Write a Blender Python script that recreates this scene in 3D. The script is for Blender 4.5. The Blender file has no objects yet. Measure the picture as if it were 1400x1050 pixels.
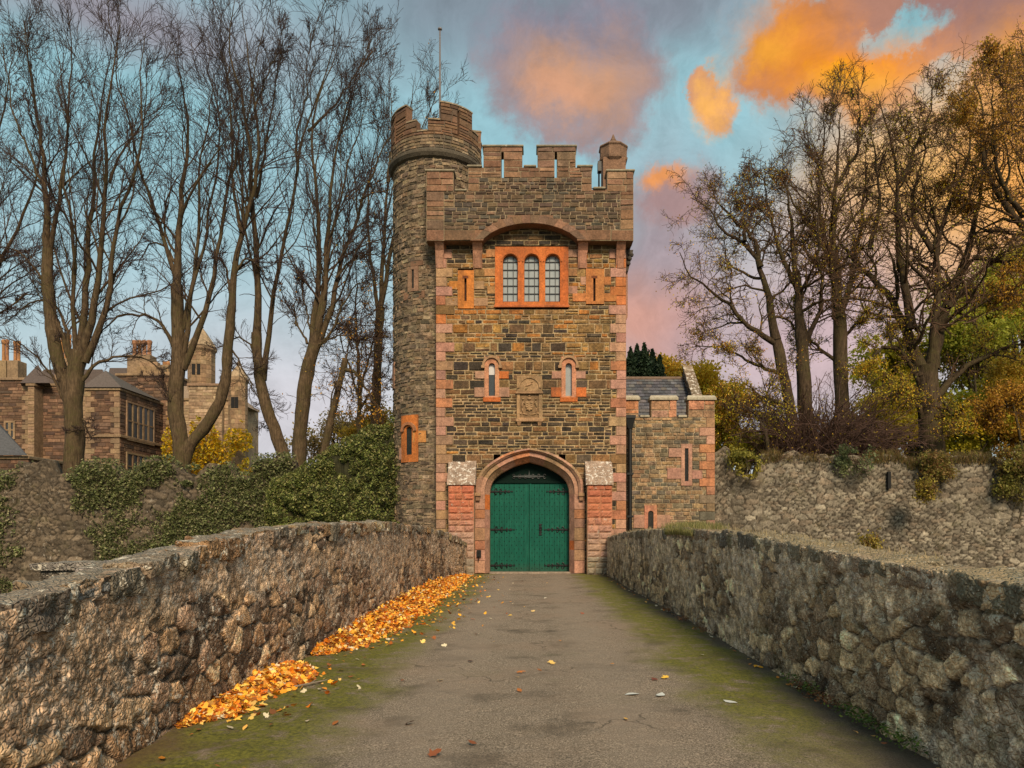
import bpy, math, random
import numpy as np
from mathutils import Vector, Matrix

random.seed(7)
RNG = np.random.default_rng(11)
SC = bpy.context.scene
COL = SC.collection
PI = math.pi

# ---------------------------------------------------------------- camera
F = 1011.0            # focal length in photo pixels
CX, HY = 726.0, 728.0 # vanishing point of the road in the photo
EYE = 1.6
cam_d = bpy.data.cameras.new("camera")
cam = bpy.data.objects.new("camera", cam_d)
COL.objects.link(cam)
cam.location = (0, 0, EYE)
cam.rotation_euler = (PI / 2, 0, 0)
cam_d.sensor_width = 36.0
cam_d.lens = 36.0 * F / 1400.0
cam_d.shift_x = (700 - CX) / 1400.0
cam_d.shift_y = (HY - 525) / 1400.0
cam_d.clip_start = 0.05
cam_d.clip_end = 2000
SC.camera = cam


def P(px, py, Y):
    return ((px - CX) / F * Y, Y, EYE + (HY - py) / F * Y)


# ---------------------------------------------------------------- sky and sun
SUN_EL, SUN_AZ = math.radians(36), math.radians(167)   # azimuth clockwise from +Y: behind the camera, to the right
world = bpy.data.worlds.new("World")
SC.world = world
world.use_nodes = True
wt = world.node_tree
wt.nodes.clear()


def srgb(r, g, b, k=1.0):
    def f(c):
        c /= 255.0
        return c / 12.92 if c <= 0.04045 else ((c + 0.055) / 1.055) ** 2.4
    return (f(r) * k, f(g) * k, f(b) * k, 1.0)


class NT:
    """tiny helper for node trees"""
    def __init__(s, tree):
        s.t = tree

    def n(s, kind, **kw):
        nd = s.t.nodes.new(kind)
        ins = kw.pop('ins', {})
        for k, v in kw.items():
            setattr(nd, k, v)
        for k, v in ins.items():
            s.set(nd.inputs[k], v)
        return nd

    def set(s, sock, v):
        if hasattr(v, 'is_output') or isinstance(v, bpy.types.NodeSocket):
            s.t.links.new(v, sock)
        elif v is not None:
            sock.default_value = v

    def math(s, op, a, b=None, c=None, clamp=False):
        nd = s.t.nodes.new('ShaderNodeMath')
        nd.operation = op
        nd.use_clamp = clamp
        s.set(nd.inputs[0], a)
        if b is not None:
            s.set(nd.inputs[1], b)
        if c is not None:
            s.set(nd.inputs[2], c)
        return nd.outputs[0]

    def vmath(s, op, a, b=None):
        nd = s.t.nodes.new('ShaderNodeVectorMath')
        nd.operation = op
        s.set(nd.inputs[0], a)
        if b is not None:
            s.set(nd.inputs[1], b)
        return nd.outputs['Value'] if op in ('LENGTH', 'DOT_PRODUCT') else nd.outputs['Vector']

    def mix(s, fac, a, b, mode='MIX'):
        nd = s.t.nodes.new('ShaderNodeMix')
        nd.data_type = 'RGBA'
        nd.blend_type = mode
        nd.clamp_factor = True
        s.set(nd.inputs[0], fac)
        s.set(nd.inputs[6], a)
        s.set(nd.inputs[7], b)
        return nd.outputs[2]

    def ramp(s, v, a, b, lo=0.0, hi=1.0, smooth=True):
        nd = s.t.nodes.new('ShaderNodeMapRange')
        nd.interpolation_type = 'SMOOTHSTEP' if smooth else 'LINEAR'
        s.set(nd.inputs[0], v)
        nd.inputs[1].default_value = a
        nd.inputs[2].default_value = b
        nd.inputs[3].default_value = lo
        nd.inputs[4].default_value = hi
        return nd.outputs[0]

    def noise(s, vec, scale, detail=4, rough=0.55, out=0, dist=0.0):
        nd = s.t.nodes.new('ShaderNodeTexNoise')
        nd.inputs['Scale'].default_value = scale
        nd.inputs['Detail'].default_value = detail
        nd.inputs['Roughness'].default_value = rough
        nd.inputs['Distortion'].default_value = dist
        if vec is not None:
            s.t.links.new(vec, nd.inputs['Vector'])
        return nd.outputs[out]


W = NT(wt)
sky = W.n('ShaderNodeTexSky', sky_type='NISHITA', sun_disc=False)
sky.sun_elevation = SUN_EL
sky.sun_rotation = SUN_AZ
sky.air_density = 1.0
sky.dust_density = 1.5
tc = W.n('ShaderNodeTexCoord')
dirv = W.vmath('NORMALIZE', tc.outputs['Generated'])
sep = W.n('ShaderNodeSeparateXYZ', ins={0: dirv})
az = W.math('ARCTAN2', sep.outputs[0], sep.outputs[1])
el = W.math('ARCSINE', sep.outputs[2])
comb = W.n('ShaderNodeCombineXYZ', ins={0: az, 1: el, 2: 0.0}).outputs[0]
nz = W.n('ShaderNodeTexNoise', ins={'Vector': dirv, 'Scale': 9.0, 'Detail': 6.0, 'Roughness': 0.55})
off = W.vmath('SUBTRACT', nz.outputs['Color'], (0.5, 0.5, 0.5))
offs = W.vmath('MULTIPLY', off, (0.10, 0.10, 0.0))
nz2 = W.n('ShaderNodeTexNoise', ins={'Vector': dirv, 'Scale': 22.0, 'Detail': 9.0, 'Roughness': 0.72})
off2 = W.vmath('MULTIPLY', W.vmath('SUBTRACT', nz2.outputs['Color'], (0.5, 0.5, 0.5)), (0.085, 0.075, 0.0))
ang = W.vmath('ADD', W.vmath('ADD', comb, offs), off2)
ang_soft = W.vmath('ADD', comb, offs)
ang_fine = W.vmath('ADD', comb, off2)
K = 10.0 / 2 ** 0.42  # the background strength below is 0.1


def S(r, g, b, k=1.0):
    return srgb(r, g, b, K * k)


nish = W.mix(1.0, sky.outputs[0], (1.0, 1.3, 1.05, 1), 'MULTIPLY')
teal = W.mix(W.ramp(el, 0.02, 0.5), S(204, 216, 220), S(152, 198, 208))
# everything that is not in front (az beyond the photo) keeps the plain sky
base = W.mix(0.92, nish, teal)
# thin grey veil
veil = W.ramp(W.noise(dirv, 3.0, 5, 0.6), 0.35, 0.85)
base = W.mix(W.math('MULTIPLY', veil, 0.5), base, S(150, 164, 172))


def dir_of(px, py):
    a = math.atan((px - CX) / F)
    e = math.atan((HY - py) / F * math.cos(a))
    return a, e


def blob(prev, px, py, rx, ry, col, soft=0.5, k=1.0, rough=True, col_noise=None):
    """a cloud at a fixed direction of the sky, with a ragged rim"""
    a, e = dir_of(px, py)
    rx, ry = rx / F * math.cos(a) ** 1.3, ry / F * math.cos(e) ** 1.3
    v = W.vmath('SUBTRACT', {True: ang, False: ang_soft, 2: ang_fine}[rough], (a, e, 0))
    v = W.vmath('MULTIPLY', v, (1 / rx, 1 / ry, 0))
    d = W.vmath('LENGTH', v)
    m = W.ramp(d, 1.0 + soft * 0.5, 1.0 - soft, 0.0, k)
    return W.mix(m, prev, col)


c = base
c = blob(c, 640, 10, 230, 110, S(126, 136, 148), 0.9, 0.9, False)
c = blob(c, 160, 10, 330, 70, S(158, 142, 152), 0.9, 0.8, False)
c = blob(c, 890, -10, 190, 70, S(134, 138, 150), 0.8, 0.9, False)
c = blob(c, 785, 98, 132, 98, S(140, 136, 150), 0.30, 0.95)
c = blob(c, 792, 110, 104, 66, S(200, 150, 116), 0.9, 0.9)
c = blob(c, 770, 125, 50, 30, S(216, 158, 124), 0.9, 0.7)
c = blob(c, 905, 400, 105, 190, S(168, 148, 154), 0.7, 0.9, False)
c = blob(c, 885, 440, 90, 66, S(212, 152, 128), 0.9, 0.85, False)
c = blob(c, 925, 268, 55, 48, S(172, 138, 136), 0.6, 0.9)
c = blob(c, 914, 234, 36, 20, S(240, 158, 92), 0.8, 0.95)
c = blob(c, 962, 116, 22, 22, S(210, 152, 120), 0.4, 1.0, 2)
c = blob(c, 978, 142, 28, 34, S(204, 150, 122), 0.4, 1.0, 2)
c = blob(c, 950, 132, 14, 14, S(206, 150, 118), 0.4, 1.0, 2)
c = blob(c, 974, 138, 28, 38, S(252, 184, 98), 0.95, 0.95, 2)
# the large orange bank at the upper right
c = blob(c, 1210, 48, 205, 88, S(174, 126, 108), 0.16, 1.0)
c = blob(c, 1380, 50, 190, 100, S(160, 122, 116), 0.25, 1.0)
c = blob(c, 1222, 34, 34, 18, S(134, 184, 194), 0.5, 1.0)
c = blob(c, 1250, 18, 34, 24, S(134, 184, 194), 0.5, 1.0)
c = blob(c, 1292, 112, 40, 26, S(128, 188, 200), 0.3, 0.95, 2)
c = blob(c, 1085, 50, 85, 70, S(226, 140, 58), 0.9, 0.95)
c = blob(c, 1060, 60, 40, 36, S(246, 168, 60), 0.9, 0.8)
c = blob(c, 1180, 98, 112, 52, S(250, 150, 16), 0.9, 1.0)
c = blob(c, 1160, 110, 50, 28, S(255, 178, 20), 0.9, 0.9)
c = blob(c, 1400, 140, 90, 80, S(244, 154, 40), 0.8, 0.95)
# peach and lilac glow low behind the right-hand trees
c = blob(c, 1290, 310, 280, 170, S(206, 162, 140), 0.9, 0.85, False)
c = blob(c, 1260, 265, 160, 125, S(250, 192, 112), 0.95, 0.95, False)
c = blob(c, 1420, 240, 120, 120, S(248, 170, 78), 0.95, 0.8)
c = blob(c, 1090, 480, 210, 150, S(204, 174, 178), 0.9, 0.85, False)
c = blob(c, 430, 600, 300, 170, S(214, 208, 214), 0.9, 0.85, False)
# behind the camera and to the sides: broken cloud of the same kind
br = W.ramp(W.noise(dirv, 2.2, 5, 0.55), 0.45, 0.62)
back = W.ramp(sep.outputs[1], 0.45, 0.1)
c = W.mix(W.math('MULTIPLY', br, W.math('MULTIPLY', back, 0.7)), c, S(222, 196, 186))
fine = W.ramp(W.noise(W.vmath('ADD', dirv, offs), 12.0, 9, 0.7, dist=0.6), 0.3, 0.72, 0.90, 1.16)
c = W.vmath('SCALE', c)
wt.links.new(fine, c.node.inputs['Scale'])
bg = W.n('ShaderNodeBackground', ins={'Color': c, 'Strength': 0.1})
wo = W.n('ShaderNodeOutputWorld')
wt.links.new(bg.outputs[0], wo.inputs['Surface'])

sun_d = bpy.data.lights.new("sun", 'SUN')
sun = bpy.data.objects.new("sun", sun_d)
COL.objects.link(sun)
sun_d.energy = 3.5
sun_d.angle = math.radians(16)
sun_d.color = (1.0, 0.80, 0.56)
sun_dir = Vector((math.sin(SUN_AZ) * math.cos(SUN_EL), math.cos(SUN_AZ) * math.cos(SUN_EL), math.sin(SUN_EL)))
sun.rotation_euler = sun_dir.to_track_quat('Z', 'Y').to_euler()

SC.view_settings.view_transform = 'Standard'
SC.view_settings.look = 'None'
SC.view_settings.gamma = 1
SC.view_settings.exposure = 0.42

# ---------------------------------------------------------------- numpy noise


def _h(ix, iy, iz=0, seed=0):
    n = (ix.astype(np.int64) * 374761393 + iy.astype(np.int64) * 668265263 + np.int64(iz) * 2147483647 if np.isscalar(iz)
         else ix.astype(np.int64) * 374761393 + iy.astype(np.int64) * 668265263 + iz.astype(np.int64) * 1274126177)
    n = n + seed * 974711
    n = (n ^ (n >> 13)) * 1274126177
    n = n ^ (n >> 16)
    return (n & 0xFFFFFF) / float(0xFFFFFF)


def vnoise(x, y, z=None, seed=0):
    x = np.asarray(x, float); y = np.asarray(y, float)
    z = np.zeros_like(x) if z is None else np.asarray(z, float)
    ix, iy, iz = np.floor(x), np.floor(y), np.floor(z)
    fx, fy, fz = x - ix, y - iy, z - iz
    fx, fy, fz = [t * t * (3 - 2 * t) for t in (fx, fy, fz)]
    r = 0
    for a in (0, 1):
        wx = fx if a else 1 - fx
        for b in (0, 1):
            wy = fy if b else 1 - fy
            for d in (0, 1):
                wz = fz if d else 1 - fz
                r = r + wx * wy * wz * _h(ix + a, iy + b, iz + d, seed)
    return r * 2 - 1


def fbm(x, y, z=None, oct=4, seed=0, gain=0.5):
    r, a, f = 0, 1.0, 1.0
    for o in range(oct):
        r = r + a * vnoise(np.asarray(x) * f, np.asarray(y) * f, None if z is None else np.asarray(z) * f, seed + o * 17)
        a *= gain
        f *= 2.03
    return r


def voro(x, y, cw, ch, jit=0.42, seed=0):
    """staggered irregular stones: returns gap (F2-F1 in metres), random id per stone, second id"""
    gy = y / ch
    r0 = np.floor(gy)
    f1 = np.full(np.shape(x), 9e9); f2 = f1.copy(); idn = np.zeros(np.shape(x)); id2 = idn.copy()
    for dr in (-1, 0, 1):
        row = r0 + dr
        sh = (np.mod(row, 2)) * 0.5
        gx = x / cw - sh
        c0 = np.floor(gx)
        for dc in (-1, 0, 1):
            cc = c0 + dc
            jx = (_h(cc, row, 1, seed) - 0.5) * 2 * jit
            jy = (_h(cc, row, 2, seed + 5) - 0.5) * 2 * jit
            sx = (cc + 0.5 + jx + sh) * cw
            sy = (row + 0.5 + jy) * ch
            d = np.hypot((x - sx), (y - sy) * cw / ch * 0.9)
            m = d < f1
            f2 = np.where(m, f1, np.minimum(f2, d))
            idn = np.where(m, _h(cc, row, 3, seed + 9), idn)
            id2 = np.where(m, _h(cc, row, 4, seed + 19), id2)
            f1 = np.where(m, d, f1)
    return f2 - f1, idn, id2


def sstep(a, b, x):
    t = np.clip((x - a) / (b - a), 0, 1)
    return t * t * (3 - 2 * t)


# ---------------------------------------------------------------- objects and tags
def empty(name, loc, label=None, cat=None, group=None):
    o = bpy.data.objects.new(name, None)
    o.empty_display_size = 0.3
    COL.objects.link(o)
    o.location = loc
    tag(o, label, cat, group)
    return o


def tag(o, label=None, cat=None, group=None, kind=None):
    if label: o['label'] = label
    if cat: o['category'] = cat
    if group: o['group'] = group
    if kind: o['kind'] = kind
    return o


def link(me, name, mat, parent=None):
    o = bpy.data.objects.new(name, me)
    me.name = name
    COL.objects.link(o)
    if mat is not None:
        me.materials.append(mat)
    if parent is not None:
        o.parent = parent
        if parent.type == 'EMPTY':
            o.matrix_parent_inverse = Matrix.Translation(-Vector(parent.location))
    return o


def mesh_np(name, verts, faces, mat, parent=None, cols=None, fcols=None, smooth=False):
    """verts (N,3), faces (M,k) arrays; cols per vertex or fcols per face"""
    verts = np.asarray(verts, np.float32); faces = np.asarray(faces, np.int32)
    me = bpy.data.meshes.new(name)
    k = faces.shape[1]; m = len(faces)
    me.vertices.add(len(verts)); me.vertices.foreach_set('co', verts.ravel())
    me.loops.add(m * k); me.loops.foreach_set('vertex_index', faces.ravel())
    me.polygons.add(m)
    me.polygons.foreach_set('loop_start', np.arange(0, m * k, k, dtype=np.int32))
    me.polygons.foreach_set('loop_total', np.full(m, k, np.int32))
    if smooth:
        me.polygons.foreach_set('use_smooth', np.ones(m, bool))
    me.update(calc_edges=True)
    if cols is not None:
        a = me.color_attributes.new('Col', 'FLOAT_COLOR', 'POINT')
        cc = np.ones((len(verts), 4), np.float32); cc[:, :3] = cols
        a.data.foreach_set('color', cc.ravel())
    if fcols is not None:
        a = me.color_attributes.new('Col', 'FLOAT_COLOR', 'CORNER')
        cc = np.ones((m, 4), np.float32); cc[:, :3] = fcols
        a.data.foreach_set('color', np.repeat(cc, k, 0).ravel())
    return link(me, name, mat, parent)


class MB:
    def __init__(s):
        s.v, s.f, s.c = [], [], []

    def add(s, verts, faces, col=(0.3, 0.3, 0.3)):
        b = len(s.v)
        s.v.extend(verts)
        for f in faces:
            s.f.append([b + i for i in f])
            s.c.append(col[:3])

    def box(s, x0, x1, y0, y1, z0, z1, col=(0.3, 0.3, 0.3), ch=0.0):
        if ch:
            # chamfered box: three nested slabs joined as one shell
            vs = []
            for (z, i) in ((z0, ch), (z0 + ch, 0), (z1 - ch, 0), (z1, ch)):
                vs += [(x0 + i + (ch if False else 0), y0 + i, z), (x1 - i, y0 + i, z), (x1 - i, y1 - i, z), (x0 + i, y1 - i, z)]
            fs = [(3, 2, 1, 0), (12, 13, 14, 15)]
            for r in range(3):
                for k in range(4):
                    fs.append((r * 4 + k, r * 4 + (k + 1) % 4, r * 4 + 4 + (k + 1) % 4, r * 4 + 4 + k))
            s.add(vs, fs, col)
            return
        s.add([(x0, y0, z0), (x1, y0, z0), (x1, y1, z0), (x0, y1, z0), (x0, y0, z1), (x1, y0, z1), (x1, y1, z1), (x0, y1, z1)],
              [(0, 1, 5, 4), (1, 2, 6, 5), (2, 3, 7, 6), (3, 0, 4, 7), (4, 5, 6, 7), (3, 2, 1, 0)], col)

    def hull(s, lo, hi, col):
        """prism between two equal rings lo and hi (closed with caps)"""
        n = len(lo)
        s.add(list(lo) + list(hi), [tuple(range(n))[::-1], tuple(range(n, 2 * n))] +
              [(i, (i + 1) % n, n + (i + 1) % n, n + i) for i in range(n)], col)

    def prism(s, pts, yf, yb, ch, col, mapf=None, jit=0.0, back=False):
        """polygon in x,z given counter-clockwise, extruded from yb to yf with a chamfered front"""
        n = len(pts)
        cx = sum(p[0] for p in pts) / n; cz = sum(p[1] for p in pts) / n
        r0, r1, r2 = [], [], []
        for (x, z) in pts:
            dx, dz = cx - x, cz - z
            l = math.hypot(dx, dz) or 1
            k = min(ch * 1.3, l * 0.45) / l
            r0.append((x, yb, z)); r1.append((x, yf + ch, z))
            r2.append((x + dx * k, yf + random.uniform(-jit, jit), z + dz * k))
        vs = r0 + r1 + r2
        if mapf: vs = [mapf(*v) for v in vs]
        fs = [tuple(range(2 * n, 3 * n))]
        for i in range(n):
            j = (i + 1) % n
            fs.append((i, j, n + j, n + i)); fs.append((n + i, n + j, 2 * n + j, 2 * n + i))
        if back: fs.append(tuple(range(n))[::-1])
        s.add(vs, fs, col)

    def tube(s, pts, r, n=8, col=(0.3, 0.3, 0.3), caps=True):
        rings = []
        up = Vector((0.13, 0.21, 0.97))
        for i, p in enumerate(pts):
            a = Vector(pts[max(i - 1, 0)]); b = Vector(pts[min(i + 1, len(pts) - 1)])
            t = (b - a).normalized()
            u = t.cross(up)
            if u.length < 0.1: u = t.cross(Vector((1, 0, 0)))
            u.normalize(); w = t.cross(u)
            rr = r[i] if hasattr(r, '__len__') else r
            rings.append([tuple(Vector(p) + u * math.cos(2 * PI * k / n) * rr + w * math.sin(2 * PI * k / n) * rr) for k in range(n)])
        vs = [v for q in rings for v in q]
        fs = []
        for i in range(len(pts) - 1):
            for k in range(n):
                fs.append((i * n + k, i * n + (k + 1) % n, (i + 1) * n + (k + 1) % n, (i + 1) * n + k))
        if caps:
            fs.append(tuple(range(n))[::-1]); fs.append(tuple(range((len(pts) - 1) * n, len(pts) * n)))
        s.add(vs, fs, col)

    def lathe(s, cx, cy, prof, n=32, col=(0.3, 0.3, 0.3), phase=0.0):
        vs = []
        for (r, z) in prof:
            for k in range(n):
                a = 2 * PI * k / n + phase
                vs.append((cx + math.sin(a) * r, cy - math.cos(a) * r, z))
        fs = []
        for i in range(len(prof) - 1):
            for k in range(n):
                fs.append((i * n + k, i * n + (k + 1) % n, (i + 1) * n + (k + 1) % n, (i + 1) * n + k))
        fs.append(tuple(range((len(prof) - 1) * n, len(prof) * n)))
        s.add(vs, fs, col)

    def build(s, name, mat, parent=None, smooth=False):
        me = bpy.data.meshes.new(name)
        me.from_pydata([tuple(map(float, v)) for v in s.v], [], s.f)
        a = me.color_attributes.new('Col', 'FLOAT_COLOR', 'CORNER')
        tot = np.array([len(f) for f in s.f])
        cc = np.ones((len(s.f), 4), np.float32); cc[:, :3] = np.array(s.c, np.float32)
        a.data.foreach_set('color', np.repeat(cc, tot, 0).ravel())
        if smooth:
            me.polygons.foreach_set('use_smooth', np.ones(len(s.f), bool))
        me.update()
        return link(me, name, mat, parent)


# ---------------------------------------------------------------- materials
def new_mat(name):
    m = bpy.data.materials.new(name)
    m.use_nodes = True
    m.node_tree.nodes.clear()
    N = NT(m.node_tree)
    out = N.n('ShaderNodeOutputMaterial')
    bs = N.n('ShaderNodeBsdfPrincipled')
    m.node_tree.links.new(bs.outputs[0], out.inputs[0])
    return m, N, bs


def mat_stone(name, var=0.45, fine=26.0, bump=0.5, bdist=0.02, lichen=0.0, moss=0.0, stain=0.35, rough=0.93,
              top=None, lcol=(0.42, 0.40, 0.33, 1), speck=0.0, agg=0.0):
    """vertex colour carries each stone's own colour; weathering on top of it"""
    m, N, bs = new_mat(name)
    at = N.n('ShaderNodeAttribute', attribute_name='Col')
    tcn = N.n('ShaderNodeTexCoord').outputs['Object']
    n1 = N.noise(tcn, fine, 6, 0.65)
    n2 = N.noise(tcn, fine * 0.22, 5, 0.6)
    n3 = N.noise(tcn, 0.9, 4, 0.6)
    f1 = N.ramp(n1, 0.25, 0.75, 1 - var, 1 + var, False)
    f2 = N.ramp(n2, 0.3, 0.7, 1 - var * 0.6, 1 + var * 0.5, False)
    k = N.math('MULTIPLY', f1, f2)
    c = N.vmath('SCALE', at.outputs['Color'])
    N.set(c.node.inputs['Scale'], k)
    st_ = N.vmath('MULTIPLY', tcn, (1.0, 1.0, 0.12))
    ns_ = N.noise(st_, 3.0, 5, 0.65)
    c = N.mix(N.ramp(ns_, 0.5, 0.72, 0.0, stain * 1.1), c, (0.05, 0.04, 0.028, 1))
    # broad dark weather stain
    c = N.mix(N.ramp(n3, 0.45, 0.75, 0.0, stain), c, (0.045, 0.038, 0.03, 1))
    ah = None
    if agg:
        wv_ = N.vmath('ADD', tcn, N.vmath('SCALE', N.n('ShaderNodeTexNoise', ins={'Vector': tcn, 'Scale': 9.0, 'Detail': 3.0}).outputs['Color']))
        wv_.node.inputs[1].links[0].from_node.inputs['Scale'].default_value = 0.06
        hs = []
        for sc_, am in ((9.0, 0.55), (27.0, 1.0)):
            vo = N.n('ShaderNodeTexVoronoi', feature='DISTANCE_TO_EDGE', ins={'Vector': wv_, 'Scale': sc_})
            vc = N.n('ShaderNodeTexVoronoi', ins={'Vector': wv_, 'Scale': sc_})
            sx_ = N.n('ShaderNodeSeparateColor', ins={0: vc.outputs['Color']})
            tone = N.ramp(sx_.outputs[0], 0.0, 1.0, 1 - 0.5 * am * agg, 1 + 0.6 * am * agg, False)
            edge = N.ramp(vo.outputs[0], 0.0, 0.12, 1 - 0.75 * agg * am, 1.0)
            c = N.vmath('SCALE', c); N.set(c.node.inputs['Scale'], N.math('MULTIPLY', tone, edge))
            fleck = N.math('MULTIPLY', N.ramp(sx_.outputs[1], 0.90, 0.93), N.ramp(vo.outputs[0], 0.08, 0.2))
            c = N.mix(N.math('MULTIPLY', fleck, 0.75 * agg), c, lcol)
            hs.append(N.math('MULTIPLY', N.ramp(vo.outputs[0], 0.0, 0.25), am))
        ah = N.math('ADD', hs[0], hs[1])
    if moss:
        nm = N.noise(tcn, 1.7, 7, 0.7)
        c = N.mix(N.ramp(nm, 0.52, 0.72, 0.0, moss), c, (0.11, 0.105, 0.03, 1))
    if top:
        g = N.n('ShaderNodeNewGeometry')
        sz = N.n('ShaderNodeSeparateXYZ', ins={0: g.outputs['Normal']}).outputs[2]
        nt = N.noise(tcn, 5.0, 6, 0.65)
        tf = N.math('MULTIPLY', N.ramp(sz, 0.35, 0.85), N.ramp(nt, 0.32, 0.55))
        tcol = N.mix(N.noise(tcn, 30.0, 5, 0.7), top, tuple(v * 0.45 for v in top[:3]) + (1,))
        c = N.mix(tf, c, tcol)
    if lichen:
        nl = N.noise(tcn, 7.0, 8, 0.75)
        c = N.mix(N.ramp(nl, 0.615 - min(lichen, 1.2) * 0.07, 0.64 - min(lichen, 1.2) * 0.05, 0.0, min(0.95, 0.5 + lichen * .6)), c, lcol)
    if speck:
        ns = N.noise(tcn, 42.0, 3, 0.5)
        c = N.mix(N.ramp(ns, 0.66, 0.72, 0.0, speck), c, (0.55, 0.5, 0.42, 1))
    N.set(bs.inputs['Base Color'], c)
    bs.inputs['Roughness'].default_value = rough
    bs.inputs['Specular IOR Level'].default_value = 0.25
    h = N.math('ADD', N.math('MULTIPLY', n1, 0.6), N.math('MULTIPLY', n2, 1.4))
    if ah is not None: h = N.math('ADD', h, N.math('MULTIPLY', ah, 0.8))
    b = N.n('ShaderNodeBump', ins={'Strength': bump, 'Distance': bdist, 'Height': h})
    N.set(bs.inputs['Normal'], b.outputs[0])
    return m


def mat_plain(name, col, rough=0.6, metal=0.0, var=0.2, fine=20.0, bump=0.15, spec=0.4, vcol=False):
    m, N, bs = new_mat(name)
    tcn = N.n('ShaderNodeTexCoord').outputs['Object']
    n1 = N.noise(tcn, fine, 5, 0.6)
    src = N.n('ShaderNodeAttribute', attribute_name='Col').outputs['Color'] if vcol else tuple(col[:3]) + (1,)
    c = N.vmath('SCALE', src if vcol else tuple(col[:3]))
    N.set(c.node.inputs['Scale'], N.ramp(n1, 0.25, 0.75, 1 - var, 1 + var, False))
    N.set(bs.inputs['Base Color'], c)
    bs.inputs['Roughness'].default_value = rough
    bs.inputs['Metallic'].default_value = metal
    bs.inputs['Specular IOR Level'].default_value = spec
    b = N.n('ShaderNodeBump', ins={'Strength': bump, 'Distance': 0.01, 'Height': n1})
    N.set(bs.inputs['Normal'], b.outputs[0])
    return m


def mat_leaf(name, trans=0.45):
    m, N, bs = new_mat(name)
    at = N.n('ShaderNodeAttribute', attribute_name='Col')
    out = [n for n in m.node_tree.nodes if n.type == 'OUTPUT_MATERIAL'][0]
    N.set(bs.inputs['Base Color'], at.outputs['Color'])
    bs.inputs['Roughness'].default_value = 0.6
    bs.inputs['Specular IOR Level'].default_value = 0.25
    tr = N.n('ShaderNodeBsdfTranslucent', ins={'Color': at.outputs['Color']})
    mx = N.n('ShaderNodeMixShader', ins={0: trans})
    m.node_tree.links.new(bs.outputs[0], mx.inputs[1])
    m.node_tree.links.new(tr.outputs[0], mx.inputs[2])
    m.node_tree.links.new(mx.outputs[0], out.inputs[0])
    return m


M_RUB = mat_stone('tower rubble stone', 0.65, 13, 1.0, 0.05, stain=0.35, speck=0.25)
M_SAND = mat_stone('dressed sandstone', 0.42, 16, 0.7, 0.03, stain=0.36, speck=0.2)
M_SANDL = mat_stone('lichened sandstone', 0.55, 18, 0.8, 0.03, lichen=1.6, speck=0.8, stain=0.3, lcol=(0.60, 0.56, 0.50, 1))
M_ROCK = mat_stone('rock faced sandstone', 0.35, 30, 1.0, 0.03, stain=0.15, lichen=0.25)
M_CAP = mat_stone('pale coping', 0.3, 15, 0.4, 0.012, stain=0.35, lichen=0.5)
M_LWALL = mat_stone('brown parapet rubble', 0.6, 34, 0.8, 0.02, stain=0.2, speck=1.0, lichen=0.75, lcol=(0.55, 0.47, 0.38, 1), agg=0.22)
M_RWALL = mat_stone('grey parapet rubble', 0.6, 34, 0.8, 0.02, stain=0.2, speck=1.0, lichen=0.65, moss=0.4, lcol=(0.50, 0.45, 0.34, 1), agg=0.22)
M_LCOP = mat_stone('left coping stone', 0.55, 24, 0.8, 0.03, stain=0.15, lichen=0.75, moss=0.4, top=(0.30, 0.25, 0.19, 1), speck=0.9, lcol=(0.52, 0.47, 0.38, 1), agg=0.12)
M_RCOP = mat_stone('right mossy coping', 0.55, 26, 0.8, 0.03, stain=0.15, lichen=0.45, moss=0.55, top=(0.38, 0.29, 0.17, 1), speck=0.9, lcol=(0.5, 0.46, 0.37, 1), agg=0.12)
M_CURT = mat_stone('curtain wall rubble', 0.5, 12, 0.8, 0.05, stain=0.4, lichen=0.2, moss=0.2, lcol=(0.40, 0.37, 0.31, 1))
M_MANS = mat_stone('mansion stone', 0.4, 6, 0.5, 0.03, stain=0.3)


def mat_bark():
    m, N, bs = new_mat('bark')
    at = N.n('ShaderNodeAttribute', attribute_name='Col')
    tcn = N.n('ShaderNodeTexCoord').outputs['Object']
    st = N.vmath('MULTIPLY', tcn, (1.0, 1.0, 0.16))
    n1 = N.noise(st, 16, 6, 0.7)
    n2 = N.noise(tcn, 5, 6, 0.7)
    n3 = N.noise(tcn, 0.8, 4, 0.6)
    k = N.math('MULTIPLY', N.ramp(n1, 0.32, 0.68, 0.35, 1.55, False), N.ramp(n2, 0.3, 0.7, 0.7, 1.25, False))
    c = N.vmath('SCALE', at.outputs['Color'])
    N.set(c.node.inputs['Scale'], k)
    c = N.mix(N.math('MULTIPLY', N.ramp(n3, 0.42, 0.62), N.ramp(n2, 0.4, 0.6, 0.2, 0.75)), c, (0.065, 0.056, 0.022, 1))
    c = N.mix(N.ramp(n2, 0.66, 0.74, 0, 0.5), c, (0.22, 0.2, 0.14, 1))
    N.set(bs.inputs['Base Color'], c)
    bs.inputs['Roughness'].default_value = 0.95
    bs.inputs['Specular IOR Level'].default_value = 0.15
    b = N.n('ShaderNodeBump', ins={'Strength': 1.0, 'Distance': 0.06, 'Height': n1})
    N.set(bs.inputs['Normal'], b.outputs[0])
    return m


M_BARK = mat_bark()
M_TWIG = mat_plain('twig', (0.05, 0.035, 0.03), 0.9, var=0.3, vcol=True)
M_LEAF = mat_leaf('foliage')
M_FALL = mat_leaf('fallen leaf', 0.15)
M_IRON = mat_plain('black iron', (0.012, 0.012, 0.012), 0.45, 0.3, 0.3, 40, 0.3)
M_LEAD = mat_plain('window lead', (0.02, 0.02, 0.022), 0.5, 0.2)
M_DARK = mat_plain('dark interior', (0.01, 0.01, 0.01), 0.9)
M_WHITE = mat_plain('white painted pole', (0.5, 0.5, 0.5), 0.4, 0, 0.1)


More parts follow.
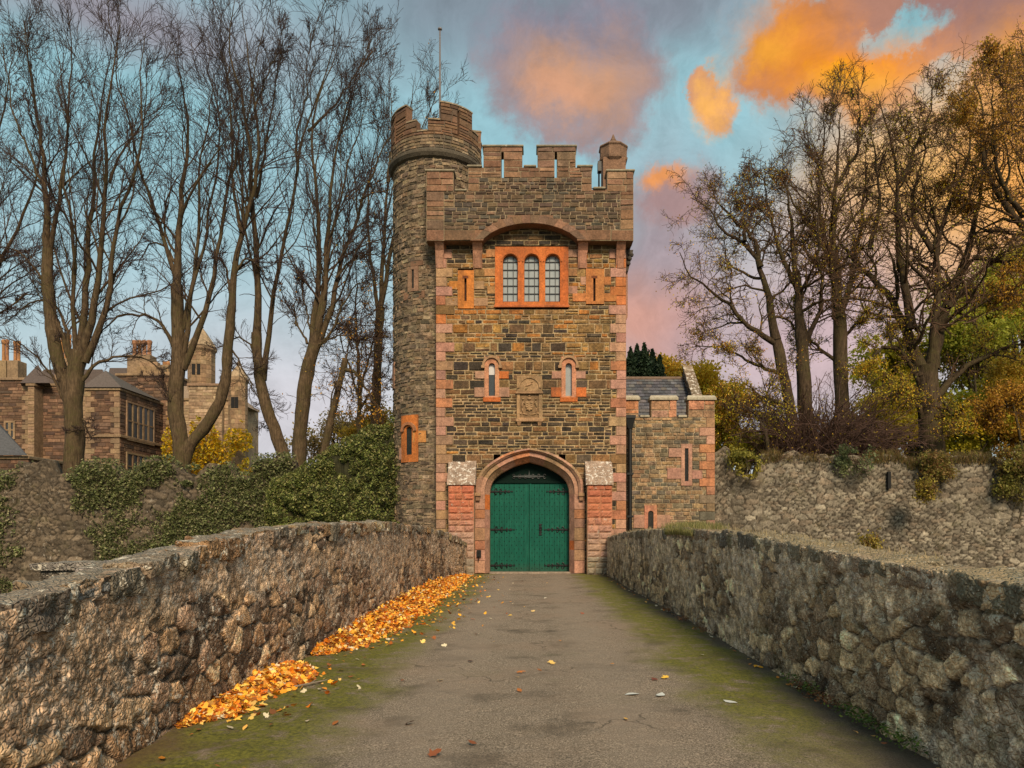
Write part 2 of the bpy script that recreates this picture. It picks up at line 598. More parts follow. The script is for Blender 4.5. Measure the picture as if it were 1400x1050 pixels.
def mat_door():
    m, N, bs = new_mat('green painted boards')
    tcn = N.n('ShaderNodeTexCoord').outputs['Object']
    sx = N.n('ShaderNodeSeparateXYZ', ins={0: tcn})
    n1 = N.noise(tcn, 30, 5, 0.6)
    v = N.vmath('MULTIPLY', tcn, (6.0, 1.0, 0.5))
    n2 = N.noise(v, 4, 4, 0.6)
    c = N.mix(N.ramp(n2, 0.3, 0.7), (0.001, 0.060, 0.040, 1), (0.002, 0.088, 0.058, 1))
    c = N.mix(N.ramp(n1, 0.55, 0.8, 0, 0.35), c, (0.004, 0.05, 0.032, 1))
    c = N.mix(N.math('MULTIPLY', N.ramp(N.noise(tcn, 1.6, 6, 0.7), 0.45, 0.7), 0.4), c, (0.012, 0.12, 0.08, 1))
    dirt = N.math('MULTIPLY', N.ramp(sx.outputs[2], 0.5, 0.0), N.ramp(n1, 0.35, 0.6))
    c = N.mix(N.math('MULTIPLY', dirt, 0.5), c, (0.05, 0.045, 0.03, 1))
    N.set(bs.inputs['Base Color'], c)
    bs.inputs['Roughness'].default_value = 0.7
    bs.inputs['Specular IOR Level'].default_value = 0.2
    b = N.n('ShaderNodeBump', ins={'Strength': 0.25, 'Distance': 0.008, 'Height': n1})
    N.set(bs.inputs['Normal'], b.outputs[0])
    return m


def mat_glass():
    m, N, bs = new_mat('old window glass')
    tcn = N.n('ShaderNodeTexCoord').outputs['Object']
    n1 = N.noise(tcn, 3.5, 3, 0.5)
    c = N.mix(n1, (0.20, 0.23, 0.24, 1), (0.34, 0.36, 0.36, 1))
    N.set(bs.inputs['Base Color'], c)
    bs.inputs['Roughness'].default_value = 0.18
    bs.inputs['Specular IOR Level'].default_value = 0.7
    b = N.n('ShaderNodeBump', ins={'Strength': 0.15, 'Distance': 0.01, 'Height': n1})
    N.set(bs.inputs['Normal'], b.outputs[0])
    return m


def mat_slate():
    m, N, bs = new_mat('slate roof')
    at = N.n('ShaderNodeAttribute', attribute_name='Col')
    tcn = N.n('ShaderNodeTexCoord').outputs['Object']
    n1 = N.noise(tcn, 9, 5, 0.6)
    c = N.vmath('SCALE', at.outputs['Color'])
    N.set(c.node.inputs['Scale'], N.ramp(n1, 0.3, 0.7, 0.7, 1.3, False))
    N.set(bs.inputs['Base Color'], c)
    bs.inputs['Roughness'].default_value = 0.85
    bs.inputs['Specular IOR Level'].default_value = 0.2
    return m


def mat_road():
    m, N, bs = new_mat('old asphalt with moss')
    tcn = N.n('ShaderNodeTexCoord').outputs['Object']
    s = N.n('ShaderNodeSeparateXYZ', ins={0: tcn})
    x, y = s.outputs[0], s.outputs[1]
    g1 = N.noise(tcn, 70, 5, 0.85)
    g2 = N.noise(tcn, 28, 6, 0.75)
    g3 = N.noise(tcn, 1.3, 6, 0.65)
    g4 = N.noise(tcn, 0.45, 4, 0.6)
    c = N.mix(N.ramp(g1, 0.40, 0.62), (0.035, 0.026, 0.018, 1), (0.50, 0.39, 0.29, 1))
    c = N.mix(N.ramp(g2, 0.35, 0.7, 0, 0.65), c, (0.115, 0.088, 0.064, 1))
    c = N.mix(N.ramp(g3, 0.48, 0.7, 0, 0.75), c, (0.07, 0.054, 0.038, 1))
    c = N.mix(N.ramp(g4, 0.45, 0.65, 0, 0.5), c, (0.24, 0.17, 0.12, 1))
    trk = N.math('ADD', N.ramp(N.math('ABSOLUTE', N.math('ADD', x, -0.85)), 0.5, 0.1), N.ramp(N.math('ABSOLUTE', N.math('ADD', x, 0.85)), 0.5, 0.1))
    c = N.mix(N.math('MULTIPLY', trk, N.ramp(g3, 0.3, 0.6, 0.1, 0.38)), c, (0.27, 0.21, 0.16, 1))
    ck = N.n('ShaderNodeTexVoronoi', feature='DISTANCE_TO_EDGE', ins={'Vector': N.vmath('ADD', tcn, N.vmath('SCALE', N.n('ShaderNodeTexNoise', ins={'Vector': tcn, 'Scale': 2.5, 'Detail': 6.0}).outputs['Color'])), 'Scale': 0.5})
    c = N.mix(N.math('MULTIPLY', N.ramp(ck.outputs[0], 0.012, 0.003), N.ramp(g4, 0.5, 0.56, 0, 0.6)), c, (0.03, 0.025, 0.018, 1))
    # pale chips in the asphalt
    vo = N.n('ShaderNodeTexVoronoi', ins={'Vector': tcn, 'Scale': 26.0})
    chip = N.math('MULTIPLY', N.ramp(vo.outputs['Distance'], 0.16, 0.08), N.ramp(g2, 0.52, 0.6))
    c = N.mix(N.math('MULTIPLY', chip, 0.8), c, (0.4, 0.36, 0.31, 1))
    # moss bands along both walls; they wander
    wob = N.math('MULTIPLY', N.math('SUBTRACT', N.noise(tcn, 0.6, 5, 0.6), 0.5), 1.7)
    xl = N.math('ADD', x, wob)
    ml = N.math('MULTIPLY', N.ramp(xl, -1.25, -1.95), 1.0)
    mr = N.math('MULTIPLY', N.ramp(xl, 1.35, 2.0), N.ramp(xl, 2.95, 2.45))
    far = N.ramp(y, 3.0, 7.5)
    mr = N.math('MULTIPLY', mr, far)
    mm = N.math('MAXIMUM', ml, mr)
    brk = N.ramp(N.noise(tcn, 3.2, 8, 0.8), 0.34, 0.52)
    mm = N.math('MULTIPLY', mm, brk)
    mc = N.mix(N.ramp(g2, 0.3, 0.7), (0.038, 0.042, 0.006, 1), (0.21, 0.195, 0.025, 1))
    mc = N.mix(N.ramp(g3, 0.5, 0.7, 0, 0.7), mc, (0.09, 0.075, 0.025, 1))
    c = N.mix(N.math('MULTIPLY', mm, 0.95), c, mc)
    # a faint green wash in the middle
    c = N.mix(N.math('MULTIPLY', N.ramp(N.noise(tcn, 0.8, 6, 0.7), 0.55, 0.75), 0.25), c, (0.09, 0.09, 0.03, 1))
    # darker band by the right wall and brown litter by the left one
    gr = N.math('MULTIPLY', N.ramp(xl, 2.35, 2.9), 0.75)
    c = N.mix(gr, c, (0.035, 0.028, 0.02, 1))
    gl = N.math('MULTIPLY', N.math('MULTIPLY', N.ramp(xl, -2.35, -2.75), N.ramp(y, 8, 5)), 0.75)
    c = N.mix(gl, c, N.mix(g2, (0.07, 0.035, 0.02, 1), (0.17, 0.10, 0.05, 1)))
    N.set(bs.inputs['Base Color'], c)
    bs.inputs['Roughness'].default_value = 0.9
    bs.inputs['Specular IOR Level'].default_value = 0.25
    h = N.math('ADD', g1, N.math('MULTIPLY', mm, N.math('MULTIPLY', g2, 1.5)))
    b = N.n('ShaderNodeBump', ins={'Strength': 0.8, 'Distance': 0.012, 'Height': h})
    N.set(bs.inputs['Normal'], b.outputs[0])
    return m


def mat_ground():
    m, N, bs = new_mat('grassy ground')
    tcn = N.n('ShaderNodeTexCoord').outputs['Object']
    g1 = N.noise(tcn, 12, 6, 0.7); g2 = N.noise(tcn, 0.8, 5, 0.6)
    c = N.mix(N.ramp(g1, 0.3, 0.7), (0.03, 0.035, 0.012, 1), (0.09, 0.10, 0.03, 1))
    c = N.mix(N.ramp(g2, 0.45, 0.7), c, (0.10, 0.07, 0.035, 1))
    N.set(bs.inputs['Base Color'], c)
    bs.inputs['Roughness'].default_value = 0.95
    b = N.n('ShaderNodeBump', ins={'Strength': 0.8, 'Distance': 0.08, 'Height': g1})
    N.set(bs.inputs['Normal'], b.outputs[0])
    return m


M_DOOR, M_GLASS, M_SLATE, M_ROAD, M_GROUND = mat_door(), mat_glass(), mat_slate(), mat_road(), mat_ground()


def jc(col, k=0.15, h=0.04):
    """a colour jittered a little in value and hue"""
    v = 1 + random.uniform(-k, k)
    return tuple(max(0.004, c * v * (1 + random.uniform(-h, h))) for c in col[:3])


# ---------------------------------------------------------------- masonry of separate blocks
def block(mb, u0, z0, u1, z1, d0, d1, ch, col, mapf, jit=0.006):
    j = lambda: random.uniform(-jit, jit)
    jd = lambda: random.uniform(-1.7, 1.7) * jit
    o = [(u0 + j(), z0 + j()), (u1 + j(), z0 + j()), (u1 + j(), z1 + j()), (u0 + j(), z1 + j())]
    c = min(ch, (u1 - u0) * 0.3, (z1 - z0) * 0.3)
    i = [(o[0][0] + c, o[0][1] + c), (o[1][0] - c, o[1][1] + c), (o[2][0] - c, o[2][1] - c), (o[3][0] + c, o[3][1] - c)]
    vs = [mapf(a, b, d0) for a, b in o] + [mapf(a, b, d1 + jd()) for a, b in i]
    mb.add(vs, [(4, 5, 6, 7), (0, 1, 5, 4), (1, 2, 6, 5), (2, 3, 7, 6), (3, 0, 4, 7)], col)


def masonry(mb, rows, width, gap, proud, ch, mapf, colf, mortar, jit=0.006, md=0.0):
    """rows: list of (z0, z1, [(u0,u1),...])"""
    g = gap / 2
    for (z0, z1, ivs) in rows:
        for (a, b) in ivs:
            u = a
            while u < b - 1e-4:
                w = random.uniform(*width) * (0.7 + 0.6 * min(1, (z1 - z0) / 0.25))
                if b - (u + w) < width[0] * 0.6: w = b - u
                mb.add([mapf(u, z0, md), mapf(u + w, z0, md), mapf(u + w, z1, md), mapf(u, z1, md)], [(0, 1, 2, 3)], jc(mortar, 0.1))
                if z1 - z0 > 0.2 and random.random() < 0.22:
                    zm = z0 + (z1 - z0) * random.uniform(0.4, 0.6)
                    for (q0, q1) in ((z0, zm), (zm, z1)):
                        block(mb, u + g, q0 + g, u + w - g, q1 - g, md - 0.01, proud * random.uniform(0.6, 1.2), ch, colf(u + w / 2, q0), mapf, jit)
                else:
                    block(mb, u + g, z0 + g, u + w - g, z1 - g, md - 0.01, proud * random.uniform(0.6, 1.25), ch, colf(u + w / 2, z0), mapf, jit)
                u += w


def subtract(ivs, a, b):
    r = []
    for (u0, u1) in ivs:
        if b <= u0 or a >= u1: r.append((u0, u1)); continue
        if a > u0 + 0.05: r.append((u0, a))
        if b < u1 - 0.05: r.append((b, u1))
    return r


def courses(z0, z1, h):
    r = []; z = z0
    while z < z1 - 1e-4:
        d = random.uniform(*h)
        if z1 - (z + d) < h[0] * 0.7: d = z1 - z
        r.append((z, z + d)); z += d
    return r


def band(mb, A, ya, B, yb, col, n=1, voussoir=0):
    """strip between two point lists (x,z) at depths ya and yb"""
    for i in range(len(A) - 1):
        cc = col if not voussoir else VC[(i // voussoir) % len(VC)]
        mb.add([(A[i][0], ya, A[i][1]), (A[i + 1][0], ya, A[i + 1][1]), (B[i + 1][0], yb, B[i + 1][1]), (B[i][0], yb, B[i][1])], [(0, 1, 2, 3)], cc)


def plate(mb, x0, x1, z0, z1, ops, yf, yb, col, edges=True):
    """flat stone plate with arched openings; ops = list of (points of the head left to right, sill z)"""
    def q(a, b, c, d): mb.add([(a, yf, c), (b, yf, c), (b, yf, d), (a, yf, d)], [(0, 1, 2, 3)], jc(col, 0.08))
    xs = x0
    for (hd, zs) in ops:
        l, r = hd[0][0], hd[-1][0]
        q(xs, l, z0, z1)
        if zs > z0 + 1e-3:
            q(l, r, z0, zs)
            mb.add([(l, yf, zs), (r, yf, zs), (r, yb, zs), (l, yb, zs)], [(0, 1, 2, 3)], col)
        for i in range(len(hd) - 1):
            (a, za), (b, zb) = hd[i], hd[i + 1]
            mb.add([(a, yf, za), (b, yf, zb), (b, yf, z1), (a, yf, z1)], [(0, 1, 2, 3)], col)
            mb.add([(a, yf, za), (b, yf, zb), (b, yb, zb), (a, yb, za)], [(0, 1, 2, 3)], col)
        for (xx, zz) in (hd[0], hd[-1]):
            mb.add([(xx, yf, zs), (xx, yf, zz), (xx, yb, zz), (xx, yb, zs)], [(0, 1, 2, 3)], col)
        xs = r
    q(xs, x1, z0, z1)
    if edges:
        for (a, b, c2, d) in ((x0, x0, z0, z1), (x1, x1, z0, z1)):
            mb.add([(a, yf, c2), (a, yf, d), (a, yb, d), (a, yb, c2)], [(0, 1, 2, 3)], col)
        for z in (z0, z1):
            mb.add([(x0, yf, z), (x1, yf, z), (x1, yb, z), (x0, yb, z)], [(0, 1, 2, 3)], col)


def round_head(cx, hw, zs, n=10):
    return [(cx - hw * math.cos(PI * i / n), zs + hw * math.sin(PI * i / n)) for i in range(n + 1)]

# ================================================================ GATEHOUSE
def resample(pts, n):
    d = [0]
    for a, b in zip(pts, pts[1:]): d.append(d[-1] + math.dist(a, b))
    out = []
    for i in range(n):
        t = d[-1] * i / (n - 1)
        k = 0
        while k < len(d) - 2 and d[k + 1] < t: k += 1
        f = (t - d[k]) / (d[k + 1] - d[k])
        out.append(tuple(pts[k][q] + (pts[k + 1][q] - pts[k][q]) * f for q in (0, 1)))
    return out


def smooth_pts(pts, it=2):
    for _ in range(it):
        r = [pts[0]]
        for a, b in zip(pts, pts[1:]):
            r += [(a[0] * .75 + b[0] * .25, a[1] * .75 + b[1] * .25), (a[0] * .25 + b[0] * .75, a[1] * .25 + b[1] * .75)]
        r.append(pts[-1]); pts = r
    return pts


YT = 29.0
X = lambda px, Y=YT: (px - CX) / F * Y
Z = lambda py, Y=YT: EYE + (HY - py) / F * Y

PINK = (0.37, 0.20, 0.14); ORNG = (0.46, 0.13, 0.035); BRN = (0.22, 0.125, 0.075); TAN = (0.33, 0.20, 0.11)
MORT = (0.34, 0.245, 0.135)
RUB = [(0.056, 0.039, 0.026), (0.11, 0.066, 0.034), (0.145, 0.085, 0.040), (0.19, 0.105, 0.044), (0.09, 0.066, 0.044), (0.040, 0.031, 0.025)]
RUBO = [(0.30, 0.165, 0.05), (0.25, 0.145, 0.055), (0.19, 0.115, 0.045), (0.34, 0.14, 0.035)]


def rub_col(u, z):
    n = float(fbm(np.array([u * 0.45]), np.array([z * 0.45]), None, 3, 3)[0])
    w = n + 0.9 * math.exp(-((z - 9.8) / 2.2) ** 2) - 0.35 * math.exp(-((z - 5.0) / 2.5) ** 2)
    pal = RUBO if random.random() < max(0.04, min(0.8, 0.15 + w * 0.55)) else RUB
    return jc(random.choice(pal), 0.25, 0.06)


def sand_col(u=0, z=0, base=PINK):
    r = random.random()
    b = base
    if r < 0.16: b = ORNG if z < 12 else BRN
    elif r < 0.30: b = TAN
    return jc(b, 0.16, 0.05)


root = empty('gatehouse_tower', (0, YT + 3, 0), 'tall battlemented stone gatehouse with round turret and green gate, closing the bridge road', 'gatehouse')

# door curves (photo pixels at the tower plane)
hood_o = [(650.5, 676), (650.8, 662), (654, 650), (665, 636.5), (688, 622), (706, 616), (724, 613.5)]
ring_o = [(657, 676), (657.5, 662), (661, 652), (670, 640), (690, 627.5), (708, 620.5), (724, 617.5)]
open_i = [(669, 676), (669.8, 664), (677, 651), (697, 639), (710, 634), (724, 630.5)]


def mir(p, c=724): return p + [(2 * c - a, b) for a, b in p[-2::-1]]


def curve(p, n=41):
    h = smooth_pts(p, 2)
    return [(X(a), Z(b)) for a, b in resample(h + [(2 * 724 - a, b) for a, b in h[-2::-1]], n)]



HO, RO, OI = curve(hood_o), curve(ring_o), curve(open_i)


def arch_half_at(z, C):
    """x-interval of the curve at height z"""
    if z <= C[0][1]: return C[0][0], C[-1][0]
    if z >= max(p[1] for p in C): return None
    l = r = None
    for (a, b) in zip(C, C[1:]):
        if (a[1] - z) * (b[1] - z) <= 0 and a[1] != b[1]:
            x = a[0] + (b[0] - a[0]) * (z - a[1]) / (b[1] - a[1])
            if l is None: l = x
            r = x
    return (l, r)


XL, XR = X(596), X(856)
ZT = 13.5
tri = (X(677), X(777), Z(420), Z(338))
slits = []   # openings subtracted from the rubble
cross_panels = [(X(626), X(648), Z(422), Z(370)), (X(801), X(826), Z(416), Z(368))]
QH = 0.365
rows, qblocks = [], []
k = 0
z = -3.0
while z < ZT - 0.01:
    zt = min(z + QH, ZT)
    long_ = k % 2 == 0
    ql = XL + (0.68 if long_ else 0.40) * random.uniform(0.92, 1.06)
    qr = XR - (0.66 if long_ else 0.40) * random.uniform(0.92, 1.06)
    qblocks.append((XL, z, ql, zt)); qblocks.append((qr, z, XR, zt))
    cs = [(z, zt)] if random.random() < 0.3 else [(z, z + QH * (f := random.uniform(0.4, 0.6))), (z + QH * f, zt)]
    if random.random() < 0.12: cs = [(z, z + QH * .36), (z + QH * .36, z + QH * .68), (z + QH * .68, zt)]
    for (a, b) in cs:
        m = (a + b) / 2
        iv = [(ql, qr)]
        iv2 = arch_half_at(a + 0.02, [(p[0], p[1] - 0.06) for p in HO])
        if iv2: iv = subtract(iv, iv2[0] + 0.03, iv2[1] - 0.03)
        for (x0, x1, z0, z1) in [tri] + cross_panels:
            if z0 - 0.02 < m < z1 + 0.02: iv = subtract(iv, x0, x1)
        for cx in (672.5, 777.5):
            if Z(549) < m < Z(488): iv = subtract(iv, X(cx - 10), X(cx + 10))
        if Z(578) < m < Z(516): iv = subtract(iv, X(707), X(741))
        rows.append((a, b, iv))
    z = zt; k += 1
fm = lambda u, z, d: (u, YT - d, z)
mb = MB()
masonry(mb, rows, (0.2, 0.55), 0.034, 0.03, 0.016, fm, rub_col, MORT, jit=.011)
# side wall on the right
XRs = XR - 0.015
masonry(mb, [(a, b, [(YT + 0.5, YT + 8)]) for a, b in courses(-3, ZT, (0.15, 0.24))], (0.2, 0.5), 0.022, 0.02, 0.015,
        lambda u, z, d: (XRs + d, u, z), rub_col, MORT)
mb.box(XL + 0.02, XL + 0.5, YT + 0.01, YT + 1, -3, ZT, TAN)
mb.box(XR - 0.5, XRs - 0.01, YT + 0.01, YT + 1, -3, ZT, TAN)
mb.box(XL + 0.02, XRs - 0.012, YT + 1.002, YT + 8, -3, 14.3, TAN)
mb.box(X(700), X(748), YT + .004, YT + .2, Z(622), Z(604), MORT)
mb.box(X(684), X(699.9), YT + .004, YT + .2, Z(628), Z(612), MORT)
mb.box(X(748.1), X(764), YT + .004, YT + .2, Z(628), Z(612), MORT)
wall = mb.build('wall', M_RUB, root)

qm = {False: MB(), True: MB()}
for (a, b, c2, d) in qblocks:
    right = c2 > 0
    mb = qm[right]
    col = jc(random.choice([PINK, PINK, PINK, TAN, (0.40, 0.17, 0.09)]), 0.2, 0.06)
    if random.random() < 0.1: col = jc(RUB[3], 0.2)
    if b > 9.5 and random.random() < 0.35: col = jc((0.45, 0.15, 0.05), 0.15)
    mb.prism([(a + .006, b + .006), (c2 - .006, b + .006), (c2 - .006, d - .006), (a + .006, d - .006)], YT - 0.05, YT + 0.3, 0.014, col, jit=0.003)
    # return face along the side wall
    if right:
        L = random.choice([0.45, 0.7])
        mb.box(XR - 0.02, XR + 0.012, YT + 0.3, YT + 0.3 + L, b + .006, d - .006, col)
for mb in qm.values(): mb.build('quoin_strip', M_SAND, root)

# ---- gate arch
VC = [jc(c2, 0.12) for c2 in (PINK, TAN, PINK, (0.46, 0.19, 0.09), PINK, TAN, (0.42, 0.24, 0.16))]
mb = MB()
band(mb, HO, YT - 0.02, HO, YT - 0.16, TAN)
HM = [(a[0] * .5 + b[0] * .5, a[1] * .5 + b[1] * .5) for a, b in zip(HO, RO)]
band(mb, HO, YT - 0.16, HM, YT - 0.20, (0.36, 0.27, 0.18), voussoir=4)
band(mb, HM, YT - 0.20, RO, YT - 0.10, TAN, voussoir=5)
band(mb, RO, YT - 0.10, RO, YT - 0.03, BRN)
q = lambda t: [(a[0] * (1 - t) + b[0] * t, a[1] * (1 - t) + b[1] * t) for a, b in zip(RO, OI)]
band(mb, RO, YT - 0.03, q(.45), YT - 0.04, PINK, voussoir=5)
band(mb, q(.45), YT - 0.04, q(.55), YT + 0.06, PINK, voussoir=5)
band(mb, q(.55), YT + 0.06, q(.85), YT + 0.22, ORNG, voussoir=5)
band(mb, q(.85), YT + 0.22, OI, YT + 0.30, PINK, voussoir=5)
band(mb, OI, YT + 0.30, OI, YT + 0.95, BRN, voussoir=5)
# hood stops
for cx in (653.5, 794.5):
    mb.box(X(cx - 4), X(cx + 4), YT - 0.22, YT, Z(679), Z(674), TAN, 0.02)
    mb.box(X(cx - 2.8), X(cx + 2.8), YT - 0.17, YT, Z(685), Z(679.1), BRN, 0.02)
mb.build('gate_arch', M_SAND, root)
jm = {-1: MB(), 1: MB()}
zj = 0.0; i = 0
while zj < OI[0][1] - 0.01:
    hj = min(random.choice([0.36, 0.42, 0.5]), OI[0][1] - zj)
    if OI[0][1] - (zj + hj) < 0.2: hj = OI[0][1] - zj
    for sgn in (-1, 1):
        mb = jm[sgn]
        c2 = jc(random.choice([PINK, TAN, PINK, (0.40, 0.17, 0.09)]), 0.2)
        xo = X(648.5) if sgn < 0 else X(799.5)
        xm = RO[0][0] if sgn < 0 else RO[-1][0]
        xi = OI[0][0] if sgn < 0 else OI[-1][0]
        xm = xm * .5 + xi * .5
        a0, a1 = sorted((xo, xm))
        mb.prism([(a0, zj + .005), (a1, zj + .005), (a1, zj + hj - .005), (a0, zj + hj - .005)], YT - 0.05, YT + 0.3, 0.012, c2)
        mb.add([(xm, YT - 0.045, zj), (xi, YT + 0.28, zj), (xi, YT + 0.28, zj + hj), (xm, YT - 0.045, zj + hj)], [(0, 1, 2, 3)], jc(PINK if random.random() < .7 else ORNG, .12))
        mb.add([(xi, YT + 0.28, zj), (xi, YT + 0.9, zj), (xi, YT + 0.9, zj + hj), (xi, YT + 0.28, zj + hj)], [(0, 1, 2, 3)], jc(BRN, .12))
    zj += hj
for mb in jm.values(): mb.build('gate_jamb', M_SAND, root)

# ---- gate leaves
YD = YT + 0.70
zt_leaf = Z(661, YD)
xg0, xg1, xgc = OI[0][0] - 0.03, OI[-1][0] + 0.03, X(723.5, YD)


def strap(x, z, sgn, L, s=1.0):
    """wrought iron strap hinge with scrolls, growing from x in direction sgn"""
    m = MB()
    y0, y1 = YD - 0.035, YD - 0.012
    m.add([(x, y1, z - .045 * s), (x, y1, z + .045 * s), (x, y0, z + .045 * s), (x, y0, z - .045 * s)], [(0, 1, 2, 3)])
    n = 8
    top = [(x + sgn * L * i / n, z + .04 * s * (1 - .75 * i / n)) for i in range(n + 1)]
    bot = [(a, 2 * z - b) for a, b in top]
    pts = bot + top[::-1]
    if sgn < 0: pts = pts[::-1]
    m.prism(pts, y0, y1, 0.004, (0.02,) * 3)
    tip = x + sgn * L
    m.prism([(tip + .07 * math.cos(t) * s, z + .05 * math.sin(t) * s) for t in np.linspace(0, 2 * PI, 9)[:-1]], y0 - .004, y1, 0.004, (0.02,) * 3)
    m.prism([(tip + sgn * .13 * s + .05 * math.cos(t) * s, z + .022 * math.sin(t) * s) for t in np.linspace(0, 2 * PI, 9)[:-1]], y0 - .002, y1, 0.004, (0.02,) * 3)
    for f, R in ((0.22, .115), (0.50, .095), (0.78, .06)):
        for sg in (-1, 1):
            c = (x + sgn * L * f, z)
            arc = [(c[0] + sgn * R * s * (t * 1.1 - .2), y0 + .004, z + sg * R * s * (math.sin(t * 2.6)) * 1.05) for t in np.linspace(0, 1, 8)]
            arc += [(arc[-1][0] - sgn * .03 * s, y0 + .004, arc[-1][2] + sg * .02 * s)]
            m.tube(arc, [.022 * s * (1 - .4 * i / 8) for i in range(9)], 5, (0.02,) * 3)
    return m


for li, (a, b) in enumerate(((xg0, xgc - 0.012), (xgc + 0.012, xg1))):
    m = MB()
    nb = 8; w = (b - a) / nb
    for i in range(nb):
        m.box(a + i * w + .004, a + (i + 1) * w - .004, YD, YD + 0.06, 0.02, zt_leaf, (0, .1, .06), 0.006)
    m.box(a, b, YD + .062, YD + 0.1, 0.02, zt_leaf, (0, .1, .06))
    if li == 1: m.box(a, a + .075, YD - .03, YD - .002, 0.02, zt_leaf, (0, .1, .06), 0.012)
    else: m.box(b - .05, b, YD - .014, YD - .002, 0.02, zt_leaf, (0, .1, .06), 0.006)
    # studs in staggered rows
    s = m; nface = len(m.f)
    r = 0
    zz = 0.16
    while zz < zt_leaf - .05:
        for i in range(nb):
            xx = a + (i + .5) * w
            if r % 2: xx += w * .5
            if xx > b - .1: continue
            s.lathe(0, 0, [(.02, 0), (.016, .012), (.004, .02)], 6)
            base = len(s.v) - 18
            for q_ in range(base, len(s.v)):
                vx, vy, vz = s.v[q_]
                s.v[q_] = (xx + vx, YD - vz, zz + vy)
        zz += .155; r += 1
    leaf = m.build('gate_leaf', M_DOOR, root)
    leaf.data.materials.append(M_IRON)
    leaf.data.polygons.foreach_set('material_index', np.r_[np.zeros(nface, np.int32), np.ones(len(m.f) - nface, np.int32)])
    for py in (672, 724, 773):
        sgn = 1 if li == 0 else -1
        sx = OI[0][0] + .02 if li == 0 else OI[-1][0] - .02
        strap(sx, Z(py, YD), sgn, .80 if py != 672 else .72, 1.0).build('strap_hinge', M_IRON, leaf)
    if li == 1:
        hx, hz = X(739, YD), Z(724, YD)
        m = MB()
        m.prism([(hx - .022, hz - .2), (hx + .022, hz - .2), (hx + .022, hz + .2), (hx - .022, hz + .2)], YD - .03, YD, .004, (.02,) * 3)
        for dz in (-.2, -.1, .1, .2):
            m.prism([(hx + .07 * math.cos(t), hz + dz + .035 * math.sin(t)) for t in np.linspace(0, 2 * PI, 9)[:-1]], YD - .035, YD, .004, (.02,) * 3)
        m.tube([(hx + .06 * math.cos(t), YD - .05, hz + .02 + .06 * math.sin(t)) for t in np.linspace(0, 2 * PI, 13)], .012, 6, (.02,) * 3)
        m.build('ring_handle', M_IRON, leaf)
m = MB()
# tympanum boards above the leaves; recess shade is put into their near-black colour
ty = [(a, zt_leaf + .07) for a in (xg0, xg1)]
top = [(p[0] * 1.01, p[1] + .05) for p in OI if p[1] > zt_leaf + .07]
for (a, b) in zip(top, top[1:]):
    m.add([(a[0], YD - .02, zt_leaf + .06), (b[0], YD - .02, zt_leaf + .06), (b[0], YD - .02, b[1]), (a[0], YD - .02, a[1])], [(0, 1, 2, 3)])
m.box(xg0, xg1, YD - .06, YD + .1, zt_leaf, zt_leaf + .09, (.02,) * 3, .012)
tym = m.build('tympanum', mat_plain('shade-darkened timber', (0.003, 0.012, 0.009), 0.8, spec=.1), root)
m = MB()
oz = Z(651.5, YD)
m.prism([(xgc + a, oz + b) for a, b in ((-.62, -.02), (-.1, -.045), (0, -.07), (.1, -.045), (.62, -.02), (.62, .02), (.1, .045), (.03, .06), (0, .26), (-.03, .06), (-.1, .045), (-.62, .02))], YD - .07, YD - .03, .006, (.05,) * 3)
for sgn in (-1, 1):
    for f in (.15, .38, .62):
        for sg in (-1, 1):
            m.tube([(xgc + sgn * (f + .05 * math.cos(t)), YD - .06, oz + sg * (.035 + .05 * math.sin(t))) for t in np.linspace(0, 5, 9)], .014, 5, (.05,) * 3)
m.build('iron_ornament', mat_plain('weathered iron', (0.05, 0.055, 0.055), 0.5, 0.4), tym)
m = MB()
m.box(X(652), X(658), YT - .14, YT - .05, Z(762), Z(752), (.05,) * 3, .02)
m.tube([(X(655), YT - .14, Z(755)), (X(655), YT - .2, Z(760)), (X(655), YT - .16, Z(766))], .02, 6)
m.build('bell_bracket', M_IRON, root)

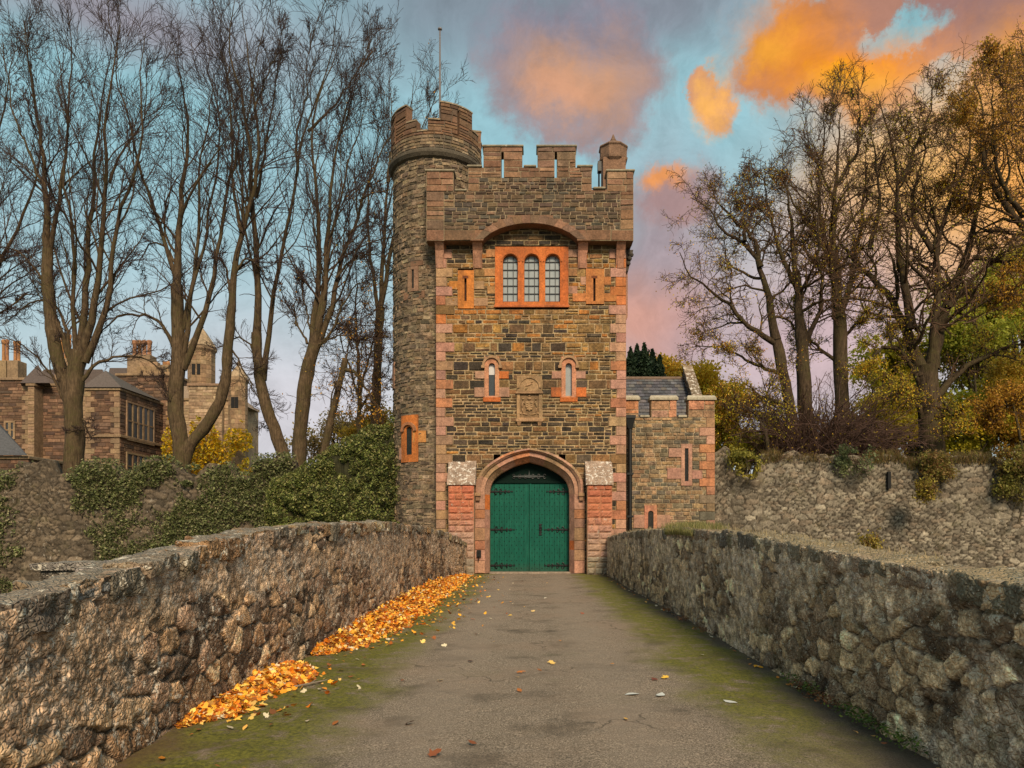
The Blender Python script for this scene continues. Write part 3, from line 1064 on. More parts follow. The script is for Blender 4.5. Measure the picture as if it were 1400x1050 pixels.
# ---- buttresses
for (a, b) in ((613, 648), (803, 837)):
    Yb = 28.38
    x0, x1 = X(a, Yb), X(b, Yb)
    zt0 = Z(663, Yb)
    m = MB()
    zz = -3.0
    while zz < zt0 - .01:
        h = min(random.uniform(.2, .3), zt0 - zz)
        if zt0 - zz - h < .12: h = zt0 - zz
        u = x0
        while u < x1 - .01:
            w = random.uniform(.25, .55)
            if x1 - u - w < .2: w = x1 - u
            f = sstep(1.2, 2.6, zz + h / 2)
            c1 = np.array((0.36, 0.23, 0.17)) * (1 - f) + np.array((0.42, 0.14, 0.075)) * f
            if zz < .5: c1 = np.array((0.26, 0.22, 0.16))
            nx, nz_ = 5, 3
            pr = random.uniform(.04, .08)
            # pitched, rock-faced stone: a small bulging grid
            vs = []
            for jj in range(nz_ + 2):
                for ii in range(nx + 2):
                    fu, fz = ii / (nx + 1), jj / (nz_ + 1)
                    edge = 0 if ii in (0, nx + 1) or jj in (0, nz_ + 1) else 1
                    vs.append((u + .006 + (w - .012) * fu, Yb - edge * pr * random.uniform(.5, 1.0), zz + .006 + (h - .012) * fz))
            fs = [(jj * (nx + 2) + ii, jj * (nx + 2) + ii + 1, (jj + 1) * (nx + 2) + ii + 1, (jj + 1) * (nx + 2) + ii) for jj in range(nz_ + 1) for ii in range(nx + 1)]
            m.add(vs, fs, jc(tuple(c1), .12))
            u += w
        zz += h
    m.box(x0, x1, Yb + .003, YT + .2, -3, zt0, TAN)
    bt = m.build('buttress', M_ROCK, root)
    m = MB()
    e = .05
    ztop = Z(627, 28.9)
    lo = [(x0 - e, Yb - .08, zt0), (x1 + e, Yb - .08, zt0), (x1 + e, YT + .05, zt0), (x0 - e, YT + .05, zt0)]
    hi = [(x0 - e, Yb - .08, zt0 + .1), (x1 + e, Yb - .08, zt0 + .1), (x1 + e, YT + .05, ztop), (x0 - e, YT + .05, ztop)]
    m.hull(lo, hi, (0.30, 0.215, 0.16))
    m.build('weathered_cap', M_SANDL, bt)

# ---- triple window
x0, x1, z0, z1 = tri
heads = [(round_head(X(c), X(c + 10.2) - X(c), Z(358.5)), Z(413)) for c in (697.8, 727, 755.5)]
m = MB()
plate(m, x0, x1, z0, z1, heads, YT - .055, YT + .2, ORNG)
for c in (697.8, 727, 755.5):
    r1 = round_head(X(c), X(c + 13.2) - X(c), Z(358.5)); r2 = round_head(X(c), X(c + 11) - X(c), Z(358.5))
    band(m, r1, YT - .055, r1, YT - .09, ORNG); band(m, r1, YT - .09, r2, YT - .085, ORNG); band(m, r2, YT - .085, r2, YT - .05, ORNG)
m.box(x0 - .04, x1 + .04, YT - .11, YT - .056, z0 - .03, z0 + .07, (0.42, .12, .04), .015)
for (a, b, zz) in ((x0, 1, Z(352)), (x0, 1, Z(378)), (x0, 1, Z(402))):
    for sx, L in ((x0, -1), (x1, 1)):
        w = random.uniform(.3, .45)
        aa, bb = sorted((sx, sx + L * w))
        m.prism([(aa, zz), (bb, zz), (bb, zz + .3), (aa, zz + .3)], YT - .045, YT, .012, jc(PINK if random.random() < .5 else (0.4, 0.2, .08), .15))
win = m.build('triple_window', M_SAND, root)
for c in (697.8, 727, 755.5):
    hw = X(c + 10.6) - X(c)
    g = MB()
    hd = round_head(X(c), hw, Z(358.5))
    pts = [(X(c) - hw, Z(414)), (X(c) + hw, Z(414))] + hd[::-1]
    g.add([(a, YT + .14, b) for a, b in pts], [tuple(range(len(pts)))])
    g.add([(a, YT + .22, b) for a, b in pts], [tuple(range(len(pts)))])
    g.build('pane', M_GLASS, win)
    g = MB()
    for t in (-.36, .36):
        g.box(X(c) + hw * t - .013, X(c) + hw * t + .013, YT + .105, YT + .13, Z(413), Z(350.5), (.02,) * 3)
    for sx in (-1, 1):
        g.box(X(c) + sx * hw - .035, X(c) + sx * hw + .02, YT + .10, YT + .135, Z(413), Z(358), (.02,) * 3)
    for i in range(6):
        zz = Z(413) + (Z(352) - Z(413)) * (i + .15) / 5.6
        g.box(X(c) - hw, X(c) + hw, YT + .095, YT + .12, zz - .012, zz + .012, (.02,) * 3)
    g.build('glazing_bar', M_LEAD, win)

# ---- blind cross slits beside the window
for (a, b, c2, d), cx in zip(cross_panels, (636.5, 812.5)):
    m = MB()
    g = (0.46, 0.165, 0.038) if cx < 700 else (0.42, 0.165, 0.055)
    plate(m, a, b, c2, d, [([(X(cx - 1.6), Z(378)), (X(cx + 1.6), Z(378))], Z(412))], YT - .05, YT + .15, g)
    m.box(X(cx - 4), X(cx + 4), YT - .056, YT - .049, Z(381), Z(377.5), (.16, .05, .02))
    for s_, L in ((a, -1), (b, 1)):
        for zz in (c2 + .1, c2 + .75):
            w = random.uniform(.2, .55)
            aa, bb = sorted((s_, s_ + L * w))
            m.prism([(aa, zz), (bb, zz), (bb, zz + .32), (aa, zz + .32)], YT - .045, YT, .012, jc(random.choice([g, PINK, TAN]), .15))
    m.add([(X(cx - 2), YT + .14, Z(413)), (X(cx + 2), YT + .14, Z(413)), (X(cx + 2), YT + .14, Z(377)), (X(cx - 2), YT + .14, Z(377))], [(0, 1, 2, 3)], (.06, .03, .02))
    m.build('blind_slit', M_SAND, root)

# ---- two lower slit windows with hoods
for wi, cx in enumerate((672.5, 777.5)):
    m = MB()
    hd = round_head(X(cx), .125, Z(501))
    c0 = (0.46, 0.21, 0.12)
    plate(m, X(cx - 10), X(cx + 10), Z(549), Z(488), [(hd, Z(541.5))], YT - .055, YT + .2, c0)
    for s_ in (-1, 1):
        for (za, zb, L) in ((508, 518, 13), (530, 543, 14)):
            aa, bb = sorted((X(cx + s_ * 10), X(cx + s_ * (10 + L))))
            oc = ORNG if (wi == 0 and s_ > 0 and za == 508) or (wi == 1 and za == 530) else PINK
            m.prism([(aa, Z(zb)), (bb, Z(zb)), (bb, Z(za)), (aa, Z(za))], YT - .058, YT, .012, jc(oc, .1))
    m.prism([(X(cx - 12), Z(549.5)), (X(cx + 12), Z(549.5)), (X(cx + 12), Z(543.5)), (X(cx - 12), Z(543.5))], YT - .07, YT, .012, jc(ORNG, .1))
    r1 = round_head(X(cx), .38, Z(500)); r2 = round_head(X(cx), .29, Z(500))
    band(m, r1, YT - .03, r1, YT - .13, TAN); band(m, r1, YT - .13, r2, YT - .13, TAN); band(m, r2, YT - .13, r2, YT - .05, BRN)
    for s_ in (-1, 1):
        m.box(X(cx) + s_ * .34 - .07, X(cx) + s_ * .34 + .07, YT - .13, YT - .02, Z(504), Z(500), TAN, .01)
    w_ = m.build('slit_window', M_SAND, root)
    g = MB()
    g.add([(X(cx) - .14, YT + .12, Z(542)), (X(cx) + .14, YT + .12, Z(542)), (X(cx) + .14, YT + .12, Z(496)), (X(cx) - .14, YT + .12, Z(496))], [(0, 1, 2, 3)])
    g.build('pane', M_GLASS if wi else mat_plain('dark pane', (.05, .06, .065), .15), w_)
    if wi == 0:
        g = MB(); g.box(X(cx) - .12, X(cx) + .12, YT + .09, YT + .118, Z(512), Z(498), (.5, .5, .48))
        g.build('blind', M_WHITE, w_)

# ---- carved plaque
m = MB()
pc = (0.30, 0.19, 0.10)
px0, px1 = X(706.5), X(741)
plate(m, px0, px1, Z(576), Z(514), [([(px0 + .12 , Z(539)), (px1 - .12, Z(539))], Z(571)), ] , YT - .08, YT - .02, pc)
pm = (px0 + px1) / 2
r1 = round_head(pm, .47, Z(531)); r2 = round_head(pm, .38, Z(531))
m.prism([(pm - .47, Z(536)), (pm + .47, Z(536))] + r1[::-1], YT - .10, YT, .02, pc)
band(m, r1, YT - .10, r1, YT - .15, pc); band(m, r1, YT - .15, r2, YT - .14, pc); band(m, r2, YT - .14, r2, YT - .10, pc)
m.box(px0 - .04, px1 + .04, YT - .14, YT, Z(539), Z(536), TAN, .015)
m.box(px0 - .04, px1 + .04, YT - .14, YT, Z(577), Z(573), TAN, .015)
for s_ in (-1, 1):
    m.hull([(pm + s_ * .4 - .06, YT - .05, Z(582)), (pm + s_ * .4 + .06, YT - .05, Z(582)), (pm + s_ * .4 + .06, YT, Z(582)), (pm + s_ * .4 - .06, YT, Z(582))],
           [(pm + s_ * .4 - .08, YT - .13, Z(577)), (pm + s_ * .4 + .08, YT - .13, Z(577)), (pm + s_ * .4 + .08, YT, Z(577)), (pm + s_ * .4 - .08, YT, Z(577))], TAN)
m.add([(px0 + .1, YT - .03, Z(572)), (px1 - .1, YT - .03, Z(572)), (px1 - .1, YT - .03, Z(538)), (px0 + .1, YT - .03, Z(538))], [(0, 1, 2, 3)], (.2, .125, .065))


def lump(x, z, rx, rz, d, rot=0, y=YT - .03):
    vs = [(x, y - d, z)]
    for R, dd in ((.55, d * .8), (1, 0)):
        for k_ in range(9):
            t = 2 * PI * k_ / 9
            a, b = rx * R * math.cos(t), rz * R * math.sin(t)
            vs.append((x + a * math.cos(rot) - b * math.sin(rot), y - dd, z + a * math.sin(rot) + b * math.cos(rot)))
    fs = [(0, 1 + k_, 1 + (k_ + 1) % 9) for k_ in range(9)] + [(1 + k_, 10 + k_, 10 + (k_ + 1) % 9, 1 + (k_ + 1) % 9) for k_ in range(9)]
    m.add(vs, fs, jc(pc, .1))


zc = Z(555)
m.prism([(pm - .17, zc + .17), (pm - .16, zc - .06), (pm, zc - .24), (pm + .16, zc - .06), (pm + .17, zc + .17)], YT - .085, YT - .03, .03, pc)
for i in range(4):
    for j in range(2): lump(pm - .08 + .16 * j, zc + .1 - .1 * i * .8, .045, .035, .03, .4, YT - .085)
for s_ in (-1, 1):   # supporters, mantling and a ribbon
    lump(pm + s_ * .27, zc + .05, .05, .17, .07, s_ * .25); lump(pm + s_ * .25, zc + .26, .05, .05, .07)
    lump(pm + s_ * .2, zc + .1, .08, .025, .06, s_ * .7); lump(pm + s_ * .27, zc - .17, .035, .13, .06, -s_ * .3)
    lump(pm + s_ * .16, zc - .33, .14, .035, .05, s_ * .2); lump(pm + s_ * .34, zc - .3, .05, .06, .05)
lump(pm, zc + .28, .1, .07, .07); lump(pm, zc + .38, .05, .05, .05)
lump(pm - .03, Z(527), .17, .045, .05, .35, YT - .10); lump(pm + .1, Z(523), .05, .045, .05, 0, YT - .10); lump(pm - .12, Z(532), .04, .09, .04, -.5, YT - .10)
m.build('carved_plaque', M_SAND, root)

# ---- projecting parapet on brackets
YP = 28.5
Xp = lambda a: X(a, YP)
Zp = lambda a: Z(a, YP)
PAR = (0.19, 0.105, 0.064)
zb = Zp(329)
mb = MB()
pf = lambda u, z, d: (u, YP - d, z)
PRUB = [(0.07, 0.05, 0.035), (0.12, 0.08, 0.05), (0.10, 0.066, 0.046), (0.17, 0.11, 0.065), (0.09, 0.075, 0.058)]
prub = lambda u, z: jc(random.choice(PRUB), .25, .06)
psand = lambda u, z: jc(random.choice([PAR, PAR, (0.26, .15, .09), (0.17, .105, .07)]), .15, .05)
archo = [(661 + 128 * t, 327 - 21.5 * (1 - (2 * t - 1) ** 2) ** .8) for t in np.linspace(0, 1, 25)]
archO = [(648 + 154 * t, 328 - 34 * (1 - (2 * t - 1) ** 2) ** .8) for t in np.linspace(0, 1, 25)]
AI = [(Xp(a), Zp(b)) for a, b in archo]; AO = [(Xp(a), Zp(b)) for a, b in archO]


def prow(z0, z1, ivs, h, w, colf, subarch=True):
    rr = []
    for a, b in courses(z0, z1, h):
        iv = list(ivs)
        if subarch:
            t = arch_half_at(a + .01, AO)
            if t and t[0] is not None: iv = subtract(iv, t[0] + .03, t[1] - .03)
        rr.append((a, b, iv))
    masonry(mb, rr, w, .018, .028, .012, pf, colf, (.26, .20, .13), jit=.010)


prow(zb, Zp(314), [(Xp(583), Xp(866))], (.38, .45), (.5, .9), psand)
prow(Zp(314), Zp(262), [(Xp(607), Xp(848))], (.08, .19), (.14, .46), prub)
for iv in ((583, 607), (848, 866)):
    prow(Zp(314), Zp(262), [(Xp(iv[0]), Xp(iv[1]))], (.32, .4), (.35, .7), psand)
prow(Zp(262), Zp(235), [(Xp(583), Xp(620)), (Xp(830), Xp(866))], (.22, .28), (.4, .7), psand)
prow(Zp(262), Zp(243), [(Xp(640), Xp(655)), (Xp(795), Xp(809))], (.25, .3), (.4, .7), psand)
prow(Zp(262), Zp(243), [(Xp(655), Xp(795))], (.1, .15), (.14, .38), prub)
prow(Zp(243), Zp(229), [(Xp(640), Xp(685.2)), (Xp(688.8), Xp(758.2)), (Xp(761.8), Xp(809))], (.2, .25), (.35, .6), psand)
prow(Zp(229), Zp(208), [(Xp(661), Xp(685.2)), (Xp(688.8), Xp(714)), (Xp(735), Xp(758.2)), (Xp(761.8), Xp(787))], (.25, .3), (.35, .6), psand)
prow(Zp(208), Zp(201.5), [(Xp(661), Xp(714)), (Xp(735), Xp(787))], (.2, .25), (.35, .6), psand)
for (a, b, top, bot) in ((583, 620, 235, 329), (620, 640, 262, 329), (640, 648, 229, 329), (648, 661, 229, 293), (661, 685.2, 201.5, 293),
                         (685.2, 688.8, 243, 293), (685.2, 688.8, 201.5, 208), (688.8, 714, 201.5, 293), (714, 735, 229, 293), (735, 758.2, 201.5, 293),
                         (758.2, 761.8, 243, 293), (758.2, 761.8, 201.5, 208), (761.8, 787, 201.5, 293), (787, 802, 229, 293), (802, 809, 229, 329), (809, 830, 259, 329), (830, 866, 235, 329)):
    mb.box(Xp(a), Xp(b), YP + .012, YP + .58, Zp(bot), Zp(top), PAR)
# spandrel over the arch
pl = MB()
plate(mb, Xp(648.1), Xp(801.9), zb, Zp(293) - .002, [(AI, zb)], YP + .004, YP + .57, PAR, edges=False)
for i in range(0, 24, 2):
    pts = [AI[i], AI[i + 2], AO[i + 2], AO[i]]
    mb.prism(pts, YP - .05, YP + .02, .01, psand(0, 0))
mb.box(Xp(648) - .15, Xp(661), YP - .04, YP + .57, zb - .02, zb + .28, PAR, .02)
mb.box(Xp(789), Xp(802) + .15, YP - .04, YP + .57, zb - .02, zb + .28, PAR, .02)
# side parapets
mb.box(Xp(866) - .5, Xp(866) - .01, YP + .6, YT + 8, zb, 14.8, PAR)
for y0 in (30.6, 32.6, 34.6): mb.box(Xp(866) - .5, Xp(866) - .01, y0, y0 + 1.2, 14.8, 15.5, PAR)
mb.box(XL, XR, YT + 7.6, YT + 8.05, 12.8, 15.0, PAR)
par = mb.build('parapet', M_SAND, root)
for (a, b, t) in ((583, 620, 235), (620, 640, 262), (640, 661, 229), (661, 714, 201.5), (714, 735, 229), (735, 787, 201.5), (787, 809, 229), (809, 830, 259), (830, 866, 235)):
    hi = t in (201.5, 235)
    e0 = -.05 if hi else (.055 if t == 229 and b > 661 else -.03); e1 = e0
    if a == 640: e0, e1 = -.04, .055
    if a == 787: e0, e1 = .055, -.04
    if a == 714: e0 = e1 = .055
    if a in (620, 809): e0 = e1 = .06
    mb = MB()
    mb.box(Xp(a) + e0, Xp(b) - e1, YP - .07, YP + .63, Zp(t) + .002, Zp(t) + .085, (0.27, 0.23, 0.16), .025)
    mb.build('coping', M_CAP, par)
# brackets
for (a, b) in ((596, 608), (647, 660), (790, 803), (842, 854)):
    m = MB()
    prof = [(YT + .01, Z(369)), (YT - .08, Z(367)), (YT - .13, Z(355)), (YT - .22, Z(345)), (YT - .40, Z(337)), (YP + .02, Z(333.5)), (YP + .02, zb - .004), (YT + .01, zb - .004)]
    x0, x1 = X(a), X(b)
    m.hull([(x0 + (.06 if i in (1, 2) else 0), y, zz) for i, (y, zz) in enumerate(prof)], [(x1 - (.06 if i in (1, 2) else 0), y, zz) for i, (y, zz) in enumerate(prof)], jc((0.40, .20, .13), .1))
    m.build('bracket', M_SAND, root)
# corbelled garderobe and gargoyle on the right side wall
m = MB()
m.box(XR + .02, XR + .22, YT + 1.2, YT + 3.2, Z(436, 30.5), 12.8, PINK)
m.hull([(XR + .02, YT + 1.3, Z(446, 30.5)), (XR + .06, YT + 1.3, Z(446, 30.5)), (XR + .06, YT + 3.1, Z(446, 30.5)), (XR + .02, YT + 3.1, Z(446, 30.5))],
       [(XR + .02, YT + 1.2, Z(436, 30.5) - .003), (XR + .22, YT + 1.2, Z(436, 30.5) - .003), (XR + .22, YT + 3.2, Z(436, 30.5) - .003), (XR + .02, YT + 3.2, Z(436, 30.5) - .003)], PINK)
m.build('garderobe', M_SAND, root)
m = MB()
gx = XR + .02
m.hull([(gx, YT + .3, 12.0), (gx + .1, YT + .3, 11.95), (gx + .1, YT + .7, 11.95), (gx, YT + .7, 12.0)], [(gx, YT + .25, 12.78), (gx + .3, YT + .25, 12.78), (gx + .3, YT + .75, 12.78), (gx, YT + .75, 12.78)], (.07, .06, .05))
for i, (dx, zz, r) in enumerate(((.14, 12.45, .11), (.2, 12.6, .12), (.1, 12.25, .1))):
    m.lathe(gx + dx, YT + .28, [(.01, zz - r), (r * .8, zz - r * .6), (r, zz), (r * .7, zz + r * .6), (.01, zz + r)], 8, (.07, .06, .05))
m.build('gargoyle', M_SAND, root)
m = MB()
for a in (811, 816, 822, 828): m.tube([(X(a, 29.2), 29.2, Zp(259) + .05), (X(a, 29.2), 29.2, Zp(246))], .015, 5)
for b in (246, 252): m.tube([(X(809, 29.2), 29.2, Zp(b)), (X(830, 29.2), 29.2, Zp(b))], .018, 5)
m.build('railing', M_IRON, root)

# ---- pepperpot
m = MB()
pxc, pyc = 3.40, 30.6
ph = PI / 8
sq = .46
m.box(pxc - sq, pxc + sq, pyc - sq, pyc + sq, 14.2, Z(215, 30.2), (0.21, .12, .075), .03)
m.lathe(pxc, pyc, [(.45, Z(219, 30.1)), (.60, Z(214, 30.1)), (.62, Z(211, 30.1)), (.58, Z(210, 30.1)), (.58, Z(198, 30.1)), (.63, Z(196, 30.1)), (.60, Z(194, 30.1)), (.30, Z(188, 30.1)), (.12, Z(185, 30.1)), (.13, Z(183.5, 30.1)), (.09, Z(181, 30.1)), (.02, Z(175, 30.1))], 8, (0.19, .115, .075), ph)
m.build('pepperpot', M_SAND, root)
m = MB()
m.box(X(817, 29.9), X(822, 29.9), 29.8, 30.05, Z(236, 29.9), Z(221, 29.9), (.02,) * 3, .03)
m.tube([(X(819, 29.9), 29.95, 14.2), (X(819, 29.9), 29.95, Z(236, 29.9))], .04, 6)
m.build('floodlight', M_IRON, root)

# ---- round turret
TX, TY, TR = -3.98, 31.2, 1.79
TRUB = [(0.17, 0.125, 0.078), (0.21, 0.155, 0.098), (0.12, 0.092, 0.062), (0.26, 0.195, 0.125), (0.20, 0.135, 0.082), (0.085, 0.066, 0.046)]


def cyl(R):
    def f(u, z, d):
        a = u / TR
        return (TX + math.sin(a) * (R + d), TY - math.cos(a) * (R + d), z)
    return f


def deg(a): return math.radians(a) * TR


def tcol(u, z):
    return jc(random.choice(TRUB), .25, .05)


tw = []   # turret windows: angle, half width of surround, z0, z1
tw.append((-30, .42, Z(632, 29.7), Z(568, 29.7)))
tw.append((-24, .24, Z(399, 29.6), Z(365, 29.6)))
tw.append((-71, .22, Z(532, 30.6), Z(496, 30.6)))
mb = MB()
rows = []
for a, b in courses(-3.0, 16.55, (.09, .2)):
    iv = [(deg(-112), deg(112))]
    for (an, hw, z0, z1) in tw:
        if z0 - .03 < (a + b) / 2 < z1 + .03: iv = subtract(iv, deg(an) - hw, deg(an) + hw)
    rows.append((a, b, iv))
masonry(mb, rows, (.12, .36), .022, .018, .012, cyl(TR), tcol, (.2, .15, .10), jit=.018)
mb.lathe(TX, TY, [(TR - .01, -3), (TR - .01, 6), (TR - .01, 16.6)], 48, (.15, .12, .085))
tur = mb.build('round_turret', M_RUB, root)
mb = MB()
mb.lathe(TX, TY, [(TR + .0, 16.5), (TR + .12, 16.56), (TR + .20, 16.68), (TR + .20, 16.78), (TR + .10, 16.86), (TR + .06, 16.9)], 56, (.09, .075, .055))
mb.build('string_course', M_SAND, tur, smooth=False)
# drum with stepped crenels
mb = MB()
DR = TR + .07
zm0, zm1, zm2 = 17.52, 17.97, 18.68


def dtop(a):
    q_ = (a + 10.5 + 45) % 90 - 45
    return zm0 if abs(q_) < 7 else (zm1 if abs(q_) < 22.5 else zm2)


def dring(z0, z1, h, w, colf, slit=False):
    iv = []
    br = sorted(set([-130, 130] + [x for k_ in range(-2, 3) for x in (k_ * 90 - 33, k_ * 90 - 17.5, k_ * 90 - 3.5, k_ * 90 + 12, k_ * 90 + 33.5, k_ * 90 + 36) if -130 < x < 130]))
    for a, b in zip(br, br[1:]):
        mid = (a + b) / 2
        if dtop(mid) >= z1 - .01 and not (slit and abs((mid - 34.75 + 45) % 90 - 45) < 1.3): iv.append((deg(a), deg(b)))
    # merge neighbours
    mg = []
    for i in iv:
        if mg and abs(mg[-1][1] - i[0]) < 1e-6: mg[-1] = (mg[-1][0], i[1])
        else: mg.append(i)
    masonry(mb, [(a, b, mg) for a, b in courses(z0, z1, h)], w, .012, .03, .014, cyl(DR), colf, (.16, .125, .09))
    for a, b in mg:   # inner face and closing sides
        n = max(1, int((b - a) / .15))
        for i in range(n):
            u0, u1 = a + (b - a) * i / n, a + (b - a) * (i + 1) / n
            f0 = cyl(DR)
            mb.add([f0(u0, z0, -.35), f0(u1, z0, -.35), f0(u1, z1, -.35), f0(u0, z1, -.35)], [(0, 1, 2, 3)], PAR)
            mb.add([f0(u0, z1, .0), f0(u1, z1, .0), f0(u1, z1, -.35), f0(u0, z1, -.35)], [(0, 1, 2, 3)], PAR)
            mb.add([f0(u0, z0, .0), f0(u1, z0, .0), f0(u1, z0, -.35), f0(u0, z0, -.35)], [(0, 1, 2, 3)], PAR)
        for u0 in (a, b):
            mb.add([f0(u0, z0, .02), f0(u0, z0, -.35), f0(u0, z1, -.35), f0(u0, z1, .02)], [(0, 1, 2, 3)], PAR)


dsand = lambda u, z: jc(random.choice([(.15, .085, .05), (.19, .105, .062), (.12, .075, .048)]), .18, .05)
dring(16.88, zm0 - .12, (.09, .14), (.14, .35), tcol)
dring(zm0 - .12, zm0, (.12, .15), (.3, .5), dsand)
dring(zm0 + .001, zm1, (.2, .24), (.3, .5), dsand, True)
dring(zm1 + .001, zm2 - .15, (.25, .3), (.3, .5), dsand, True)
dring(zm2 - .149, zm2, (.15, .16), (.3, .5), dsand, False)
mb.lathe(TX, TY, [(DR - .3, 16.7), (DR - .3, 17.2), (.1, 17.25)], 32, (.1,) * 3)
drum = mb.build('battlement', M_SAND, tur)
for k_ in range(-2, 3):
    for (a0, a1, zz) in ((-3.5, 12, zm1), (-33, -17.5, zm1), (12, 57, zm2), (-17.5, -3.5, zm0)):
        a0 += k_ * 90; a1 += k_ * 90
        if k_ == 2 and a0 > 180 or k_ == -2 and a1 < -180: continue
        n = max(2, int((a1 - a0) / 5))
        f0 = cyl(DR)
        mb = MB()
        e = .6 if zz == zm2 else -.4
        aa = np.linspace(deg(a0 - e), deg(a1 + e), n + 1)
        for i in range(n):
            lo = [f0(aa[i], zz + .002, .05), f0(aa[i + 1], zz + .002, .05), f0(aa[i + 1], zz + .002, -.38), f0(aa[i], zz + .002, -.38)]
            hi = [f0(aa[i], zz + .07, .03), f0(aa[i + 1], zz + .07, .03), f0(aa[i + 1], zz + .07, -.36), f0(aa[i], zz + .07, -.36)]
            mb.hull(lo, hi, (.22, .17, .11))
        mb.build('coping', M_CAP, tur)
# turret windows
for wi, (an, hw, z0, z1) in enumerate(tw):
    m = MB()
    if wi == 0:
        hd = round_head(0, .15, Z(589, 29.7)); zs = Z(622, 29.7); cc = (0.48, .15, .035)
    else:
        c_ = .055
        hd = [(-c_, z1 - .12), (c_, z1 - .12)]; zs = z0 + .12; cc = (.24, .14, .09) if wi == 1 else (.27, .15, .10)
    plate(m, -hw, hw, z0, z1, [(hd, zs)], -.05, .2, cc)
    if wi == 0:
        r1 = round_head(0, .36, Z(590, 29.7)); r2 = round_head(0, .25, Z(590, 29.7))
        band(m, r1, -.04, r1, -.14, TAN); band(m, r1, -.14, r2, -.13, (.36, .15, .07)); band(m, r2, -.13, r2, -.05, BRN)
        m.box(.2, .75, -.055, .0, Z(606, 29.7), Z(590, 29.7), (.45, .2, .06), .01)
        m.box(-.55, -.4, -.055, .0, Z(628, 29.7), Z(612, 29.7), PINK, .01)
    if wi == 1:
        m.box(-.45, .5, -.052, .0, z0 - .3, z0 - .004, PAR, .01); m.box(-.1, .45, -.052, .0, z1 + .005, z1 + .2, PAR, .01)
    m.add([(-hw * .5, -.006, z0 + .05), (hw * .5, -.006, z0 + .05), (hw * .5, -.006, z1 - .05), (-hw * .5, -.006, z1 - .05)], [(0, 1, 2, 3)], (.015, .02, .02))
    f0 = cyl(TR)
    m.v = [f0(deg(an) + v[0], v[2], -v[1]) for v in m.v]
    w_ = m.build('turret_window', M_SAND, tur)
m = MB()
m.tube([(X(601.5, 31.3), 31.3, 17.2), (X(601.5, 31.3), 31.3, 20), (X(601.5, 31.3), 31.3, Z(41, 31.3))], [.055, .045, .03], 8)
m.lathe(X(601.5, 31.3), 31.3, [(.02, Z(42, 31.3)), (.09, Z(40.5, 31.3)), (.09, Z(39, 31.3)), (.02, Z(37.5, 31.3))], 10)
fp = m.build('flagpole', mat_plain('weathered pole', (.16, .14, .14), .5), None)
tag(fp, 'tall thin bare flagpole rising from the round turret', 'flagpole')

# ---- drainpipe
m = MB()
xd = X(861.5, 29.5)
m.tube([(xd, 29.55, -3), (xd, 29.55, Z(584, 29.5))], .085, 10)
m.hull([(xd - .09, 29.45, Z(586, 29.5)), (xd + .09, 29.45, Z(586, 29.5)), (xd + .09, 29.65, Z(586, 29.5)), (xd - .09, 29.65, Z(586, 29.5))],
       [(xd - .19, 29.38, Z(572, 29.5)), (xd + .19, 29.38, Z(572, 29.5)), (xd + .19, 29.7, Z(572, 29.5)), (xd - .19, 29.7, Z(572, 29.5))], (.02,) * 3)
m.box(xd - .21, xd + .21, 29.36, 29.72, Z(572, 29.5) + .001, Z(568, 29.5), (.02,) * 3)
for zz in (.5, 2.2, 3.9): m.box(xd - .13, xd + .13, 29.44, 29.66, zz, zz + .08, (.02,) * 3)
m.build('drainpipe', M_IRON, root)

# ================================================================ SIDE LODGE
YA = 29.9
Xa = lambda a: X(a, YA)
Za = lambda a: Z(a, YA)
lodge = empty('side_lodge', (5.5, 32, 0), 'low battlemented stone lodge with slate roof joined to the right side of the tall gatehouse', 'lodge')
mb = MB()
af = lambda u, z, d: (u, YA - d, z)
LR = [(0.24, 0.15, 0.08), (0.28, 0.18, 0.10), (0.15, 0.12, 0.08), (0.11, 0.095, 0.07), (0.30, 0.19, 0.10), (0.19, 0.14, 0.09)]
lrub = lambda u, z: jc(random.choice(LR), .22, .05)
lsand = lambda u, z: jc(random.choice([PINK, (0.46, .2, .10), TAN, (0.42, .2, .11)]), .15, .05)
x0, x1 = XR + .05, Xa(977)
rows, qb = [], []
z = -3.0; k = 0
while z < Za(571) - .05:
    zt = min(z + .34, Za(571))
    qr = x1 - ((.62 if k % 2 else .34) if z > 2.5 or True else 0)
    if Za(571) - zt < .1: zt = Za(571)
    qb.append((qr, z, x1, zt))
    for a, b in courses(z, zt, (.12, .2)):
        m_ = (a + b) / 2
        iv = [(x0, qr)]
        if Za(664) < m_ < Za(607): iv = subtract(iv, Xa(931), Xa(946))
        if Za(732) < m_ < Za(691): iv = subtract(iv, Xa(881), Xa(898))
        rows.append((a, b, iv))
    z = zt; k += 1
masonry(mb, rows, (.16, .45), .02, .03, .016, af, lrub, (.32, .25, .16))
zc0, zc1 = Za(571), Za(547)
mer = ((x0, Xa(873)), (Xa(890), Xa(925)), (Xa(941), x1))
for a, b in courses(zc0, zc1, (.3, .36)):
    masonry(mb, [(a, b, list(mer))], (.3, .6), .016, .03, .014, af, lsand, (.32, .25, .16))
for a, b in mer: mb.box(a, b, YA + .01, YA + .45, zc0 - .1, zc1, TAN)
mb.box(x0, x1 - .01, YA + .008, YA + .5, -3, zc0, TAN)
mb.box(x0, x1 - .02, YA + .5, 35.5, -3, 6.0, BRN)
lw = mb.build('wall', M_RUB, lodge)
mb = MB()
for (a, b, c2, d) in qb:
    mb.prism([(a, b + .005), (c2, b + .005), (c2, d - .005), (a, d - .005)], YA - .045, YA + .3, .012, lsand(0, 0) if b > 3 or random.random() < .5 else lrub(0, 0))
mb.build('quoin', M_SAND, lodge)
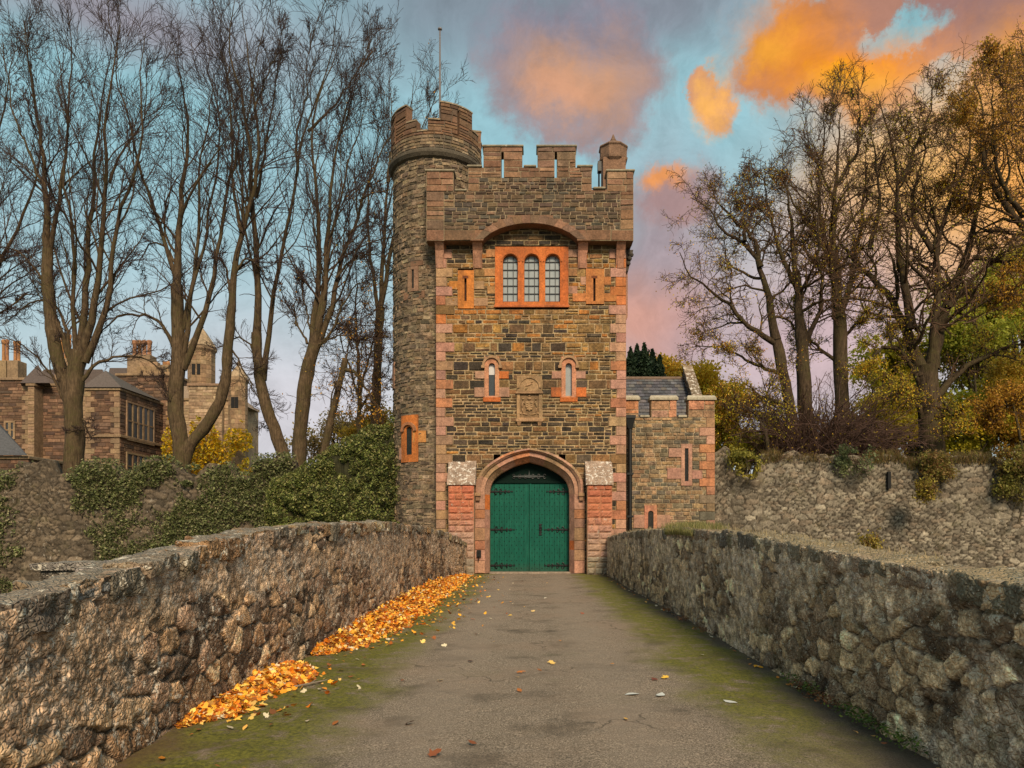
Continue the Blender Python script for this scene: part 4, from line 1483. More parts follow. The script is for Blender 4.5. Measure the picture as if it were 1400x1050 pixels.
for (a, b, zz) in [(p[0], p[1], zc1) for p in mer]:
    mb = MB()
    lo = [(a - .06, YA - .09, zz), (b + .06, YA - .09, zz), (b + .06, YA + .52, zz), (a - .06, YA + .52, zz)]
    mid = [(p[0], p[1], zz + .09) for p in lo]
    hi = [(a, YA + .05, zz + .2), (b, YA + .05, zz + .2), (b, YA + .4, zz + .2), (a, YA + .4, zz + .2)]
    mb.hull(lo, mid, (.34, .30, .22)); mb.hull([(p[0], p[1], p[2] + .001) for p in mid], hi, (.38, .34, .26))
    mb.build('coping', M_CAP, lw)
for (a, b) in ((Xa(873), Xa(890)), (Xa(925), Xa(941))):
    mb = MB(); mb.box(a + .065, b - .065, YA - .08, YA + .5, zc0 + .002, zc0 + .1, (.36, .32, .24), .02)
    mb.build('coping', M_CAP, lw)
# two slits
m = MB()
plate(m, Xa(931), Xa(946), Za(664), Za(607), [([(Xa(938.5) - .075, Za(613)), (Xa(938.5) + .075, Za(613))], Za(658))], YA - .05, YA + .2, PINK)
for (s_, a, b, za, zb_) in ((0, 912, 931, 655, 640), (0, 914, 931, 625, 613), (0, 946, 960, 655, 643)):
    m.prism([(Xa(a), Za(za)), (Xa(b), Za(za)), (Xa(b), Za(zb_)), (Xa(a), Za(zb_))], YA - .055, YA, .012, jc(PINK, .12))
m.add([(Xa(934), YA - .004, Za(660)), (Xa(943), YA - .004, Za(660)), (Xa(943), YA - .004, Za(611)), (Xa(934), YA - .004, Za(611))], [(0, 1, 2, 3)], (.02,) * 3)
m.build('slit_window', M_SAND, lodge)
m = MB()
plate(m, Xa(881), Xa(898), Za(732), Za(691), [(round_head(Xa(889.5), .11, Za(702)), Za(728))], YA - .05, YA + .2, (.42, .18, .11))
for (a, b) in ((866, 881), (898, 916)):
    m.prism([(Xa(a), Za(722)), (Xa(b), Za(722)), (Xa(b), Za(704)), (Xa(a), Za(704))], YA - .055, YA, .012, jc(PINK, .12))
m.add([(Xa(885), YA - .004, Za(730)), (Xa(894), YA - .004, Za(730)), (Xa(894), YA - .004, Za(699)), (Xa(885), YA - .004, Za(699))], [(0, 1, 2, 3)], (.02,) * 3)
m.build('slit_window', M_SAND, lodge)
# slate roof
mb = MB()
rx0, rx1 = XR + .3, 7.02
e, r = (31.0, 5.9), (34.0, 8.65)
nr = 16
for i in range(nr):
    t0, t1 = i / nr, (i + 1.25) / nr
    y0, z0 = e[0] + (r[0] - e[0]) * t0, e[1] + (r[1] - e[1]) * t0
    y1, z1 = e[0] + (r[0] - e[0]) * min(1, t1), e[1] + (r[1] - e[1]) * min(1, t1)
    u = rx0 - (i % 2) * .12
    while u < rx1:
        w = .26
        a, b = max(u, rx0) + .003, min(u + w, rx1) - .003
        if b > a:
            c2 = jc(random.choice([(.085, .088, .10), (.115, .115, .13), (.07, .072, .085), (.13, .12, .12)]), .2)
            o_ = .035 + random.uniform(0, .008)
            mb.add([(a, y0 - o_, z0 + o_), (b, y0 - o_, z0 + o_), (b, y1 - .012, z1 + .012), (a, y1 - .012, z1 + .012), (a, y0, z0), (b, y0, z0)], [(0, 1, 2, 3), (4, 5, 1, 0)], c2)
        u += w
mb.add([(rx0, e[0], e[1]), (rx1, e[0], e[1]), (rx1, r[0], r[1]), (rx0, r[0], r[1])], [(0, 1, 2, 3)], (.05,) * 3)
mb.add([(rx0, r[0], r[1]), (rx1, r[0], r[1]), (rx1, 37, 5.9), (rx0, 37, 5.9)], [(0, 1, 2, 3)], (.08,) * 3)
rf = mb.build('roof', M_SLATE, lodge)
mb = MB()
mb.tube([(rx0, r[0], r[1] + .03), (rx1, r[0], r[1] + .03)], .09, 8, (.17, .12, .09))
mb.build('ridge_tile', M_SLATE, rf)
mb = MB()
gx0, gx1 = 7.02, 7.34
pr = [(30.6, 5.9), (30.6, 6.2), (34.0, 9.15), (37.4, 6.2), (37.4, 5.9)]
mb.hull([(gx0, y, zz) for y, zz in pr], [(gx1, y, zz) for y, zz in pr], (.15, .105, .075))
for i in range(7):
    t0, t1 = i / 7 + .01, (i + 1) / 7 - .01
    f = lambda t, o_: (30.6 + 3.4 * t, 6.2 + 2.95 * t + o_)
    (ya, za), (yb_, zb_) = f(t0, .003), f(t1, .003)
    (yc, zc_), (yd_, zd_) = f(t1, .16), f(t0, .16)
    mb.hull([(gx0 - .06, ya, za), (gx0 - .06, yb_, zb_), (gx0 - .06, yc, zc_), (gx0 - .06, yd_, zd_)], [(gx1 + .06, ya, za), (gx1 + .06, yb_, zb_), (gx1 + .06, yc, zc_), (gx1 + .06, yd_, zd_)], jc((.20, .15, .10), .2))
mb.build('gable', M_SANDL, lodge)

# ================================================================ GROUND, ROAD
gxs = np.concatenate([np.linspace(-900, -60, 22), np.linspace(-55, 55, 111), np.linspace(60, 900, 22)])
gys = np.concatenate([np.linspace(-300, -40, 12), np.linspace(-35, 80, 116), np.linspace(90, 1500, 30)])
GX, GY = np.meshgrid(gxs, gys)


def ground_z(x, y):
    x = np.asarray(x, float); y = np.asarray(y, float)
    z = np.full(np.broadcast(x, y).shape, -0.5)
    ditch = sstep(-14, -2, y) * (1 - sstep(31.5, 33.0, y))
    z = z - 3.0 * ditch * (1 - 0 * x)
    inner = sstep(32.0, 34.0, y)
    z = z + inner * (1.7 + 0.8 * sstep(36, 60, y))
    z = z + 0.25 * fbm(x * 0.12, y * 0.12, None, 3, 77)
    z = z + 10 * sstep(120, 600, y)
    return z


GZ = ground_z(GX, GY)
gv = np.stack([GX, GY, GZ], -1).reshape(-1, 3)
ny, nx = GX.shape
idx = np.arange(ny * nx).reshape(ny, nx)
gf = np.stack([idx[:-1, :-1], idx[:-1, 1:], idx[1:, 1:], idx[1:, :-1]], -1).reshape(-1, 4)
tag(mesh_np('ground', gv, gf, M_GROUND, smooth=True), kind='structure')


def road_z(x, y):
    return 0.02 * fbm(np.asarray(x) * 0.8, np.asarray(y) * 0.5, None, 3, 5) - 0.035 * (np.asarray(x) / 2.9) ** 2


rx = np.linspace(-3.05, 3.05, 90)
ry = np.concatenate([np.linspace(-14, 2.8, 40), 3.0 * (30.0 / 3.0) ** np.linspace(0, 1, 260)])
RX, RY = np.meshgrid(rx, ry)
RZ = road_z(RX, RY) + 0.006 * fbm(RX * 9, RY * 9, None, 3, 6)
ny, nx = RX.shape
idx = np.arange(ny * nx).reshape(ny, nx)
rfa = np.stack([idx[:-1, :-1], idx[:-1, 1:], idx[1:, 1:], idx[1:, :-1]], -1).reshape(-1, 4)
tag(mesh_np('road', np.stack([RX, RY, RZ], -1).reshape(-1, 3), rfa, M_ROAD, smooth=True), kind='structure')
mb = MB()
mb.box(-3.0, 3.0, -14, 28.3, -4.5, -0.25, (.15, .13, .10))
tag(mb.build('bridge_deck', M_RWALL), 'rough stone body of the bridge carrying the road to the gate', 'bridge')
mb = MB()
mb.box(X(669), X(780), 28.97, 29.48, -.3, 0.045, (.28, .22, .17), .01)
mb.build('threshold', M_SAND, root)

# ================================================================ BRIDGE PARAPETS
LTOP = [(-14, .95), (2, 1.0), (4.04, 1.16), (5.1, 1.30), (6.9, 1.50), (9, 1.66), (14.2, 1.80), (20, 1.76), (23, 1.67), (26, 1.48), (28.6, 1.15)]
RTOP = [(-14, 1.05), (2, 1.15), (4.35, 1.27), (5, 1.31), (7.84, 1.45), (10, 1.56), (14.4, 1.68), (19, 1.66), (23.6, 1.58), (28.6, 1.40)]


def rubble_strip(name, ys, xin, top, sgn, pal, mort, mat, parent, seed, cov=0.0, thick=0.55, zdn=-4.0, cw=.36, ch=.20, covtop=.5, gainc=1.12):
    """a parapet: bulging stones set in rough mortar on the road face, top and outer face closed"""
    tz = np.interp(ys, [p[0] for p in top], [p[1] for p in top])
    nz = 84
    t = np.linspace(0, 1, nz)
    S, T = np.meshgrid(ys, t, indexing='ij')
    TOPZ = tz[:, None]
    ZZ = -0.12 + (TOPZ + 0.12) * T
    gap, idn, id2 = voro(S + .05 * fbm(S * 3, ZZ * 3, None, 2, seed + 1), ZZ + .03 * fbm(S * 4, ZZ * 4, None, 2, seed + 2), cw, ch, .4, seed)
    gap2, idm, _ = voro(S, ZZ, .10, .07, .45, seed + 50)
    g = sstep(.008, .05, gap)
    cover = sstep(-.15, .35, fbm(S * 1.1, ZZ * 1.6, None, 4, seed + 3) + cov + .9 * (ZZ / np.maximum(TOPZ, .1) - covtop))
    big = g * (.010 + .022 * idn + .008 * vnoise(S * 5 + idn * 50, ZZ * 5 + idn * 31, None, seed + 60))
    pebble = sstep(.0, .02, gap2) * (.004 + .012 * idm)
    rough = .006 * fbm(S * 26, ZZ * 26, None, 3, seed + 4, .6) + .006 * fbm(S * 6, ZZ * 6, None, 4, seed + 8, .6)
    h = big * (1 - .75 * cover) + pebble * (.4 + .6 * cover) + rough
    h = np.where(gap < .012, h - .02 * (1 - cover), h)
    gap3, idq, _ = voro(S, ZZ, .16, .12, .45, seed + 90)
    hole = sstep(.86, .93, idq) * sstep(.01, .05, gap3)
    h = h - hole * .03
    Xw = xin(S) + sgn * (.03 - h)
    pal = np.array(pal); mo = np.array(mort)
    sc = pal[(idn * 997).astype(int) % len(pal)] * (.55 + .9 * id2)[..., None]
    pc_ = pal[(idm * 613).astype(int) % len(pal)] * .55 + mo * .45
    mortc = mo * (1 + .25 * fbm(S * 8, ZZ * 8, None, 3, seed + 6))[..., None]
    fl = sstep(.55, .7, (idm + .35 * fbm(S * 2, ZZ * 2, None, 2, seed + 7)))[..., None]
    coverc = mortc * .7 + pc_ * .3
    gap4, idf, _ = voro(S, ZZ, .07, .06, .45, seed + 70)
    coverc = coverc * (.55 + .95 * idf)[..., None]
    coverc = coverc * (1 - fl * .5) + np.array((.46, .39, .32)) * fl * .5
    c3 = sc * (g * (1 - .7 * cover))[..., None] + coverc * (1 - g * (1 - .7 * cover))[..., None]
    # open joints are deep and earthy
    jn = ((1 - sstep(.006, .04, gap)) * (1 - .75 * cover))[..., None]
    c3 = c3 * (.9 + .8 * sstep(-.9, .9, fbm(S * 14, ZZ * 14, None, 3, seed + 40)))[..., None]
    c3 = c3 * (1 - .5 * hole[..., None])
    c3 = c3 * (1 - .85 * jn) + np.array((.03, .022, .015)) * .85 * jn
    c3 = c3 * gainc
    V = [np.stack([Xw, S, ZZ], -1)]
    C3 = [c3]
    # top and outer face
    tt = np.linspace(0, 1, 7)[1:]
    S2, T2 = np.meshgrid(ys, tt, indexing='ij')
    V.append(np.stack([xin(S2) + sgn * (.03 + thick * T2), S2, tz[:, None] - .05 * T2 + .012 * fbm(S2 * 4, T2 * 3, None, 3, seed + 9)], -1))
    C3.append(np.tile(mo, S2.shape + (1,)))
    t3 = np.linspace(1, 0, 14)
    S3, T3 = np.meshgrid(ys, t3[1:], indexing='ij')
    V.append(np.stack([xin(S3) + sgn * (.03 + thick + .03 * fbm(S3 * 3, T3 * 12, None, 3, seed + 10)), S3, zdn + (tz[:, None] - zdn) * T3], -1))
    C3.append(np.tile(pal[0], S3.shape + (1,)))
    V = np.concatenate(V, 1); C3 = np.concatenate(C3, 1)
    a, b = V.shape[:2]
    idx = np.arange(a * b).reshape(a, b)
    fc = np.stack([idx[:-1, :-1], idx[1:, :-1], idx[1:, 1:], idx[:-1, 1:]], -1).reshape(-1, 4)
    return mesh_np(name, V.reshape(-1, 3), fc, mat, parent, cols=np.clip(C3, .005, 1).reshape(-1, 3), smooth=True)


ys = [-14.0]
while ys[-1] < 28.75:
    y = ys[-1]
    ys.append(y + (.5 if y < 1 else max(.017, .0038 * y)))
ys = np.array(ys)
lx = lambda y: -2.9 + .52 * sstep(22, 29.5, y) ** 1.3 + .04 * np.sin(y * .6)
rxf = lambda y: 2.88 + .03 * np.sin(y * .5 + 1)
LP = [(.26, .15, .08), (.13, .078, .048), (.36, .22, .12), (.085, .056, .038), (.27, .165, .105), (.46, .30, .175)]
RP = [(.26, .18, .10), (.10, .068, .04), (.37, .265, .15), (.16, .113, .07), (.50, .37, .22)]
lpw = empty('bridge_parapet', (-3.1, 8, 0), 'brown rubble bridge parapet on the left with autumn leaves heaped along its foot', 'parapet wall')
rubble_strip('wall', ys, lx, LTOP, -1, LP, (.40, .27, .175), M_LWALL, lpw, 3, -.05, thick=.45, covtop=.5)
rpw = empty('bridge_parapet', (3.1, 8, 0), 'dark grey mossy bridge parapet on the right of the road', 'parapet wall')
rubble_strip('wall', ys, rxf, RTOP, 1, RP, (.36, .28, .185), M_RWALL, rpw, 31, .1, thick=.5, cw=.30, ch=.18, covtop=.4, gainc=1.3)


def rock(acc, c, dims, col, seed, n=7, round_=.22, amp=.06, rot=0.0, tilt=0.0):
    """one weathered coping stone: a rounded, noise-worn box. appends to acc (lists of arrays)"""
    lin = np.linspace(-1, 1, n)
    U, Vv = np.meshgrid(lin, lin, indexing='ij')
    o = np.ones_like(U)
    vs, fs, b = [], [], 0
    for ax in range(3):
        for sg in (-1, 1):
            p = [None] * 3
            p[ax] = o * sg; p[(ax + 1) % 3] = U; p[(ax + 2) % 3] = Vv
            q_ = np.stack(p, -1).reshape(-1, 3)
            vs.append(q_)
            ii = np.arange(n * n).reshape(n, n) + b
            f = np.stack([ii[:-1, :-1], ii[1:, :-1], ii[1:, 1:], ii[:-1, 1:]], -1).reshape(-1, 4)
            if sg < 0: f = f[:, ::-1]
            fs.append(f); b += n * n
    v = np.concatenate(vs); f = np.concatenate(fs)
    r = (np.abs(v) ** 7).sum(1) ** (1 / 7)
    vr = v / r[:, None]
    w = v * (1 - round_) + vr * round_ * .93
    w = w * np.array(dims) / 2
    k_ = 1 / max(dims)
    nn = np.stack([fbm(w[:, 0] * 4 + seed, w[:, 1] * 4, w[:, 2] * 4, 4, 3), fbm(w[:, 0] * 4, w[:, 1] * 4 + seed, w[:, 2] * 4, 4, 4), fbm(w[:, 0] * 4, w[:, 1] * 4, w[:, 2] * 4 + seed, 4, 5)], -1)
    nf = fbm(w[:, 0] * 15 + seed, w[:, 1] * 15, w[:, 2] * 15, 3, 6)
    w = w + nn * amp * min(1, min(dims) * 3) + nf[:, None] * vr * .012
    ca, sa = math.cos(rot), math.sin(rot)
    x, y, z = w[:, 0] * ca - w[:, 1] * sa, w[:, 0] * sa + w[:, 1] * ca, w[:, 2]
    z = z + y * tilt
    w = np.stack([x, y, z], -1) + np.array(c)
    base = acc['n']
    acc['v'].append(w); acc['f'].append(f + base); acc['c'].append(np.tile(np.array(col) * 1.35, (len(w), 1)) * (1 + .2 * nn[:, :1])); acc['n'] += len(w)


def acc_new(): return dict(v=[], f=[], c=[], n=0)


def acc_build(acc, name, mat, parent, smooth=True, split=True):
    if split:
        b = 0
        for v, f, c_ in zip(acc['v'], acc['f'], acc['c']):
            o_ = mesh_np(name, v, f - b, mat, parent, cols=np.clip(c_, .005, 1), smooth=smooth); b += len(v)
        return o_
    return mesh_np(name, np.concatenate(acc['v']), np.concatenate(acc['f']), mat, parent, cols=np.clip(np.concatenate(acc['c']), .005, 1), smooth=smooth)


# coping of the left parapet: big lichened blocks and slate slabs
acc = acc_new(); acc2 = acc_new()
y = -13.8; i = 0
while y < 28.4:
    L = random.choice([random.uniform(.22, .4), random.uniform(.35, .7)])
    z0 = np.interp(y + L / 2, [p[0] for p in LTOP], [p[1] for p in LTOP])
    sl = (np.interp(y + L, [p[0] for p in LTOP], [p[1] for p in LTOP]) - np.interp(y, [p[0] for p in LTOP], [p[1] for p in LTOP])) / L
    xi = float(lx(y + L / 2))
    h = random.uniform(.11, .24)
    cc = jc(random.choice([(.20, .14, .085), (.15, .11, .075), (.25, .18, .10), (.12, .095, .07), (.20, .12, .06)]), .2)
    W_ = random.uniform(.30, .38)
    pr = random.uniform(-.01, .035)
    n = 24 if 2 < y < 7 else (14 if y < 14 else 7)
    rock(acc, (xi - W_ / 2 + pr, y + L / 2, z0 - h * .45 + random.uniform(-.025, .02)), (W_, L * 1.0, h), cc, i * 3.1, n, .34, .06, random.uniform(-.09, .09), sl)
    # outer row of flat slabs
    h2 = random.uniform(.04, .07)
    L2 = L * random.uniform(.95, 1.05)
    c2 = jc(random.choice([(.19, .165, .14), (.15, .14, .13), (.24, .21, .17), (.20, .16, .12)]), .15)
    rock(acc2, (xi - .25 + random.uniform(-.02, .02), y + L / 2, z0 - .06 + random.uniform(-.015, .015)), (.46 + random.uniform(-.04, .04), L2, h2), c2, i * 1.7, max(6, n - 3), .12, .03, random.uniform(-.08, .08), sl)
    y += L; i += 1
acc_build(acc, 'coping_stone', M_LCOP, lpw)
acc_build(acc2, 'slate_slab', M_LCOP, lpw)
# coping of the right parapet: turfed and rounded
acc = acc_new()
y = -13.8
while y < 28.4:
    L = random.uniform(.35, .8)
    z0 = np.interp(y + L / 2, [p[0] for p in RTOP], [p[1] for p in RTOP])
    sl = (np.interp(y + L, [p[0] for p in RTOP], [p[1] for p in RTOP]) - np.interp(y, [p[0] for p in RTOP], [p[1] for p in RTOP])) / L
    xi = float(rxf(y + L / 2))
    h = random.uniform(.15, .26)
    cc = jc(random.choice([(.20, .16, .10), (.16, .135, .09), (.23, .17, .11), (.12, .105, .08)]), .15)
    n = 24 if 2 < y < 7 else (14 if y < 14 else 7)
    rock(acc, (xi + .31 - random.uniform(.0, .03), y + L / 2, z0 - h * .45), (.58, L * 1.3, h), cc, i * 2.3, n, .6, .06, random.uniform(-.06, .06), sl)
    y += L; i += 1
acc_build(acc, 'coping_stone', M_RCOP, rpw)
# pier slab jutting out of the left parapet
acc = acc_new()
rock(acc, (-4.15, 6.9, 1.29), (.75, .5, .07), (.17, .15, .13), 4.4, 9, .12, .03)
rock(acc, (-4.05, 6.9, 1.18), (.8, .45, .16), (.10, .085, .07), 6.4, 9, .15, .04)
rock(acc, (-3.9, 6.9, -1.5), (.9, .45, 5.2), (.12, .10, .08), 6.4, 9, .15, .04)
acc_build(acc, 'pier', M_LCOP, lpw, split=False)

# ================================================================ CURTAIN WALLS
def sheet_wall(name, xs, yfun, top, pal, mort, mat, parent, seed, zb=-3.2, cw=.31, ch=.125, thick=.9, nz=150):
    tz = np.interp(xs, [p[0] for p in top], [p[1] for p in top])
    t = np.linspace(0, 1, nz)
    S, T = np.meshgrid(xs, t, indexing='ij')
    tzz = tz + .10 * fbm(xs * 2.5, xs * 0, None, 4, seed + 30)
    ZZ = zb + (tzz[:, None] - zb) * T
    gap, idn, id2 = voro(S + .05 * fbm(S * 2, ZZ * 2, None, 2, seed), ZZ + .03 * fbm(S * 2, ZZ * 2, None, 2, seed + 1), cw, ch, .38, seed)
    gapb, idb, idb2 = voro(S + .08 * fbm(S * 2, ZZ * 2, None, 2, seed + 44), ZZ, cw * 1.75, ch * 1.7, .38, seed + 45)
    mbig = fbm(S * .7, ZZ * .9, None, 3, seed + 46) > .12
    gap = np.where(mbig, gapb, gap); idn = np.where(mbig, idb, idn); id2 = np.where(mbig, idb2, id2)
    g = sstep(.012, .085, gap)
    h = g * (.02 + .04 * idn) + .02 * fbm(S * 6, ZZ * 6, None, 3, seed + 4) + .06 * fbm(S * .6, ZZ * .6, None, 2, seed + 5)
    pal = np.array(pal)
    pm_ = pal.mean(0)
    sc = (pal[(idn * 997).astype(int) % len(pal)] * .55 + pm_ * .45) * (.75 + .5 * id2)[..., None]
    c3 = sc * g[..., None] + np.array(mort) * (1 - g)[..., None]
    V = [np.stack([S, yfun(S) - h, ZZ], -1)]; C3 = [c3]
    for (dy, fz) in ((.3, 0), (.6, 0), (.9, 0), (.92, .5), (.95, 1)):
        zz = tzz * (1 - fz) + zb * fz
        V.append(np.stack([xs, yfun(xs) + thick * dy, zz + (.05 * fbm(xs * 3, xs * 0 + dy, None, 3, seed + 8) if fz == 0 else 0)], -1)[:, None])
        C3.append(np.tile(pal[0], (len(xs), 1, 1)))
    V = np.concatenate(V, 1); C3 = np.concatenate(C3, 1)
    a, b = V.shape[:2]
    idx = np.arange(a * b).reshape(a, b)
    fc = np.stack([idx[:-1, :-1], idx[1:, :-1], idx[1:, 1:], idx[:-1, 1:]], -1).reshape(-1, 4)
    return mesh_np(name, V.reshape(-1, 3), fc, mat, parent, cols=np.clip(C3, .005, 1).reshape(-1, 3), smooth=True)


YCR = lambda x: 30.7 - 0.10 * (np.asarray(x, float) - 7.4)
YCL = lambda x: 31.4 + 0.06 * (np.asarray(x, float) + 5)


def topline(pts, Y): return [((px - CX) / F * Y, EYE + (HY - py) / F * Y) for px, py in pts]


RT = topline([(970, 616), (984, 613), (1003, 612), (1008, 640), (1040, 652), (1048, 622), (1080, 618), (1170, 624), (1230, 622), (1240, 632), (1262, 634), (1285, 624), (1350, 626), (1366, 634), (1400, 650), (1440, 660), (1500, 640), (1700, 640)], 30.0)
cr = empty('curtain_wall', (15, 30, 0), 'ruined pale grey rubble curtain wall running right from the small lodge', 'wall')
CP = [(.20, .172, .13), (.13, .11, .083), (.26, .225, .17), (.095, .078, .058), (.33, .29, .22), (.20, .15, .105)]
sheet_wall('wall', np.linspace(7.35, 27, 600), YCR, RT, CP, (.04, .032, .022), M_CURT, cr, 8)
m = MB()
xs_ = (1215.5 - CX) / F * 29.9
m.box(xs_ - .06, xs_ + .06, float(YCR(xs_)) - .14, float(YCR(xs_)) + .3, Z(668, 29.9), Z(645, 29.9), (.015,) * 3)
m.build('arrow_slit', M_DARK, cr)
LT = topline([(-300, 640), (-60, 645), (0, 655), (36, 650), (38, 636), (72, 632), (82, 650), (112, 648), (125, 632), (160, 636), (172, 655), (190, 645), (205, 632), (235, 630), (250, 650), (270, 652), (285, 634), (312, 634), (322, 652), (345, 652), (347, 628), (398, 625), (402, 648), (440, 650), (550, 650)], 31.0)
cl = empty('curtain_wall', (-15, 31, 0), 'ruined dark rubble curtain wall left of the tower, patched with ivy', 'wall')
CP2 = [(.12, .09, .06), (.085, .066, .047), (.16, .12, .08), (.06, .048, .034), (.20, .155, .11)]
sheet_wall('wall', np.linspace(-31, -5.0, 620), YCL, LT, CP2, (.03, .024, .017), M_CURT, cl, 21)

# ================================================================ LEAVES ON THE GROUND
def leaf_mesh(name, pos, size, nrm_jit, cols, mat, parent=None, shape='maple', flat=.25, curl=.25, rng=None):
    """many separate small leaves in one mesh; each a lobed fan, slightly curled"""
    rng = rng or RNG
    n = len(pos)
    if shape == 'maple':
        ang = np.array([-90, -50, -28, 10, 28, 62, 90, 118, 152, 170, 208, 230]) * PI / 180
        rad = np.array([.35, .55, .38, .95, .5, .9, 1.1, .9, .5, .95, .38, .55])
    elif shape == 'oval':
        ang = np.array([-90, -30, 30, 90, 150, 210]) * PI / 180
        rad = np.array([.9, .55, .55, 1.0, .55, .55])
    else:
        ang = np.array([-90, 0, 90, 180]) * PI / 180
        rad = np.array([1, .6, 1, .6])
    k = len(ang)
    lx_ = np.cos(ang) * rad; ly_ = np.sin(ang) * rad
    yaw = rng.uniform(0, 2 * PI, n)
    nrm = np.stack([rng.normal(0, nrm_jit, n), rng.normal(0, nrm_jit, n), np.ones(n)], -1)
    nrm /= np.linalg.norm(nrm, axis=1)[:, None]
    u = np.stack([np.cos(yaw), np.sin(yaw), np.zeros(n)], -1)
    u = u - (u * nrm).sum(1)[:, None] * nrm; u /= np.linalg.norm(u, axis=1)[:, None]
    v = np.cross(nrm, u)
    s = size[:, None, None]
    cu = rng.uniform(-curl, curl, n)[:, None] * (lx_ ** 2)[None] + rng.uniform(-curl, curl, n)[:, None] * (ly_ ** 2)[None]
    ring = pos[:, None] + s * (u[:, None] * lx_[None, :, None] + v[:, None] * ly_[None, :, None] + nrm[:, None] * cu[..., None])
    if shape == 'quad':
        V = ring.reshape(-1, 3)
        f = (np.arange(n)[:, None] * k + np.arange(k)[None])
        return mesh_np(name, V, f, mat, parent, fcols=cols)
    V = np.concatenate([pos[:, None], ring], 1).reshape(-1, 3)
    a = np.arange(k)
    tri_ = np.stack([np.zeros(k, int), 1 + a, 1 + (a + 1) % k], -1)
    f = (np.arange(n)[:, None, None] * (k + 1) + tri_[None]).reshape(-1, 3)
    return mesh_np(name, V, f, mat, parent, fcols=np.repeat(cols, k, 0))


LC = np.array([(.30, .10, .03), (.22, .085, .03), (.60, .25, .04), (.88, .50, .08), (.92, .62, .16), (.80, .44, .06), (.80, .27, .02), (.85, .36, .03), (.72, .20, .015), (.90, .48, .07), (.55, .14, .015), (.86, .55, .16), (.42, .12, .02), (.95, .40, .03)])


def pick(pal, n, var=.25, p=None):
    c_ = pal[RNG.choice(len(pal), n, p=p)]
    return np.clip(c_ * RNG.uniform(1 - var, 1 + var, (n, 1)), .003, .98)


def pile(name, y0, y1, prof, hgt, n, label):
    """prof(y) = width out from the wall"""
    yy = RNG.uniform(0, 1, n)
    yy = y0 + (y1 - y0) * yy
    w = prof(yy)
    t = RNG.uniform(0, 1, n) ** 1.1 + (RNG.uniform(0, 1, n) < .10) * RNG.exponential(.45, n)
    xx = lx(yy) + .0 + w * t
    keep = w > .02
    yy, xx, t, w = yy[keep], xx[keep], t[keep], w[keep]
    zz = np.maximum(road_z(xx, yy), -.05) + .015 + hgt * (w / .6) * np.clip(1 - t, 0, 1) ** 1.3 * RNG.uniform(.4, 1.12, len(xx))
    sz = RNG.uniform(.024, .060, len(xx))
    col = pick(LC, len(xx))
    pale = RNG.uniform(0, 1, len(xx)) < .05
    col[pale] = np.array((.72, .62, .42))
    o = leaf_mesh(name, np.stack([xx, yy, zz], -1), sz, .6, col, M_FALL, None, 'maple', curl=.35)
    tag(o, label, 'leaf litter', 'drifts of fallen autumn leaves', 'stuff')
    # dead-leaf bed below, same object material family
    ny_, nx_ = 160, 10
    YY, TT = np.meshgrid(np.linspace(y0, y1, ny_), np.linspace(0, .82, nx_), indexing='ij')
    WW = prof(YY)
    XX = lx(YY) + WW * TT
    ZZ = np.maximum(road_z(XX, YY), -.05) + hgt * .72 * (WW / .6) * (1 - TT) ** 1.3 - .012
    idx = np.arange(ny_ * nx_).reshape(ny_, nx_)
    fc = np.stack([idx[:-1, :-1], idx[1:, :-1], idx[1:, 1:], idx[:-1, 1:]], -1).reshape(-1, 4)
    cc = np.tile(np.array((.36, .11, .015)), (ny_ * nx_, 1))
    mesh_np('leaf_bed', np.stack([XX, YY, ZZ], -1).reshape(-1, 3), fc, M_FALL, o, cols=cc, smooth=True)


pile('leaf_drift', 9.8, 27.5, lambda y: np.interp(y, [9.8, 10.4, 11.5, 13, 16, 20, 24, 27.5], [.12, .42, .62, .72, .78, .8, .62, .25]) * (1 + .12 * np.sin(np.asarray(y) * 3.1)), .17, 12000,
     'long heap of orange leaves against the left parapet, reaching almost to the gate')
pile('leaf_drift', 6.1, 9.1, lambda y: np.interp(y, [6.1, 6.4, 7.0, 7.8, 8.4, 9.1], [.05, .30, .36, .50, .60, .10]) * (1 + .15 * np.sin(np.asarray(y) * 5)), .12, 1700,
     'smaller near heap of orange leaves at the foot of the left parapet')


def ground_pt(px, py):
    Y = EYE * F / (py - HY)
    return ((px - CX) / F * Y, Y, float(road_z((px - CX) / F * Y, Y)))


